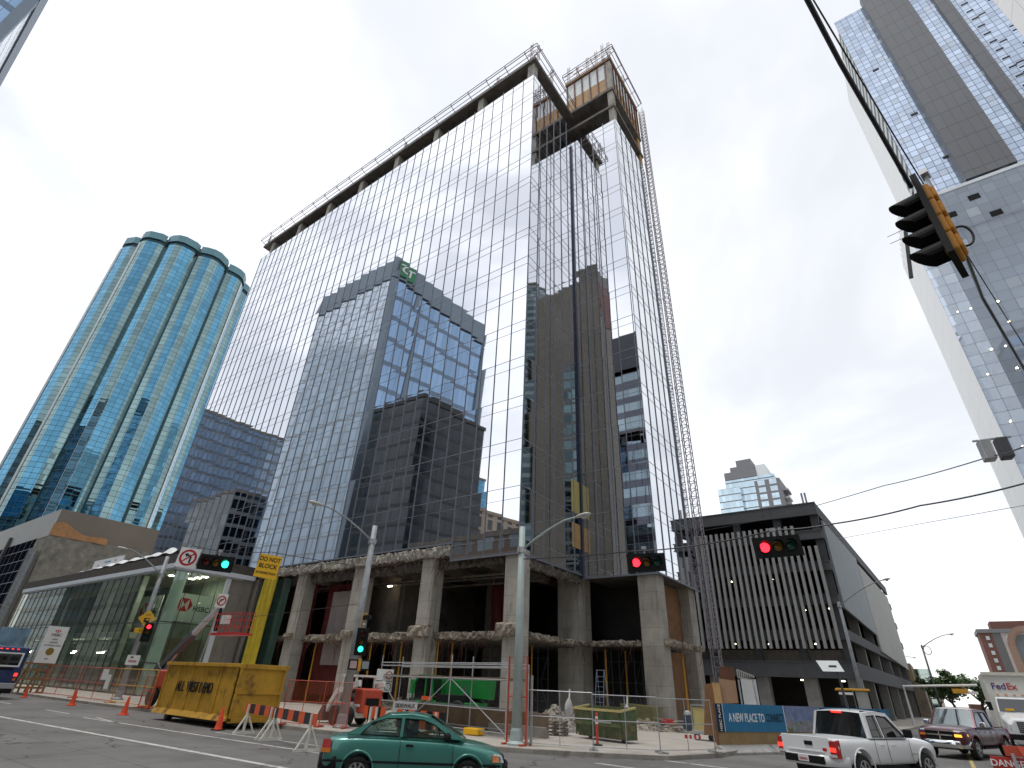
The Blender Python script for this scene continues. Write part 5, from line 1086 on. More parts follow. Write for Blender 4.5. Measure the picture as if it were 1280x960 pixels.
# the driver
def skin(name, joints, edges, mt, parent, loc=(0,0,0), rz=0, root=0):
    me = bpy.data.meshes.new(name); me.from_pydata([j[0] for j in joints],edges,[]); me.materials.append(mt)
    o = bpy.data.objects.new(name, me); COL.objects.link(o)
    if parent is not None: o.parent = parent
    o.location = loc; o.rotation_euler = (0,0,rz)
    sm = o.modifiers.new('skin','SKIN'); sm.use_smooth_shade = True
    for i, j in enumerate(joints):
        v = me.skin_vertices[0].data[i]; r_ = j[1]; v.radius = (r_,r_) if isinstance(r_,(int,float)) else r_; v.use_root = (i == root)
    sb = o.modifiers.new('sub','SUBSURF'); sb.levels = sb.render_levels = 2
    return o
o0 = Vector((-10.55,11.05,0)); off = Vector((-.06,.36,0)); q = Matrix.Rotation(R(40.5),3,'Z')@off
J = [((-.05,0,.80),.16),((-.10,0,1.0),(.17,.13)),((-.14,0,1.12),(.17,.11)),((-.12,0,1.19),.055),((-.09,0,1.24),(.075,.075)),((-.06,0,1.31),(.085,.08)),
     ((-.12,.2,1.10),.06),((.08,.25,.97),.045),((.32,.17,1.06),.035),((-.12,-.2,1.10),.06),((.10,-.25,.97),.045),((.34,-.17,1.08),.035)]
pr_ = skin('person', J, [(0,1),(1,2),(2,3),(3,4),(4,5),(2,6),(6,7),(7,8),(2,9),(9,10),(10,11)], M['skin'], None, (o0.x+q.x,o0.y+q.y,-.06), R(40.5))
tag(pr_, 'driver in dark blue shirt holding the wheel of the teal car', 'person')
JS = [((-.05,0,.79),.18),((-.10,0,1.0),(.185,.145)),((-.14,0,1.11),(.185,.125)),((-.12,.2,1.10),.075),((.04,.245,.99),.062),((-.12,-.2,1.10),.075),((.06,-.245,.99),.062)]
skin('shirt', JS, [(0,1),(1,2),(2,3),(3,4),(2,5),(5,6)], M['navy_cloth'], pr_)
MB().lathe((-.085,0,1.30),[(.102,-.03),(.105,.02),(.085,.075),(.03,.10)],14).build('hair', M['hair'], pr_, smooth=True)
g = MB()
for s_ in (-1,1): g.tube([(.33,s_*.17,1.06),(.40,s_*.165,1.08),(.43,s_*.15,1.06)], .022, 6)
for s_ in (-1,1):
    for k in range(4): g.tube([(.40,s_*(.175-.02*k),1.085),(.44,s_*(.175-.02*k),1.075),(.445,s_*(.17-.02*k),1.05)], .0095, 5)
g.build('hand', M['skin'], pr_, smooth=True)
g = MB()
for s_ in (-1,1): g.lathe((.022,s_*.032,1.325),[(.001,-.008),(.011,0),(.001,.008)],8,0,'X')
g.build('eye', M['black'], pr_); MB().hexa([(.02,-.014,1.285),(.045,-.01,1.285),(.045,.01,1.285),(.02,.014,1.285),(.02,-.008,1.325),(.026,-.006,1.325),(.026,.006,1.325),(.02,.008,1.325)]).build('nose', M['skin'], pr_)
# ---- pickups
def pickup(label, loc, rz, L, Wd, H, paint, cabx, bedx, hoodz, beltz, wheels, wr, front_chrome=False, lit_tail=False, lit_turn=False, tr=.385):
    o = thing('pickup_truck', label, 'pickup truck', loc, rz); h = Wd/2; xf, xr = L/2, -L/2; zs = .46; sh = beltz-.05
    xw0, xw1 = cabx      # windscreen base, rear screen base
    st = [S(xr,h*.93,.62,.85,sh,beltz,h*.80), S(xr+.06,h*.97,.56,.85,sh,beltz+.01,h*.84), S(xr+.5,h*.985,zs,.83,sh,beltz+.01,h*.86), S(wheels[0]-.6,h*.985,zs,.83,sh,beltz+.01,h*.86), S(wheels[0]-.3,h,zs,.83,sh,beltz+.01,h*.86), S(wheels[0]+.3,h,zs,.83,sh,beltz+.01,h*.86), S(wheels[0]+.65,h*.98,zs,.83,sh,beltz+.01,h*.86),
          S(xw1,h*.98,zs,.82,sh,beltz+.0,h*.86), S((xw0+xw1)/2,h*.98,zs-.02,.80,sh-.01,beltz-.01,h*.86), S(xw0,h*.975,zs,.80,sh-.01,beltz+.0,h*.85),
          S(wheels[1]-.62,h*.975,zs,.80,hoodz-.10,hoodz+.03,h*.80), S(wheels[1]-.3,h,zs,.80,hoodz-.12,hoodz+.01,h*.78), S(wheels[1]+.3,h,zs+.02,.78,hoodz-.14,hoodz-.03,h*.76), S(xf-.28,h*.96,zs+.04,.76,hoodz-.18,hoodz-.08,h*.72), S(xf-.06,h*.86,.50,.74,hoodz-.24,hoodz-.15,h*.66), S(xf,h*.76,.54,.72,hoodz-.32,hoodz-.26,h*.58)]
    bl = (bedx[0]+.02, bedx[1])
    lower_body('body', st, paint, o, wheels, (wr+.085,wr+.03), cut=[((xr+.09,-h*.80,.78),(bedx[1],h*.80,beltz+.5))], W=h)
    xa, xb = xw0-.62, xw1+.12
    zr = H
    wn1 = [(xw1+.15,beltz+.02),(xw1+.27,zr-.11),((xa+xb)/2-.05,zr-.085),((xa+xb)/2-.05,beltz+.015)]
    wn2 = [((xa+xb)/2+.05,beltz+.015),((xa+xb)/2+.05,zr-.085),(xa-.06,zr-.12),(xw0-.17,beltz+.08),(xw0-.14,beltz+.015)]
    cabin(o, paint, (xw0,beltz-.02), (xa,zr-.03), (xb,zr-.04), (xw1,beltz-.02), h*.91, h*.77, [wn1,wn2], M['car_glass'], mid=((xa-.5,zr+.01),(xb+.4,zr)), crown=.035, fglass=M['sky_glass'] if front_chrome else None)
    for i, x in enumerate(wheels):
        for s_ in (-1,1):
            wheel(o, x, s_*(h-.14), wr, .25, spokes=6)
            g = MB(); g.tube([(x+(wr+.11)*math.cos(R(a)),s_*(h-.005),wr+.03+(wr+.11)*math.sin(R(a))) for a in range(-2,183,13)], .022, 6); g.build('arch_flare', paint, o, smooth=True)
    for s_ in (-1,1):
        g = MB()
        for x in (xw1+.12,(xa+xb)/2,xw0-.05): g.box((x-.004,s_*h*.985-.004,.55),(x+.004,s_*h*.985+.004,beltz))
        g.build('door_gap', M['black'], o)
        for x in ((xa+xb)/2-.18, xw0-.38-.45): MB().cbox((x-.1,s_*(h*.985+.012),beltz-.17),(.2,.035,.045)).build('door_handle', M['chrome'] if front_chrome else paint, o, bevel=.01)
        MB().cbox((xw0-.28,s_*(h+.13),beltz+.12),(.13,.24,.22)).build('mirror', M['chrome'] if front_chrome else M['trim_black'], o, bevel=.05, seg=3)
        tl_ = MB().hexa([(xr-.012,s_*(h*.93),beltz-.48),(xr+.16,s_*(h*.975),beltz-.48),(xr+.16,s_*(h*.95),beltz-.48),(xr-.012,s_*(h*.76),beltz-.48),(xr-.012,s_*(h*.92),beltz-.08),(xr+.2,s_*(h*.965),beltz-.05),(xr+.2,s_*(h*.93),beltz-.05),(xr-.012,s_*(h*.76),beltz-.08)]).build('tail_lamp', M['tail_red'], o, bevel=.015)
        if lit_tail: MB().cbox((xr-.015,s_*h*.845,beltz-.28),(.02,.17,.10)).build('brake_lamp', M['brake_lit'], tl_); MB().cbox((xr-.015,s_*h*.845,beltz-.42),(.02,.17,.07)).build('reverse_lens', M['headlamp'], tl_)
        hd_ = MB().hexa([(xf-.42,s_*(h*.955),hoodz-.36),(xf-.05,s_*(h*.80),hoodz-.40),(xf+.01,s_*(h*.56),hoodz-.40),(xf-.2,s_*(h*.56),hoodz-.36),(xf-.42,s_*(h*.93),hoodz-.17),(xf-.09,s_*(h*.77),hoodz-.19),(xf-.05,s_*(h*.56),hoodz-.19),(xf-.2,s_*(h*.56),hoodz-.17)]).build('headlamp', M['headlamp'], o, bevel=.02)
        if lit_turn: MB().hexa([(xf-.40,s_*(h*.962),hoodz-.385),(xf-.03,s_*(h*.81),hoodz-.43),(xf+.025,s_*(h*.57),hoodz-.43),(xf-.2,s_*(h*.57),hoodz-.40),(xf-.40,s_*(h*.955),hoodz-.31),(xf-.045,s_*(h*.80),hoodz-.335),(xf+.01,s_*(h*.57),hoodz-.335),(xf-.2,s_*(h*.57),hoodz-.31)]).build('turn_lamp', M['amber_lit'] if s_ > 0 else M['amber'], hd_)
    # tail end
    MB().box((xr-.035,-h*.76,.70),(xr+.0,h*.76,beltz+.005)).build('tailgate', paint, o, bevel=.02)
    MB().cbox((xr-.045,-.12,beltz-.17),(.02,.24,.10)).build('tailgate_handle', M['trim_black'], o)
    MB().box((xr-.05,-h*.6,.78),(xr-.033,h*.6,.82)).build('tailgate_crease', paint, o, bevel=.008)
    g = bumper(xr+.45,xr-.16,.47,.72,h*.985); g.build('rear_bumper', paint if not front_chrome else M['chrome'], o, smooth=True, solid=.04)
    MB().box((xr-.20,-h*.62,.52),(xr-.12,h*.62,.70)).build('bumper_step', M['trim_black'], o, bevel=.02)
    pl_ = MB().cbox((xr-.21,0,.62),(.012,.31,.15)).build('number_plate', mat('plate_white',(.7,.68,.68),.5), o); MB().cbox((xr-.218,0,.61),(.006,.24,.06)).build('plate_band', mat('plate_red',(.45,.2,.2),.5), pl_)
    # nose
    g = bumper(xf-.5,xf+.12,.42,.70,h*.96); g.build('front_bumper', M['chrome'] if front_chrome else paint, o, smooth=True, solid=.04)
    gr = MB().box((xf-.02,-h*.54,hoodz-.60 if hoodz>1.1 else hoodz-.5),(xf+.035,h*.54,hoodz-.20)).build('grille', M['trim_black'], o, bevel=.02)
    g = MB()
    zc_ = hoodz-.38
    if front_chrome:
        g.bar((xf+.04,-h*.5,zc_),(xf+.04,h*.5,zc_),.03,.05); g.bar((xf+.04,0,hoodz-.58),(xf+.04,0,hoodz-.21),.05,.03); g.bar((xf+.04,-h*.54,hoodz-.21),(xf+.04,h*.54,hoodz-.21),.03,.05); g.bar((xf+.04,-h*.54,hoodz-.59),(xf+.04,h*.54,hoodz-.59),.03,.05)
    else: g.bar((xf+.04,-h*.5,zc_),(xf+.04,h*.5,zc_),.03,.04)
    g.build('grille_bar', M['chrome'], gr)
    MB().box((-.85,-h*.93,.40),(xw0-.3,h*.93,.47)).build('running_board', M['trim_black'], o)
    MB().box((xr+.4,-h*.6,.34),(xf-.4,h*.6,.5)).build('chassis', M['black'], o)
    MB().cbox((xb-.06,0,zr-.03),(.05,.3,.05)).build('high_brake_lamp', M['brake_lit'] if lit_tail else M['tail_red'], o)
    MB().tube([(xb+.3,-.25,zr),(xb+.27,-.25,zr+.16)],.012,6).build('aerial', M['black'], o)
    return o
pw_ = pickup('white crew cab pickup truck seen from behind at the right, brake lamps lit', (-2.52,22.3,0), R(66), 5.45, 1.90, 1.79, M['white_car'], (1.05,-.95), (-2.6,-1.02), 1.18, 1.15, (-1.62,1.78), .385, lit_tail=True)
g = MB()
for s_ in (-1,1): g.bar((-.7,s_*.64,1.80),(.35,s_*.64,1.81),.03,.03)
g.build('roof_rail', M['trim_black'], pw_); MB().cbox((-2.76,-.58,.86),(.012,.12,.07)).build('badge', M['logo_red'], pw_); MB().cbox((1.15,-.955,.74),(.3,.006,.04)).build('badge', M['chrome'], pw_)
pickup('dark maroon pickup truck facing the viewer with amber turn lamp lit', (.30,37.6,0), R(-109), 5.8, 2.02, 1.93, M['maroon_car'], (1.15,-1.15), (-2.85,-1.25), 1.28, 1.22, (-1.85,1.85), .41, front_chrome=True, lit_turn=True)
# ---- delivery truck
tk = thing('box_truck', 'white box delivery truck with lettered body standing at the right edge', 'truck', (3.55,49,0), R(-90)); pa = M['white_car']
MB().box((-5.6,-1.25,1.05),(-.15,1.25,4.0)).build('box_body', mat('box_white',(.66,.65,.60),.55,var=.03), tk, bevel=.05)
MB().box((-.2,-1.27,3.86),(-.06,1.27,4.04)).build('box_rim', M['cream_wood'], tk)
g = MB()
for y in (-.8,-.4,0,.4,.8): MB().cbox((-.1,y,2.78),(.06,.14,.05)).build('marker_lamp', M['amber'], tk)
cabp = [(-.05,1.0),(-.05,2.62),(.45,2.66),(.98,1.86),(1.0,1.0)]
g = MB(); n = len(cabp); i0 = 0
for s_ in (-1,1): g.v += [(x,s_*(1.14 if z < 2 else 1.02),z) for x,z in cabp]
g.f += [(k,(k+1)%n,n+(k+1)%n,n+k) for k in range(n)]; g.m += [0]*n; g.f += [tuple(reversed(range(n))), tuple(n+k for k in range(n))]; g.m += [0,0]
g.build('cab', pa, tk, bevel=.06, weld=True)
MB().hexa([(.56,-.96,2.56),(.56,.96,2.56),(.54,.96,2.56),(.54,-.96,2.56),(.99,-1.04,1.92),(.99,1.04,1.92),(.97,1.04,1.92),(.97,-1.04,1.92)]).build('windscreen', M['car_glass'], tk)
for s_ in (-1,1): MB().hexa([(.1,s_*1.125,1.9),(.82,s_*1.125,1.9),(.82,s_*1.11,1.9),(.1,s_*1.11,1.9),(.1,s_*1.045,2.5),(.5,s_*1.045,2.5),(.5,s_*1.03,2.5),(.1,s_*1.03,2.5)]).build('side_window', M['car_glass'], tk)
hs = [(.9,1.10,.75,1.86),(1.4,1.06,.75,1.72),(1.9,.96,.72,1.60),(2.15,.82,.72,1.48)]
g = MB()
for x, hw_, z0, z1 in hs: g.v += [(x,-hw_,z0),(x,hw_,z0),(x,hw_,z1-.25),(x,hw_*.7,z1),(x,-hw_*.7,z1),(x,-hw_,z1-.25)]
for k in range(3):
    for j in range(6): g.f.append((k*6+j,k*6+(j+1)%6,(k+1)*6+(j+1)%6,(k+1)*6+j)); g.m.append(0)
g.f += [tuple(range(6)), tuple(18+j for j in reversed(range(6)))]; g.m += [0,0]
g.build('bonnet', pa, tk, bevel=.06, weld=True)
gr = MB().cbox((2.15,0,1.14),(.06,1.05,.55)).build('grille', M['trim_black'], tk)
g = MB()
for k in range(5): g.bar((2.19,-.5,.95+k*.1),(2.19,.5,.95+k*.1),.02,.03)
g.build('grille_bar', M['steel'], gr)
for s_ in (-1,1): MB().cbox((2.02,s_*.76,1.12),(.2,.3,.28)).build('headlamp', M['headlamp'], tk, bevel=.04); MB().cbox((.85,s_*1.42,2.15),(.1,.22,.45)).build('mirror', M['trim_black'], tk, bevel=.03)
MB().box((2.1,-1.15,.5),(2.3,1.15,.78)).build('front_bumper', M['trim_black'], tk, bevel=.04); MB().box((-5.5,-.5,.6),(2.0,.5,.95)).build('chassis', M['black'], tk)
for x in (1.25,-3.9):
    for s_ in (-1,1): wheel(tk, x, s_*1.05, .48, .28, spokes=6)
lq = on(1257.5,858.5,y=49.15); text('Fed', .50, M['letter_purple'], tk, (-.125,lq.x-3.56,lq.z), (R(90),0,R(90)), align='RIGHT'); text('Ex', .50, M['logo_red'], tk, (-.125,lq.x-3.54,lq.z), (R(90),0,R(90)), align='LEFT')
MB().cbox((.9,-.55,2.0),(.25,.4,.12)).build('dash_cloth', M['yellow'], tk)
# ---- bus at the left edge
bx = -50.0; bs = thing('bus', 'blue and white city bus seen from behind at the left edge', 'bus', (bx-6,12.35,0), R(180)); bb = mat('bus_blue',(.012,.035,.125),.35,.1,var=.05,coat=.5)
MB().box((-6.0,-1.27,.9),(6.0,1.27,3.05)).build('body', bb, bs, bevel=.12, seg=3); MB().box((-6.03,-1.28,.36),(6.0,1.28,.95)).build('lower_body', mat('bus_silver',(.36,.37,.38),.45,var=.08), bs, bevel=.08)
rw = MB().box((-6.03,-.95,1.95),(-6.0,.95,2.62)).build('rear_window', M['car_glass'], bs, bevel=.01); MB().box((-6.045,-1.05,1.86),(-6.02,1.05,1.95)).box((-6.045,-1.05,2.62),(-6.02,1.05,2.7)).box((-6.045,-1.05,1.95),(-6.02,-.95,2.62)).box((-6.045,.95,1.95),(-6.02,1.05,2.62)).build('window_surround', M['white_paint'], rw)
MB().box((-6.05,-.8,1.68),(-6.02,.8,1.8)).build('vent', M['trim_black'], bs); MB().box((-6.1,-1.2,.34),(-5.9,1.2,.62)).build('rear_bumper', M['trim_black'], bs, bevel=.05)
for y in (-1.05,1.05): MB().cbox((-6.04,y,1.42),(.04,.2,.2)).build('tail_lamp', M['brake_lit'], bs, bevel=.03); MB().cbox((-6.04,y,1.15),(.04,.16,.16)).build('turn_lamp', M['amber'], bs)
for y in (-.6,-.3,0,.3,.6): MB().cbox((-6.02,y,2.9),(.05,.12,.06)).build('marker_lamp', M['brake_lit'], bs)
for s_ in (-1,1):
    for k in range(5): MB().box((-5.3+k*2.1,s_*1.285-.01,1.75),(-3.5+k*2.1,s_*1.285+.01,2.7)).build('side_window', M['car_glass'], bs)
    for x in (-3.6,3.4): wheel(bs, x, s_*1.12, .48, .28, spokes=8)
# ================================================================== the building site
# ---- roll-off dumpster
ds = thing('dumpster', 'big battered yellow roll-off dumpster with black stencilled lettering', 'dumpster', (-28.2,14.45,0))
x0, x1, y0, y1, zb, zt = -31.5, -24.9, 14.45, 16.75, .28, 2.40
g = MB(); th = .07
g.box((x0,y0,zb),(x1,y1,zb+.1)); g.box((x0,y0,zb),(x1,y0+th,zt)); g.box((x0,y1-th,zb),(x1,y1,zt)); g.box((x0,y0,zb),(x0+th,y1,zt)); g.box((x1-th,y0,zb),(x1,y1,zt))
part(g, 'body', M['bin_yellow'], ds)
g = MB()
for k in range(6):
    x = x0+.12+k*(x1-x0-.24)/5; g.box((x-.05,y0-.055,zb+.2),(x+.05,y0,zt-.1))
for y in (y0,y1):
    s_ = -1 if y == y0 else 1; g.box((x0-.05,y-(.12 if s_<0 else 0),zt-.1),(x1+.05,y+(.12 if s_>0 else 0),zt+.05)); 
g.hexa([(x0,y0-.16,zb),(x1,y0-.16,zb),(x1,y0,zb),(x0,y0,zb),(x0,y0-.03,zb+.22),(x1,y0-.03,zb+.22),(x1,y0,zb+.22),(x0,y0,zb+.22)])
part(g, 'side_rib', M['bin_yellow'], ds, bevel=.012)
g = MB(); g.box((x1,y0-.05,zt-.14),(x1+.09,y1+.05,zt+.05)); g.box((x1,y0+.0,zb+1.0),(x1+.07,y1,zb+1.12)); g.box((x1,y0,zb),(x1+.08,y0+.12,zt)); g.box((x1,y1-.12,zb),(x1+.08,y1,zt)); g.box((x1,y0,zb-.05),(x1+.08,y1,zb+.12))
part(g, 'end_door', M['bin_yellow'], ds, bevel=.012)
for s_ in (x0+.8,x1-.9): part(MB().lathe((s_,y0+.35,.17),[(.17,-.12),(.17,.12)],16,0,'Y').lathe((s_,y1-.35,.17),[(.17,-.12),(.17,.12)],16,0,'Y'), 'roller', M['steel_dark'], ds)
part(MB().box((x0+.2,y0+.5,.12),(x1-.2,y0+.7,zb)).box((x0+.2,y1-.7,.12),(x1-.2,y1-.5,zb)), 'skid_rail', M['steel_dark'], ds)
for s__, pa_, pb_ in (('ALL',221.5,229.8),('WEST',234.3,247.6),('DEMO',250.6,265.4)):
    xa_, xb_ = on(pa_,860,y=14.45).x, on(pb_,864,y=14.45).x; o = text(s__, .62, M['letter_black'], ds, ((xa_+xb_)/2+28.2,-.048,1.42), (R(90),0,0), ext=.02, off=-.004); xs_ = [v.co.x for v in o.data.vertices]; o.scale = ((xb_-xa_)/(max(xs_)-min(xs_)),1,1)
jag_ = None
# ---- cones and delineator
def cone(label, px, py, z=0, stripes=False, s=1.0, grp=None):
    p = G(px,py,z); o = thing('traffic_cone', label, 'traffic cone', (p.x,p.y,z), .4, grp)
    MB().cbox((0,0,.02*s),(.36*s,.36*s,.04*s)).build('base', M['cone_orange'] if not stripes else M['black'], o, bevel=.008)
    MB().lathe((0,0,.04*s),[(.15*s,0),(.13*s,.06*s),(.035*s,.68*s),(.028*s,.70*s)],18).build('body', M['cone_orange'], o, smooth=False)
    if stripes:
        for a, b in ((.30,.40),(.48,.60)): MB().lathe((0,0,.04*s),[((.133-.152*a+.004)*s,a*s),((.133-.152*b+.004)*s,b*s)],18).build('reflective_band', M['white_paint'], o)
    return o
cone('orange traffic cone with two white bands at the corner of the yellow dumpster', 272, 913, 0, True, 1.1)
cone('plain orange traffic cone on the road below the project board', 89, 882, 0, False, 1.15)
cone('plain orange traffic cone between the pavilion pole and the dumpster', 154, 894, 0, False, 1.1)
cone('small far orange cone at the foot of the timber frame by the bus', 30, 872, 0, False, 1.0)
p = G(747,932); o = thing('delineator_post', 'slim red and white delineator post before the green bin', 'bollard', p)
MB().lathe((0,0,0),[(.2,0),(.2,.04),(.05,.07)],16).build('base', M['black'], o); MB().lathe((0,0,.06),[(.05,0),(.05,.98),(.03,1.05)],14).build('post', M['red'], o)
for a in (.72,.9): MB().lathe((0,0,a),[(.053,0),(.053,.08)],14).build('reflective_band', M['white_paint'], o)
# ---- orange and black barricades
def barricade(label, a, b, ztop, h=.30, legs=True, n=7, board_only=False):
    a = Vector((*a,.0)); b = Vector((*b,.0)); c = (a+b)/2; rz = math.atan2(b.y-a.y,b.x-a.x); L = (b-a).length
    o = thing('barricade', label, 'barricade', (c.x,c.y,.0), rz)
    g = MB(); w_ = L/n
    for k in range(n): g.box((-L/2+k*w_,-.02,ztop-h),(-L/2+(k+1)*w_,.02,ztop), k%2)
    g.build('board', [M['orange'],M['black']], o)
    if legs:
        for x in (-L/2+.35,L/2-.35):
            l = MB(); l.bar((x,-.03,.06),(x,-.03,ztop-.02),.08,.08); l.bar((x,-.36,.06),(x,-.05,ztop-.42),.05,.07,up=(1,0,0)); l.bar((x,.36,.06),(x,.05,ztop-.42),.05,.07,up=(1,0,0)); l.bar((x,-.42,.04),(x,.42,.04),.08,.08)
            l.build('leg', M['cream_wood'], o)
    return o
def gxy(px, py, z): p = on(px,py,z=z); return (p.x,p.y)
barricade('orange and black striped barricade nearest the dumpster end', gxy(309,880,1.0), gxy(352,886,1.0), 1.03, .32)
barricade('orange and black striped barricade in front of the skid steer', gxy(338,884,1.0), gxy(397,894,1.0), 1.03, .32, n=9)
barricade('orange and black barricade behind the teal car roof, sidewalk sign on it', gxy(497,886,1.25), gxy(557,897,1.12), 1.25, .5, n=8)
barricade('shorter orange and black barricade beside the lane arrow sign', gxy(456,884,1.2), gxy(482,886,1.2), 1.25, .36, n=5)
p = on(506,886,y=18.1); s_ = sign_plate('closure_sign', 'grey sidewalk closed sign over the barricade behind the teal car', p, yaw_to_cam(p,-6), 1.0, .48, mat('sign_grey',(.55,.55,.52),.6)); txt('SIDEWALK', .2, M['letter_black'], s_, 0,-.004,.1, sx=.85); txt('CLOSED', .2, M['letter_black'], s_, 0,-.004,-.12, sx=.85)
MB().bar((0,.03,-1.2),(0,.03,-.2),.05).build('post', M['steel'], s_)
# red and white barrier at the right corner
db = thing('danger_barrier', 'red and white danger barrier with a plastic foot in the lower right corner', 'barrier', (1.78,18.4,0), R(3)); db.scale = (1.18,1.18,1.18)
g = MB()
for k in range(6): g.box((-1.1+k*.55,-.02,.72),(-.55+k*.55,.02,.93), k%2)
g.build('lettered_board', [mat('barrier_red',(.45,.03,.025),.5,var=.15),M['white_paint']], db); MB().box((-.85,-.05,.95),(2.4,0.0,1.12)).build('top_board', M['red_machine'], db); MB().box((-.4,-.03,.28),(2.3,.02,.52)).build('lower_board', M['red_machine'], db)
text('DANGER', .17, M['logo_red'], db, (1.38,-.03,.825), (R(90),0,0)); text('DANGER', .15, M['letter_white'], db, (-.82,-.03,.825), (R(90),0,0))
MB().bar((-.25,-.35,0),(-.6,.0,1.1),.11,.09,up=(1,0,0)).build('leg', M['red_machine'], db); MB().bar((1.9,-.35,0),(1.7,.0,1.1),.11,.09,up=(1,0,0)).build('leg', M['red_machine'], db)
ft = MB().lathe((-.75,-.1,0),[(.34,0),(.33,.1),(.22,.42),(.14,.62),(.1,.66)],16).build('plastic_foot', M['cloudy_plastic'], db); MB().lathe((-.75,-.1,.2),[(.305,-.04),(.285,.04)],16).lathe((-.75,-.1,.5),[(.20,-.03),(.185,.03)],16).build('red_band', M['red'], ft)
MB().bar((-.75,-.1,.66),(-.75,-.1,1.0),.05).build('steel_post', M['steel'], db)
# ---- blue hoarding on concrete barriers
H0 = Vector((-8.0,26.1,0)); H1 = Vector((-2.6,37.9,0)); hd = (H1-H0); HL = hd.length; hd.normalize(); hn = Vector((hd.y,-hd.x,0)); hrz = math.atan2(hd.y,hd.x)
ho = thing('hoarding', 'blue lettered plywood hoarding standing on grey concrete barriers', 'hoarding', H0, hrz)
def hs_(px, py):
    d = ray(px,py); t_ = ((H0-EYE).dot(hn))/d.dot(hn); return (EYE+d*t_-H0).dot(hd)
MB().box((-.1,.02,.30),(HL,.06,.75)).build('plywood_skirt', mat('skirt_ply',(.30,.205,.095),.8,var=.2,scale=2), ho)
MB().box((-.14,.0,.3),(-.02,.07,1.76)).build('plywood_edge', M['plywood_dark'], ho)
s1, s2, s3 = hs_(905,900), hs_(982,900), hs_(1027,900)
bn = MB().box((-.02,-.004,.75),(HL,.02,1.76)).build('banner', M['banner_blue'], ho)
MB().box((0,-.012,.75),(s1-.03,-.005,1.76)).build('navy_strip', M['banner_navy'], bn); MB().box((s1-.03,-.012,.75),(s1,-.005,1.76)).box((s2-.06,-.012,.75),(s2-.02,-.005,1.76)).build('white_rule', M['letter_white'], bn)
pt, tt, bb_, oo = nt('city_picture'); tcx = N(tt,'ShaderNodeTexCoord'); spx = N(tt,'ShaderNodeSeparateXYZ'); tt.links.new(tcx.outputs['Object'], spx.inputs[0]); vor = N(tt,'ShaderNodeTexNoise'); vor.inputs['Scale'].default_value = 3.0; tt.links.new(tcx.outputs['Object'], vor.inputs[0])
sky_ = mixc(tt, vor.outputs[0], (.03,.07,.22), (.30,.36,.52)); cit = N(tt,'ShaderNodeTexVoronoi'); cit.inputs['Scale'].default_value = 4; tt.links.new(tcx.outputs['Object'], cit.inputs[0]); ctc = mixc(tt, .88, cit.outputs['Color'], (.20,.20,.22)); ct2 = mixc(tt, mth(tt,'GREATER_THAN', vor.outputs[0], .6), ctc, (.12,.16,.06)); tt.links.new(mixc(tt, mth(tt,'LESS_THAN', spx.outputs[2], 1.17), sky_, ct2), bb_.inputs['Base Color'])
pc = MB().box((s2,-.012,.75),(s3,-.005,1.76)).build('city_picture', pt, bn); g = MB()
for k, (u, w_, h_) in enumerate(((.15,.05,.55),(.3,.1,.3),(.42,.12,.4),(.55,.14,.48),(.74,.03,.95),(.8,.12,.36),(.93,.08,.42))): g.box((s2+(s3-s2)*u,-.02,.75),(s2+(s3-s2)*(u+w_),-.013,.75+h_))
g.build('picture_buildings', mat('picture_grey',(.25,.25,.28),.6,var=.4,scale=6), pc)
t1 = hs_(911,899); t2 = hs_(956,902); t3 = hs_(958,902); t4 = hs_(980,904)
def fit(s__, a, b, z, size, mt):
    o = text(s__, size, mt, bn, ((a+b)/2,-.012,z), (R(90),0,0)); xs_ = [v.co.x for v in o.data.vertices]; o.scale = ((b-a)/(max(xs_)-min(xs_)),1,1); return o
fit('A NEW PLACE TO', t1, t2, 1.25, .44, M['letter_white']); fit('CONNECT', t3, t4, 1.26, .44, mat('letter_deep_blue',(.008,.03,.055),.5))
text('HSBC PLACE', .17, M['letter_white'], bn, (s1*.48,-.014,1.25), (R(90),R(-90),0))
for k in range(4):
    a0 = -.15+k*HL/4; L_ = HL/4-.04; prof = [(-.36,0),(.3,0),(.3,.1),(.13,.26),(.11,.8),(-.11,.8),(-.13,.26),(-.36,.1)]
    cbr = thing('concrete_barrier', ['pale concrete barrier at the near end of the hoarding','second pale concrete barrier under the blue lettering','third pale concrete barrier behind the white pickup truck','last pale concrete barrier at the far end of the hoarding'][k], 'concrete barrier', H0+hd*(a0+L_/2)+hn*-.0, hrz)
    prof = [(-.42,0),(.35,0),(.35,.08),(.2,.2),(.12,.29),(-.06,.29),(-.2,.2),(-.42,.08)]
    g = MB(); n = len(prof); g.v = [(s__*L_/2,y,z) for s__ in (-1,1) for y,z in prof]; g.f = [(j,(j+1)%n,n+(j+1)%n,n+j) for j in range(n)]+[tuple(reversed(range(n))),tuple(n+j for j in range(n))]; g.m = [0]*len(g.f)
    g.build('barrier_body', mat('barrier_concrete',(.36,.35,.33),.9,var=.15,scale=1.2,dirt=(.2,.19,.18),dscale=1), cbr, bevel=.02, weld=True)
    MB().bar((0,.25,.1),(0,.12,1.6),.09).build('brace', M['plywood_dark'], cbr)
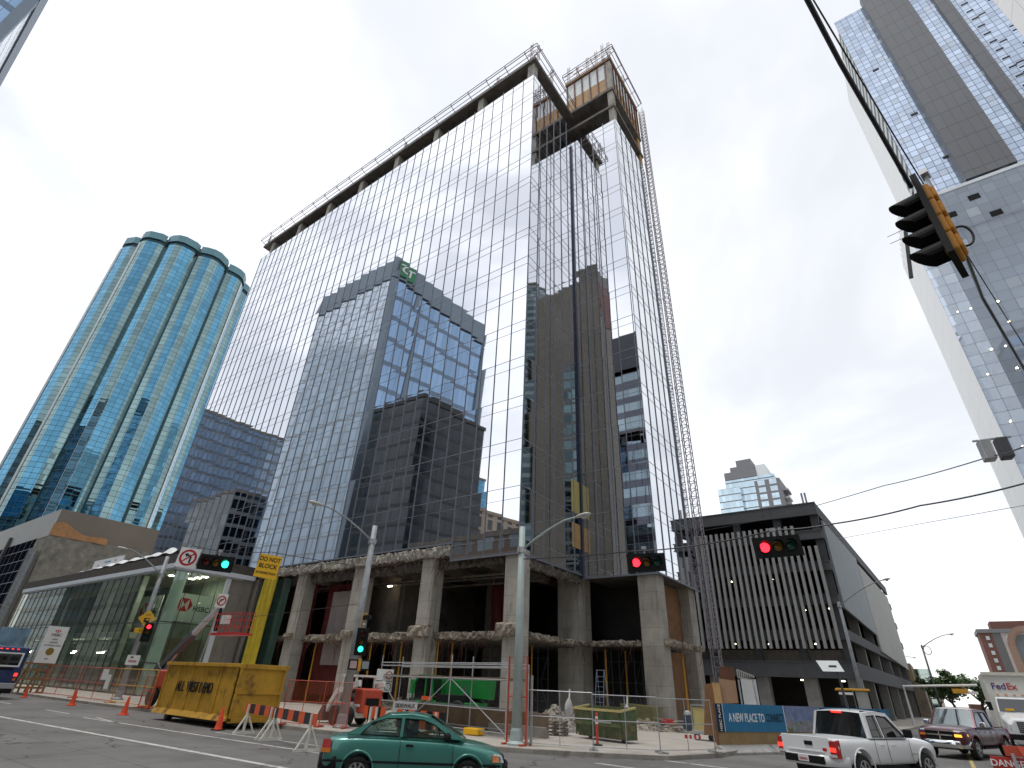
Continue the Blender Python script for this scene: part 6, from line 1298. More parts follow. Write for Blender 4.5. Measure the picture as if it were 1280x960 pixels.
# ---- temporary chain-link panels
M['chain'] = veil('chain_link', (.40,.40,.40), .075, .03); M['orange_mesh'] = veil('orange_mesh', (.55,.14,.06), .06, .085); M['pink_mesh'] = veil('faded_mesh', (.40,.24,.20), .05, .13)
def panel(label, a, b, h, frame, mesh, z=.15, posts=1, name='mesh_fence', r=.022, midrail=True, veil_h=None):
    a = Vector((*a,z)); b = Vector((*b,z)); c = (a+b)/2; rz = math.atan2(b.y-a.y,b.x-a.x); L = (b-a).length; o = thing(name, label, 'fence', (c.x,c.y,z), rz)
    g = MB(); e = L/2
    g.tube([(-e,0,.05),(-e,0,h),(e,0,h),(e,0,.05)], r, 6); g.tube([(-e,0,.1),(e,0,.1)], r*.7, 6)
    if midrail: g.tube([(-e,0,h*.53),(e,0,h*.53)], r*.8, 6)
    for k in range(1,posts+1): x = -e+L*k/(posts+1); g.tube([(x,0,.05),(x,0,h)], r*.7, 6)
    g.build('frame', frame, o)
    vh = veil_h or h; m_ = MB(); m_.face([(-e,.004,.06),(e,.004,.06),(e,.004,vh),(-e,.004,vh)],0,[(0,0),(L,0),(L,vh),(0,vh)]); m_.build('mesh', mesh, o)
    for x in (-e+.05,e-.05): MB().cbox((x,0,.03),(.12,.6,.06)).build('foot', frame, o)
    return o
pA, pB, pC, pD = gxy(659,932,.15), gxy(742,938,.15), gxy(826,942,.15), gxy(895,941,.15)
panel('chain link fence panel between the pale green pole and the green bin', pA, pB, 1.80, M['steel'], M['chain']); panel('chain link fence panel in front of the green bin and the corner column', pB, pC, 1.75, M['steel'], M['chain']); panel('short chain link fence panel leading up to the blue hoarding', pC, pD, 1.72, M['steel'], M['chain'])
p = G(659,932); tag(MB().tube([(p.x+.1,p.y+.1,.12),(p.x+.1,p.y+.1,2.45)], .05, 8).build('fence_post', M['steel']), 'taller steel fence post right of the pale green pole', 'post')
LF = [(-57.0,17.1),(-49.5,17.0),(-43.0,16.9),(-37.6,16.8)]
for k in range(3): panel(['rust orange mesh fence panel beside the project board','rust orange mesh fence panel before the middle of the pavilion','rust orange mesh fence panel ending at the pavilion pole'][k], LF[k], LF[k+1], 1.9, M['red_machine'] if k < 2 else M['prop_yellow'], M['pink_mesh'], r=.03)
o = sign_plate('notice_sheet', 'upper white notice sheet tied to the mesh fence', on(131,843,y=16.75), 0, .95, .62, M['white_paint']); o = sign_plate('notice_sheet', 'lower white notice sheet tied to the mesh fence', on(134,852,y=16.7), 0, .62, .80, M['white_paint'])
panel('orange mesh fence panel behind the striped barricades', gxy(350,906,.15), gxy(398,909,.15), 1.75, M['red_machine'], M['orange_mesh'], r=.02); panel('orange mesh fence panel in front of the skid steer cab', gxy(398,909,.15), gxy(432,911,.15), 1.75, M['red_machine'], M['orange_mesh'], r=.02)
panel('tall narrow orange framed mesh panel against the corner column', gxy(633,930,.15), gxy(657,933,.15), 2.95, M['red_machine'], M['orange_mesh'], r=.035, posts=0)
panel('leaning orange rail beside the boom lift', gxy(172,885,.15), gxy(186,886,.15), 1.6, M['red_machine'], M['orange_mesh'], r=.03, posts=0)
# ---- pipe scaffold
sc = thing('scaffold', 'grey pipe scaffold with plank deck in front of the gutted bays', 'scaffold', (-19,21.6,.15))
sA = Vector((-15.05,20.85,.15)); sB = Vector((-24.6,22.35,.15)); sd = (sB-sA).normalized(); sn = Vector((-sd.y,sd.x,0)) if (-sd.y) else Vector((0,1,0))
if sn.y < 0: sn = -sn
SL = (sB-sA).length; zt_ = hz(632,829,sA.x,sA.y); zd = hz(632,850,sA.x,sA.y); bays = [0,3.75,6.9,SL]
for i, b_ in enumerate(bays):
    for q_ in (0,1.35):
        p = sA+sd*b_+sn*q_; part(MB().tube([p,p+Vector((0,0,zt_+(.35 if i%2 else 0)-.15))], .027, 8), 'standard', M['steel'], sc)
for q_ in (0,1.35):
    for z_ in (zt_,zt_-.14,zd,1.15,.35):
        p, r_ = sA+sn*q_, sB+sn*q_; part(MB().tube([(p.x,p.y,z_),(r_.x,r_.y,z_)], .024, 8), 'ledger', M['steel'], sc)
for i in range(3):
    p = sA+sd*bays[i]; r_ = sA+sd*bays[i+1]; part(MB().tube([(p.x,p.y,.3 if i!=1 else zd),(r_.x,r_.y,zd if i!=1 else .3)], .022, 6), 'brace', M['steel'], sc)
p0, p1_, p2_, p3_ = sA, sB, sB+sn*1.35, sA+sn*1.35
g = MB()
for k in range(5):
    a = .02+k*.272; q0, q1 = sA+sn*(a), sB+sn*(a); q2, q3 = q1+sn*.24, q0+sn*.24; g.hexa([(v.x,v.y,zd+.03) for v in (q0,q1,q2,q3)]+[(v.x,v.y,zd+.08) for v in (q0,q1,q2,q3)])
part(g, 'plank_deck', mat('scaffold_plank',(.20,.15,.10),.85,var=.25,scale=3), sc)
# ---- steel props carrying the broken slab
props = [(665,806,36.5,0),(757,820,40.5,1),(782,822,42.0,2),(805,818,40.2,3),(853,820,43.5,4),(548,804,31.8,5),(566,803,33.0,6),(465,803,32.0,7),(482,803,33.5,8),(503,802,32.4,9),(395,806,32.0,10),(413,806,33.2,11)]
pl_ = ['yellow steel prop beside the pale green pole','yellow steel prop right of the inner corner column','yellow steel prop behind the bagged post','yellow steel prop close left of the corner column','yellow steel prop against the brown boards','yellow steel prop just right of the third front column','rusty yellow prop above the green telehandler boom','yellow steel prop left of the lane sign','yellow steel prop above the lane sign','yellow steel prop right of the lane sign','rusty prop before the red tarp','rusty prop right of the one before the red tarp']
for px, py, y, k in props:
    q = on(px,py,y=y); o = thing('steel_prop', pl_[k], 'prop', (q.x,y,.15)); ht = 4.72-.15
    MB().tube([(0,0,.02),(0,0,ht*.55)], .075, 8).build('outer_tube', M['prop_yellow'], o); MB().tube([(0,0,ht*.55),(0,0,ht-.02)], .06, 8).build('inner_tube', M['prop_yellow'], o); MB().cbox((0,0,.015),(.25,.25,.03)).cbox((0,0,ht-.015),(.25,.25,.03)).build('plate', M['prop_yellow'], o)
# shoring frames deep inside
g = MB(); rng = random.Random(4)
for k in range(16):
    x = -21.0+k*.62 if k < 8 else -30+(k-8)*.9; y = 42 if k < 8 else 38; g.tube([(x,y,.15),(x,y,4.8)], .04, 6)
    if k%2: g.tube([(x,y,.6),(x-.62,y,2.4)], .025, 5); g.tube([(x,y,4.2),(x-.62,y,2.4)], .025, 5)
for z_ in (1.2,2.6,4.0): g.tube([(-21,42,z_),(-16.6,42,z_)], .025, 5); g.tube([(-30,38,z_),(-23.7,38,z_)], .025, 5)
tag(g.build('shoring_frames', M['steel_dark']), 'grey shoring frames in the dark under the broken slab', 'shoring')
# ---- brown boarding, plywood, clutter by the tower corner
bo = thing('boarding', 'tall brown plywood boarding between the corner columns', 'boarding', (-16.2,43.5,.15)); part(MB().box((-16.3,41.0,.15),(-16.2,46.8,4.8)), 'lower_boards', M['plywood_dark'], bo); part(MB().box((-16.3,41.0,5.4),(-16.2,46.8,9.7)), 'upper_boards', M['plywood_dark'], bo); part(MB().box((-16.34,41.0,.15),(-16.12,41.15,4.8)), 'yellow_edge', mp, bo)
def quad3(name, label, pts, y, mt, cat, d=.05):
    P_ = [on(px,py,y=y) for px,py in pts]; o = thing(name, label, cat, (sum(p.x for p in P_)/len(P_),y,.15)); g = MB(); n = len(P_)
    g.v = [(p.x,y,p.z) for p in P_]+[(p.x,y+d,p.z) for p in P_]; g.f = [tuple(range(n)),tuple(n+k for k in reversed(range(n)))]+[(k,n+k,n+(k+1)%n,(k+1)%n) for k in range(n)]; g.m = [0]*len(g.f)
    part(g, 'sheet', mt, o, weld=True); x_ = o.location.x; part(MB().bar((x_,y+d+.05,.15),(x_,y+d+.05,min(p.z for p in P_)+.4),.09), 'stud', M['plywood_dark'], o); return o
quad3('plywood_sheet', 'dark plywood sheet at the left of the stacked hoardings', [(880,919),(881,855),(892,854),(896,918)], 29.6, M['plywood_dark'], 'plywood'); quad3('plywood_sheet', 'bright new plywood sheet above the navy end strip', [(894,880),(890,853),(899,854),(903,879)], 28.9, M['plywood'], 'plywood'); quad3('plywood_sheet', 'wide pinkish plywood sheet behind the blue lettering', [(902,879),(898,848),(919,851),(923,879)], 29.3, mat('pink_ply',(.34,.21,.13),.8,var=.12), 'plywood'); quad3('plywood_sheet', 'rusty brown panel above the wide plywood sheet', [(900,850),(899,833),(916,834),(919,851)], 31.5, mat('rust_panel',(.12,.055,.03),.85,var=.3), 'plywood')
fr = thing('frame_stack', 'pale slatted metal frame leaning behind the hoarding', 'frame', (on(930,845,y=34).x,34,.15)); a = on(921,837,y=34); b = on(943,850,y=34); g = MB(); g.bar((a.x,34,a.z),(b.x,34,a.z-.3),.06); g.bar((a.x,34,b.z+.1),(b.x,34,b.z),.06)
for k in range(9): x = a.x+(b.x-a.x)*k/8; g.bar((x,34,b.z+.1),(x,34,a.z-.3*k/8),.05)
part(g, 'slats', mat('aluminium_slats',(.34,.33,.30),.5), fr); part(MB().bar((b.x,34,.15),(b.x-.1,34,b.z),.07).bar((a.x,34,.15),(a.x,34,b.z),.07), 'post', M['steel'], fr); c = on(936,862,y=34.4); part(MB().box((c.x-.3,34.2,.15),(c.x+.4,34.6,c.z+.5)), 'pale_board', M['white_panel'], fr)
yc2 = thing('flatbed_cart', 'grey site cart carrying a yellow panel beside the hoarding end', 'cart', (*gxy(884,926,.15),.15)); c = yc2.location; part(MB().box((c.x-.55,c.y,.55),(c.x+.25,c.y+.05,1.5)), 'yellow_panel', mp, yc2); part(MB().box((c.x-.6,c.y-.3,.4),(c.x+.5,c.y+.6,.5)).bar((c.x-.6,c.y-.02,.5),(c.x-.6,c.y-.02,1.6),.05).bar((c.x+.3,c.y-.02,.5),(c.x+.3,c.y-.02,1.6),.05).bar((c.x-.6,c.y-.02,1.6),(c.x+.3,c.y-.02,1.6),.05), 'frame', M['steel'], yc2)
for dx in (-.4,.3): part(MB().lathe((c.x+dx,c.y-.2,.3),[(.15,-.04),(.15,.04)],14,0,'Y'), 'wheel', M['rubber'], yc2)
# ---- rubble
def heap(name, label, c, rx, ry, h, n, seed, mt, smin=.06, smax=.28, kind='stuff'):
    rng = random.Random(seed); g = MB()
    def f(u, v):
        an = 2*math.pi*u; r_ = v; z = h*(1-v**1.5)*(1+.5*mnoise.noise(Vector((math.cos(an)*2*v,math.sin(an)*2*v,seed))))
        return (c[0]+rx*r_*math.cos(an), c[1]+ry*r_*math.sin(an), .13+max(0,z))
    g.sheet(f, 28, 10)
    for k in range(n):
        an, r_ = rng.uniform(0,6.283), math.sqrt(rng.random())*1.1; p = Vector(f(an/6.283,min(r_,1))); p += Vector((rx*(r_-min(r_,1))*math.cos(an),ry*(r_-min(r_,1))*math.sin(an),0)); s_ = rng.uniform(smin,smax)*(1.2-.5*r_)
        i = len(g.v); q = Matrix.Rotation(rng.uniform(0,6),3,'Z')@Matrix.Rotation(rng.uniform(-1,1),3,'X')
        for dz in (-1,1):
            for a_, b_ in ((-1,-1),(1,-1),(1,1),(-1,1)): g.v.append(tuple(p+q@Vector((a_*s_*rng.uniform(.5,1.1),b_*s_*rng.uniform(.5,1.1),dz*s_*rng.uniform(.35,.7)))))
        for fc in ((0,3,2,1),(4,5,6,7),(0,1,5,4),(1,2,6,5),(2,3,7,6),(3,0,4,7)): g.f.append(tuple(i+j for j in fc)); g.m.append(0)
    return tag(g.build(name, mt), label, 'rubble', None, kind)
p = G(690,908); heap('rubble_heap', 'grey heap of broken concrete behind the fence', (p.x,p.y+.8), 1.9, 1.5, .85, 420, 2, M['rubble'], .04, .13)
p = G(805,912); heap('rubble_heap', 'low scatter of debris at the foot of the corner column', (p.x-.3,p.y+.5), 3.0, 1.4, .35, 200, 5, M['broken'], .05, .2)
heap('rubble_heap', 'broken debris along the back of the gutted bays', (-33,33.5), 8.5, 1.8, .55, 320, 8, M['broken'], .06, .3)
dp = thing('debris_pile', 'pile of torn boards and red sheeting beside the corner column', 'debris', G(846,915)); c = dp.location; rng = random.Random(12)
for k in range(12): a = Vector((c.x+rng.uniform(-1.3,.5),c.y+rng.uniform(-.4,1.1),.2+rng.uniform(0,.5))); d = Vector((rng.uniform(.5,1.4)*rng.choice((-1,1)),rng.uniform(-.5,.5),rng.uniform(-.12,.25))); part(MB().bar(a,a+d,.16,.03), 'board', (M['plywood'],M['cream_wood'],M['pk_pale'],M['plywood_dark'])[k%4], dp)
part(MB().cbox((c.x-.6,c.y+.3,.62),(.7,.4,.22),0,.4), 'red_sheet', M['red'], dp); part(MB().lathe((c.x+.3,c.y+1.0,.15),[(.26,0),(.30,.8)],16), 'bin_drum', mat('drum_blue',(.05,.07,.10),.6), dp); part(MB().lathe((c.x+.38,c.y+1.0,1.0),[(.05,-.1),(.22,.0),(.2,.15),(.03,.22)],10), 'white_bag', M['cloudy_plastic'], dp)
a, b = gxy(856,921,.4), gxy(876,922,.4); fb = barricade('fallen red and white striped board before the debris pile', a, b, .48, .14, legs=False, n=7); ch = fb.children[0]; ch.data.materials[0] = M['red']; ch.data.materials[1] = M['white_paint']
# ---- green front-load bin
ga, gb = G(724,922), G(783,930); d = (gb-ga); L_ = d.length; o = thing('waste_bin', 'dirty green waste bin with a sloped front and yellow rim behind the fence', 'waste bin', ((ga+gb)/2).to_tuple(), math.atan2(d.y,d.x)); hh = hz(720,882,ga.x,ga.y)-.15; h2 = hz(783,894,gb.x,gb.y)-.15
o.location.z = .15; e = L_/2
g = MB(); prof = [(0,.12),(.7,.12),(.7,hh+.05),(-.28,hh*.92),(-.22,hh*.55)]; n = len(prof)
g.v = [(sx_*e*(1.0),y,z) for sx_ in (-1,1) for y,z in prof]; g.f = [(j,(j+1)%n,n+(j+1)%n,n+j) for j in range(n) if j != 2]+[tuple(reversed(range(n))),tuple(n+j for j in range(n))]; g.m = [0]*len(g.f)
g.build('body', M['bin_green'], o, solid=.04)
MB().bar((-e-.05,-.29,hh*.93),(e+.05,-.29,hh*.93),.09,.09).bar((-e,-.27,hh*.93),(-e,.7,hh+.05),.08,.08).bar((e,-.27,hh*.93),(e,.7,hh+.05),.08,.08).build('rim', mp, o)
g = MB()
for k in range(4): x = -e+.1+k*(2*e-.2)/3; g.bar((x,-.24,.15),(x,-.27,hh*.9),.07,.05,up=(1,0,0))
g.bar((-e,-.28,hh*.5),(e,-.28,hh*.5),.06,.12); g.build('stiffener', M['bin_green'], o)
MB().box((-.15,-.30,hh*.48),(.85,-.285,hh*.6)).build('label_plate', M['pk_pale'], o)
for sx_ in (-1,1): MB().box((sx_*(e+.02)-.1,.2,hh*.35),(sx_*(e+.02)+.1,.6,hh*.5)).build('lift_pocket', M['bin_green'], o)
for sx_ in (-.7,.7): MB().lathe((sx_*e,.3,.07),[(.07,-.05),(.07,.05)],12,0,'Y').build('castor', M['black'], o)
def bag(label, px, py, pyt):
    p = G(px,py); o = thing('bagged_post', label, 'post', p, .3); H_ = hz(px+3,pyt,p.x,p.y)-.15
    MB().bar((-.02,0,0),(.12,0,H_),.07).build('post', M['white_paint'], o); g = MB(); rng = random.Random(px)
    def f(u, v): an = 2*math.pi*u; r_ = .04+.15*math.sin(math.pi*min(1,v*1.05))**.8*(1+.25*math.sin(an*5+v*4)); return (r_*math.cos(an)+.03+v*.05, r_*math.sin(an), H_*(.30+.50*v))
    g.sheet(f, 22, 10); g.build('plastic_bag', M['cloudy_plastic'], o, smooth=True); MB().box((-.35,-.2,.02),(.35,.3,.12)).bar((-.3,0,.1),(-.3,0,.7),.05).bar((.3,0,.1),(.3,0,.7),.05).bar((-.3,0,.7),(.3,0,.7),.05).build('stand', M['steel'], o); return o
bag('white plastic bagged post left of the green bin', 710, 915, 861); bag('white plastic bagged post at the right end of the green bin', 784, 922, 870)
gb2 = thing('skip', 'faded olive skip behind the right end of the green bin', 'skip', (*gxy(803,908,.15),.15)); c = gb2.location; part(MB().hexa([(c.x-1.2,c.y,.3),(c.x+.7,c.y,.3),(c.x+.7,c.y+1.3,.3),(c.x-1.2,c.y+1.3,.3),(c.x-1.4,c.y-.2,1.35),(c.x+.9,c.y-.2,1.25),(c.x+.9,c.y+1.5,1.25),(c.x-1.4,c.y+1.5,1.35)]), 'body', mat('olive_paint',(.20,.19,.07),.7,var=.25), gb2); part(MB().box((c.x-1.1,c.y+.1,.15),(c.x-.8,c.y+1.2,.3)).box((c.x+.3,c.y+.1,.15),(c.x+.6,c.y+1.2,.3)), 'skid_rail', M['steel_dark'], gb2)
# ---- step ladder
c = on(752,884,z=.15); c = Vector((on(752,880,y=37).x,37,.15)); o = thing('step_ladder', 'pale blue step ladder standing in the dark bay by the yellow prop', 'ladder', c); H_ = hz(755,838,c.x,c.y)-.15; mb_ = mat('ladder_blue',(.30,.36,.45),.5); g = MB()
for s_ in (-.28,.28): g.bar((s_*1.2,-.5,0),(s_,0,H_),.05,.03)
for k in range(1,int(H_/.3)): t_ = k*.3/H_; g.bar((-.33+.05*t_,-.5+.5*t_,k*.3),(.33-.05*t_,-.5+.5*t_,k*.3),.07,.03)
g.build('front_rails', mb_, o); g = MB()
for s_ in (-.28,.28): g.bar((s_*1.2,.6,0),(s_,.04,H_),.04,.03)
g.bar((-.3,.3,H_*.5),(.3,.3,H_*.5),.03); g.build('rear_rails', mb_, o); MB().cbox((0,0,H_),(.6,.2,.04)).build('top_cap', mb_, o)
# ---- tarps hung in the left bays
def tarp(name, label, ax, ay, bx_, by, z0, z1, mt, folds, amp, drift=0.0, seed=1, flare=0.0):
    a = Vector((ax,ay)); b = Vector((bx_,by)); d = (b-a).normalized(); n_ = Vector((d.y,-d.x))
    def f(u, v):
        p = a.lerp(b,u)+d*(drift*(1-v)+flare*(u-.5)*(1-v)); o_ = amp*(math.sin(u*folds*6.283+2.2*mnoise.noise(Vector((u*4,v*2,seed))))+.6*mnoise.noise(Vector((u*9,v*3,seed*2))))
        p = p+n_*o_; return (p.x,p.y,z0+(z1-z0)*v)
    return tag(MB().sheet(f, 46, 16).build(name, mt, smooth=True), label, 'tarpaulin')
ty = 30.05; X_ = lambda px, py: on(px,py,y=ty).x
tarp('tarpaulin', 'dark green tarpaulin hanging beside the concrete pavilion wall', X_(313,760), 30.5, X_(357,735), 30.5, .6, 10.2, M['green_tarp'], 4, .12, -.3, 3)
tarp('tarpaulin', 'bright yellow tarpaulin strip hanging over the green one', X_(326,745), ty, X_(342,743), ty, 1.2, 10.35, M['yellow_tarp'], 3, .13, -.35, 5)
tarp('tarpaulin', 'shaded yellow tarpaulin strip right of the dark green one', X_(346,775), 31.9, X_(358,775), 31.9, .6, 10.1, mat('shaded_yellow_tarp',(.20,.14,.012),.6,var=.2), 2, .12, -.2, 8)  # same yellow tarp, its shade put into a darker base colour
tarp('tarpaulin', 'dark red tarpaulin hanging behind the first front column', -48.4, 31.6, -45.2, 31.9, .4, 10.1, M['red_tarp'], 3, .10, 0, 9)
tarp('tarpaulin', 'red tarpaulin framing the grey one between the first columns', -44.6, 32.6, -39.4, 32.6, .8, 9.6, M['red_tarp'], 4, .08, 0, 11)
tarp('tarpaulin', 'grey translucent tarpaulin hanging between the first two columns', -43.4, 32.3, -40.2, 32.3, 3.0, 8.9, M['grey_tarp'], 3, .07, 0, 13)
tarp('tarpaulin', 'dull red tarpaulin deep behind the third bay', -29.0, 37.5, -25.5, 37.5, 5.3, 9.4, M['red_tarp'], 3, .1, 0, 15)
# ---- machines
def tyre(parent, c, r, w_, axis='Y', rim=M['white_machine'], name='wheel'):
    g = MB().lathe(c,[(r*.55,-w_/2),(r*.9,-w_/2),(r,-w_*.32),(r,w_*.32),(r*.9,w_/2),(r*.55,w_/2)],22,0,axis).build(name, M['rubber'], parent)
    MB().lathe(c,[(r*.56,-w_*.44),(r*.5,-w_*.3),(r*.5,w_*.3),(r*.56,w_*.44)],18,0,axis).build('rim', rim, g); return g
c = G(418,907); sk = thing('skid_steer', 'white skid steer loader with red engine cover behind the orange mesh', 'loader', (c.x+.2,c.y+.9,.15), R(172))
for x in (-.55,.55):
    for s_ in (-.72,.72): tyre(sk, (x,s_,.4), .4, .28, rim=M['white_machine'])
MB().box((-1.0,-.55,.35),(.95,.55,.95)).build('chassis', M['white_machine'], sk, bevel=.05); MB().hexa([(-1.35,-.55,.55),(-.6,-.55,.55),(-.6,.55,.55),(-1.35,.55,.55),(-1.3,-.55,1.5),(-.6,-.55,1.55),(-.6,.55,1.55),(-1.3,.55,1.5)]).build('engine_cover', M['red_machine'], sk, bevel=.06)
MB().cbox((-1.36,0,1.0),(.02,.7,.3)).build('vent', M['trim_black'], sk); MB().cbox((-1.0,.56,.85),(.4,.02,.1)).build('badge', M['white_paint'], sk)
g = MB()
for s_ in (-.5,.5): g.bar((.75,s_,.95),(.55,s_,2.0),.08); g.bar((-.55,s_,1.5),(-.5,s_,2.0),.08)
g.box((-.65,-.56,2.0),(.68,.56,2.09)); g.build('cab_frame', M['white_machine'], sk); MB().hexa([(.72,-.46,.95),(.76,-.46,.95),(.76,.46,.95),(.72,.46,.95),(.53,-.46,1.95),(.57,-.46,1.95),(.57,.46,1.95),(.53,.46,1.95)]).box((-.5,-.52,1.5),(.52,-.49,1.98)).box((-.5,.49,1.5),(.52,.52,1.98)).build('cab_window', M['car_glass'], sk)
for s_ in (-.68,.68): MB().bar((-1.15,s_,1.75),(.75,s_,1.35),.14,.26).bar((.7,s_,1.4),(1.45,s_,.55),.14,.24).build('lift_arm', M['white_machine'], sk, bevel=.02); MB().tube([(-.3,s_,.9),(.4,s_,1.4)],.05,8).build('ram', M['steel'], sk)
MB().hexa([(1.4,-.85,.12),(2.15,-.85,.08),(2.15,.85,.08),(1.4,.85,.12),(1.4,-.85,.75),(1.6,-.85,.75),(1.6,.85,.75),(1.4,.85,.75)]).build('bucket', M['steel_dark'], sk)
# telehandler
c = on(540,884,y=27.2); th_ = thing('telehandler', 'green telehandler with long boom parked behind the scaffold', 'telehandler', (c.x+.3,27.2,.15), 0)
za = hz(505,852,on(505,852,y=27).x,27)-.15; zb_ = hz(606,866,on(606,866,y=27).x,27)-.15; xa_ = on(506,852,y=27).x-th_.location.x; xb_ = on(606,866,y=27).x-th_.location.x
g = MB().hexa([(xa_,.15,za-.6),(xb_,.15,zb_-.35),(xb_,.75,zb_-.35),(xa_,.75,za-.6),(xa_+.1,.15,za+.15),(xb_+.1,.15,zb_+.65),(xb_+.1,.75,zb_+.65),(xa_+.1,.75,za+.15)]); g.build('boom', M['green_machine'], th_, bevel=.04)
MB().cbox((xa_+.9,.13,za-.2),(.3,.02,.34)).build('white_mark', M['letter_white'], th_); MB().cbox((xa_+1.35,.13,za-.2),(.2,.02,.3)).build('yellow_mark', M['yellow'], th_)
MB().bar((xb_-1.2,.2,zb_),(xb_-1.1,.2,zb_+.7),.05,.02).build('boom_seam', M['trim_black'], th_)
MB().box((xa_+1.0,-1.0,.55),(xb_-.6,.9,1.0)).build('chassis', M['green_machine'], th_, bevel=.05); cx_ = xa_+2.3
g = MB()
for p, q in (((cx_-.7,-1.0,.8),(cx_-.75,-1.0,1.7)),((cx_-.75,-1.0,1.7),(cx_-.35,-1.0,2.25)),((cx_-.35,-1.0,2.25),(cx_+.75,-1.0,2.25)),((cx_+.75,-1.0,2.25),(cx_+.95,-1.0,.8)),((cx_-.7,-1.0,.8),(cx_+.95,-1.0,.8)),((cx_+.3,-1.0,.8),(cx_+.3,-1.0,2.25))): g.bar(p,q,.09,.09); g.bar((p[0],-.2,p[2]),(q[0],-.2,q[2]),.09,.09)
g.build('cab_frame', M['green_machine'], th_); MB().box((cx_-.6,-.97,.85),(cx_+.85,-.23,2.2)).build('cab_window', M['car_glass'], th_)
MB().box((cx_+1.2,-1.02,.95),(xb_-.8,-.4,1.35)).build('engine_cover', M['trim_black'], th_, bevel=.04); MB().box((cx_+.1,-1.06,1.0),(cx_+.9,-1.02,1.2)).build('orange_panel', M['orange'], th_)
for x in (xa_+1.5,xb_-1.2):
    for s_ in (-.95,.95): tyre(th_, (x,s_,.55), .55, .4, rim=M['green_machine'])
MB().tube([(xb_-.9,-.9,1.3),(xb_-.9,-.9,1.8)],.06,8).build('exhaust', M['steel_dark'], th_)
# boom lift
c = G(190,884); bl = thing('boom_lift', 'red boom lift with grey telescopic arm raised before the bank pavilion', 'boom lift', (c.x+.4,c.y+1.0,.15), 0); c = bl.location
for x in (-1.05,1.05):
    for s_ in (-.9,.9): tyre(bl, (x,s_,.48), .48, .34, rim=M['red_machine'])
MB().box((-1.4,-.6,.4),(1.4,.6,.85)).build('chassis', M['steel_dark'], bl, bevel=.04); MB().box((-1.15,-.95,.95),(1.45,.9,1.95)).build('turret', M['red_machine'], bl, bevel=.12, seg=3)
P0 = Vector((-.55,-.3,2.0)); P1 = on(198,838,y=c.y-.3)-c; P2 = on(276,757,y=c.y-.6)-c
MB().bar(P0+Vector((0,0,-.9)),P1+Vector((-.1,0,.25)),.5,.45).build('riser', M['steel_dark'], bl, bevel=.03)
bmid = P1.lerp(P2,.58); MB().bar(P1,bmid,.34,.40).build('lower_boom', M['steel_dark'], bl, bevel=.02); MB().bar(P1.lerp(P2,.5),P2,.24,.28).build('upper_boom', mat('boom_pale',(.50,.51,.52),.45,.2), bl, bevel=.02)
MB().tube([P1+Vector((.2,0,-.6)),P1.lerp(P2,.35)+Vector((0,0,-.1))],.08,8).build('ram', M['steel'], bl)
K = on(290,793,y=c.y-.6)-c; MB().bar(P2,P2+Vector((.12,0,-.5)),.2).bar(P2+Vector((.12,0,-.4)),Vector((P2.x+.2,P2.y,K.z+.2)),.16).build('jib', M['trim_black'], bl)
xw0_, xw1_ = (on(271,792,y=c.y-.6)-c).x, (on(306,788,y=c.y-.6)-c).x; g = MB().box((xw0_,K.y-.5,K.z-.05),(xw1_,K.y+.5,K.z+.06)); g.build('basket_floor', M['red'], bl)
g = MB()
for z_ in (.4,.75,1.1):
    q_ = [(xw0_,K.y-.4),(xw1_,K.y-.4),(xw1_,K.y+.4),(xw0_,K.y+.4)]
    for i in range(4): a, b = q_[i], q_[(i+1)%4]; g.bar((*a,K.z+z_),(*b,K.z+z_),.026)
for i in range(7):
    x = xw0_+(xw1_-xw0_)*i/6
    for y in (-.4,.4): g.bar((x,K.y+y,K.z),(x,K.y+y,K.z+1.1),.022)
g.build('basket_rail', M['red'], bl); MB().cbox(((xw0_+xw1_)/2-.25,K.y-.35,K.z+.75),(.6,.25,.45)).build('control_box', M['white_machine'], bl)
# yellow loader cab behind the hoarding
c = on(1068,880,y=46); lc = thing('loader', 'yellow loader cab showing above the blue hoarding', 'loader', (c.x,46,.1), R(10)); H_ = hz(1068,861,c.x,46)-.1
MB().box((-1.1,-.9,.6),(1.6,.9,1.25)).build('chassis', M['prop_yellow'], lc, bevel=.06); MB().box((-.9,-.85,H_-.14),(1.0,.85,H_)).build('cab_roof', M['prop_yellow'], lc, bevel=.04); MB().box((-.8,-.8,1.25),(.0,.8,H_-.14)).build('cab_window', M['car_glass'], lc)
g = MB()
for x, y in ((-.82,-.8),(.1,-.8),(.9,-.8),(.9,.8),(-.82,.8)): MB().bar((x,y,1.2),(x,y,H_-.1),.07).build('cab_post', M['trim_black'], lc)
MB().box((.15,-.78,1.25),(.85,.78,H_-.2)).build('pale_screen', M['pk_pale'], lc); MB().cbox((-.4,-.87,H_-.3),(.8,.03,.14)).build('name_band', M['letter_white'], lc)
for x in (-.8,1.2):
    for s_ in (-.9,.9): tyre(lc, (x,s_,.6), .6, .4, rim=M['prop_yellow'])
# low timber barrier behind the scaffold
tb = thing('timber_barrier', 'low brown timber and block barrier behind the scaffold feet', 'barrier', (-17,23.2,.15)); part(MB().box((-22.5,23.2,.15),(-14.6,23.5,1.05)), 'planks', mat('barrier_timber',(.15,.105,.065),.85,var=.25,scale=2), tb); part(MB().box((-17.5,22.9,.15),(-14.4,23.15,.55)), 'kerb_block', M['kerb'], tb)
g = MB(); q = G(598,920); tag(MB().box((q.x-.7,q.y-.2,.17),(q.x+.1,q.y+.3,.42)).build('yellow_crate', M['yellow'], bevel=.04), 'small yellow crate on the ground beyond the teal car bonnet', 'crate')
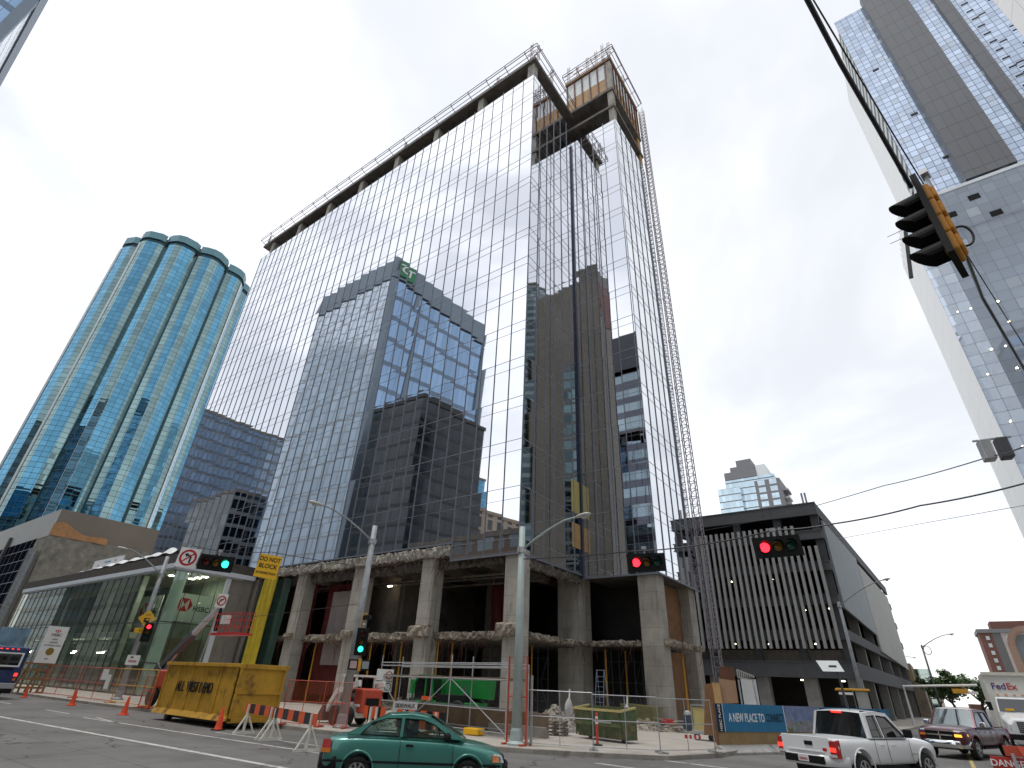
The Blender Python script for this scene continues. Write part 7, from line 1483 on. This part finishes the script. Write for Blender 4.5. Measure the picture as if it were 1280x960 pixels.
# ---- trees
def tree(label, x, y, h, cw, seed, n=2600, trunk_h=.32, group=None, leaf=.30):
    rng = random.Random(seed); o = thing('tree', label, 'tree', (x,y,.1), 0, group); tr = MB(); tips = []
    def limb(p, d, L, r, lev):
        pts = [p]; 
        for k in range(4): d = (d+Vector((rng.uniform(-.22,.22),rng.uniform(-.22,.22),rng.uniform(-.06,.14)))).normalized(); p = p+d*L/4; pts.append(p)
        tr.tube(pts, r, 7 if lev < 2 else 5, r2=r*.55)
        if lev >= 2: tips.extend(pts[2:])
        if lev < 3:
            for k in range(4 if lev == 0 else 3):
                an = rng.uniform(0,6.283); sp = rng.uniform(.55,1.05); q_ = pts[-1] if k == 0 else pts[rng.randint(2,4)]; dd = (d*.65+Vector((math.cos(an)*sp,math.sin(an)*sp,rng.uniform(.05,.5)))).normalized(); limb(q_, dd, L*rng.uniform(.55,.78), r*.52, lev+1)
    limb(Vector((0,0,0)), Vector((0,0,1)), h*trunk_h, h*.022, 0)
    mz = max(t_.z for t_ in tips); mr = max(math.hypot(t_.x,t_.y) for t_ in tips); fz = h*.93/mz; fr = cw*.45/mr
    tr.v = [(a*fr,b*fr,c_*fz) for a,b,c_ in tr.v]; tips = [Vector((a.x*fr,a.y*fr,a.z*fz)) for a in tips]
    tr.build('trunk', M['bark'], o, smooth=True); cr = MB()
    for k in range(n):
        t_ = rng.choice(tips); q_ = t_+Vector((rng.gauss(0,1),rng.gauss(0,1),rng.gauss(0,.8)))*h*.045; s_ = leaf*rng.uniform(.5,1.2); e1 = Vector((rng.uniform(-1,1),rng.uniform(-1,1),rng.uniform(-.7,.7))).normalized(); e2 = e1.cross(Vector((rng.uniform(-1,1),rng.uniform(-1,1),1))).normalized()
        cr.face([q_-e1*s_,q_+e2*s_*.55,q_+e1*s_,q_-e2*s_*.55])
    cr.build('crown', M['leaf'], o); return o
a = on(1192,870,y=118); tree('leafy green street tree left of the white box truck', a.x, 118, hz(1190,836,a.x,118), 9.0, 3); a = on(1222,870,y=135); tree('second street tree half hidden by the white box truck', a.x, 135, hz(1220,843,a.x,135), 9, 6); a = on(1172,870,y=150); tree('smaller dark tree behind the far mast arm', a.x, 150, hz(1172,848,a.x,150), 7, 9, 1600)
for k, x in enumerate((-88,-77,-66,-56,-47)): tree('leafy roadside tree across the street, mirrored in the pavilion glass', x, -7.5, 18+(k*37%3), 12, 20+k, 4200, group='roadside trees opposite the pavilion')
block('south_office', 'dark brick office across the street, mirrored in the pavilion glass', -76,-34,-44,-12,24, facade('south_office_wall',2.4,3.6,(.07,.08,.085),line=(.14,.09,.065),lw=.4,lh=.45,tilt=.01,rnd=.3))
p = G(455,906); heap('rubble_heap', 'pale broken concrete lumps beside the skid steer', (p.x+.6,p.y+1.2), 1.6, .9, .45, 120, 14, mat('pale_rubble',(.44,.41,.36),.95,var=.3,scale=4), .06, .22)
# odds and ends of the site
for k, (px, py, lb) in enumerate(((655,918,'stack of grey timber pallets beside the pale green pole'),(598,903,'stack of weathered pallets behind the low timber barrier'))):
    p = G(px,py); o = thing('pallet_stack', lb, 'pallets', (p.x+.9,p.y+(1.2 if k==0 else 3.5),.15), .3+k)
    for j in range(4):
        g = MB()
        for q in range(5): g.box((-.6,-.5+q*.22,.10+j*.15),(.6,-.36+q*.22,.125+j*.15))
        for x in (-.55,0,.45): g.box((x,-.5,.02+j*.15),(x+.1,.52,.10+j*.15))
        g.build('pallet', mat('pallet_wood',(.22,.18,.13),.85,var=.3,scale=3), o)
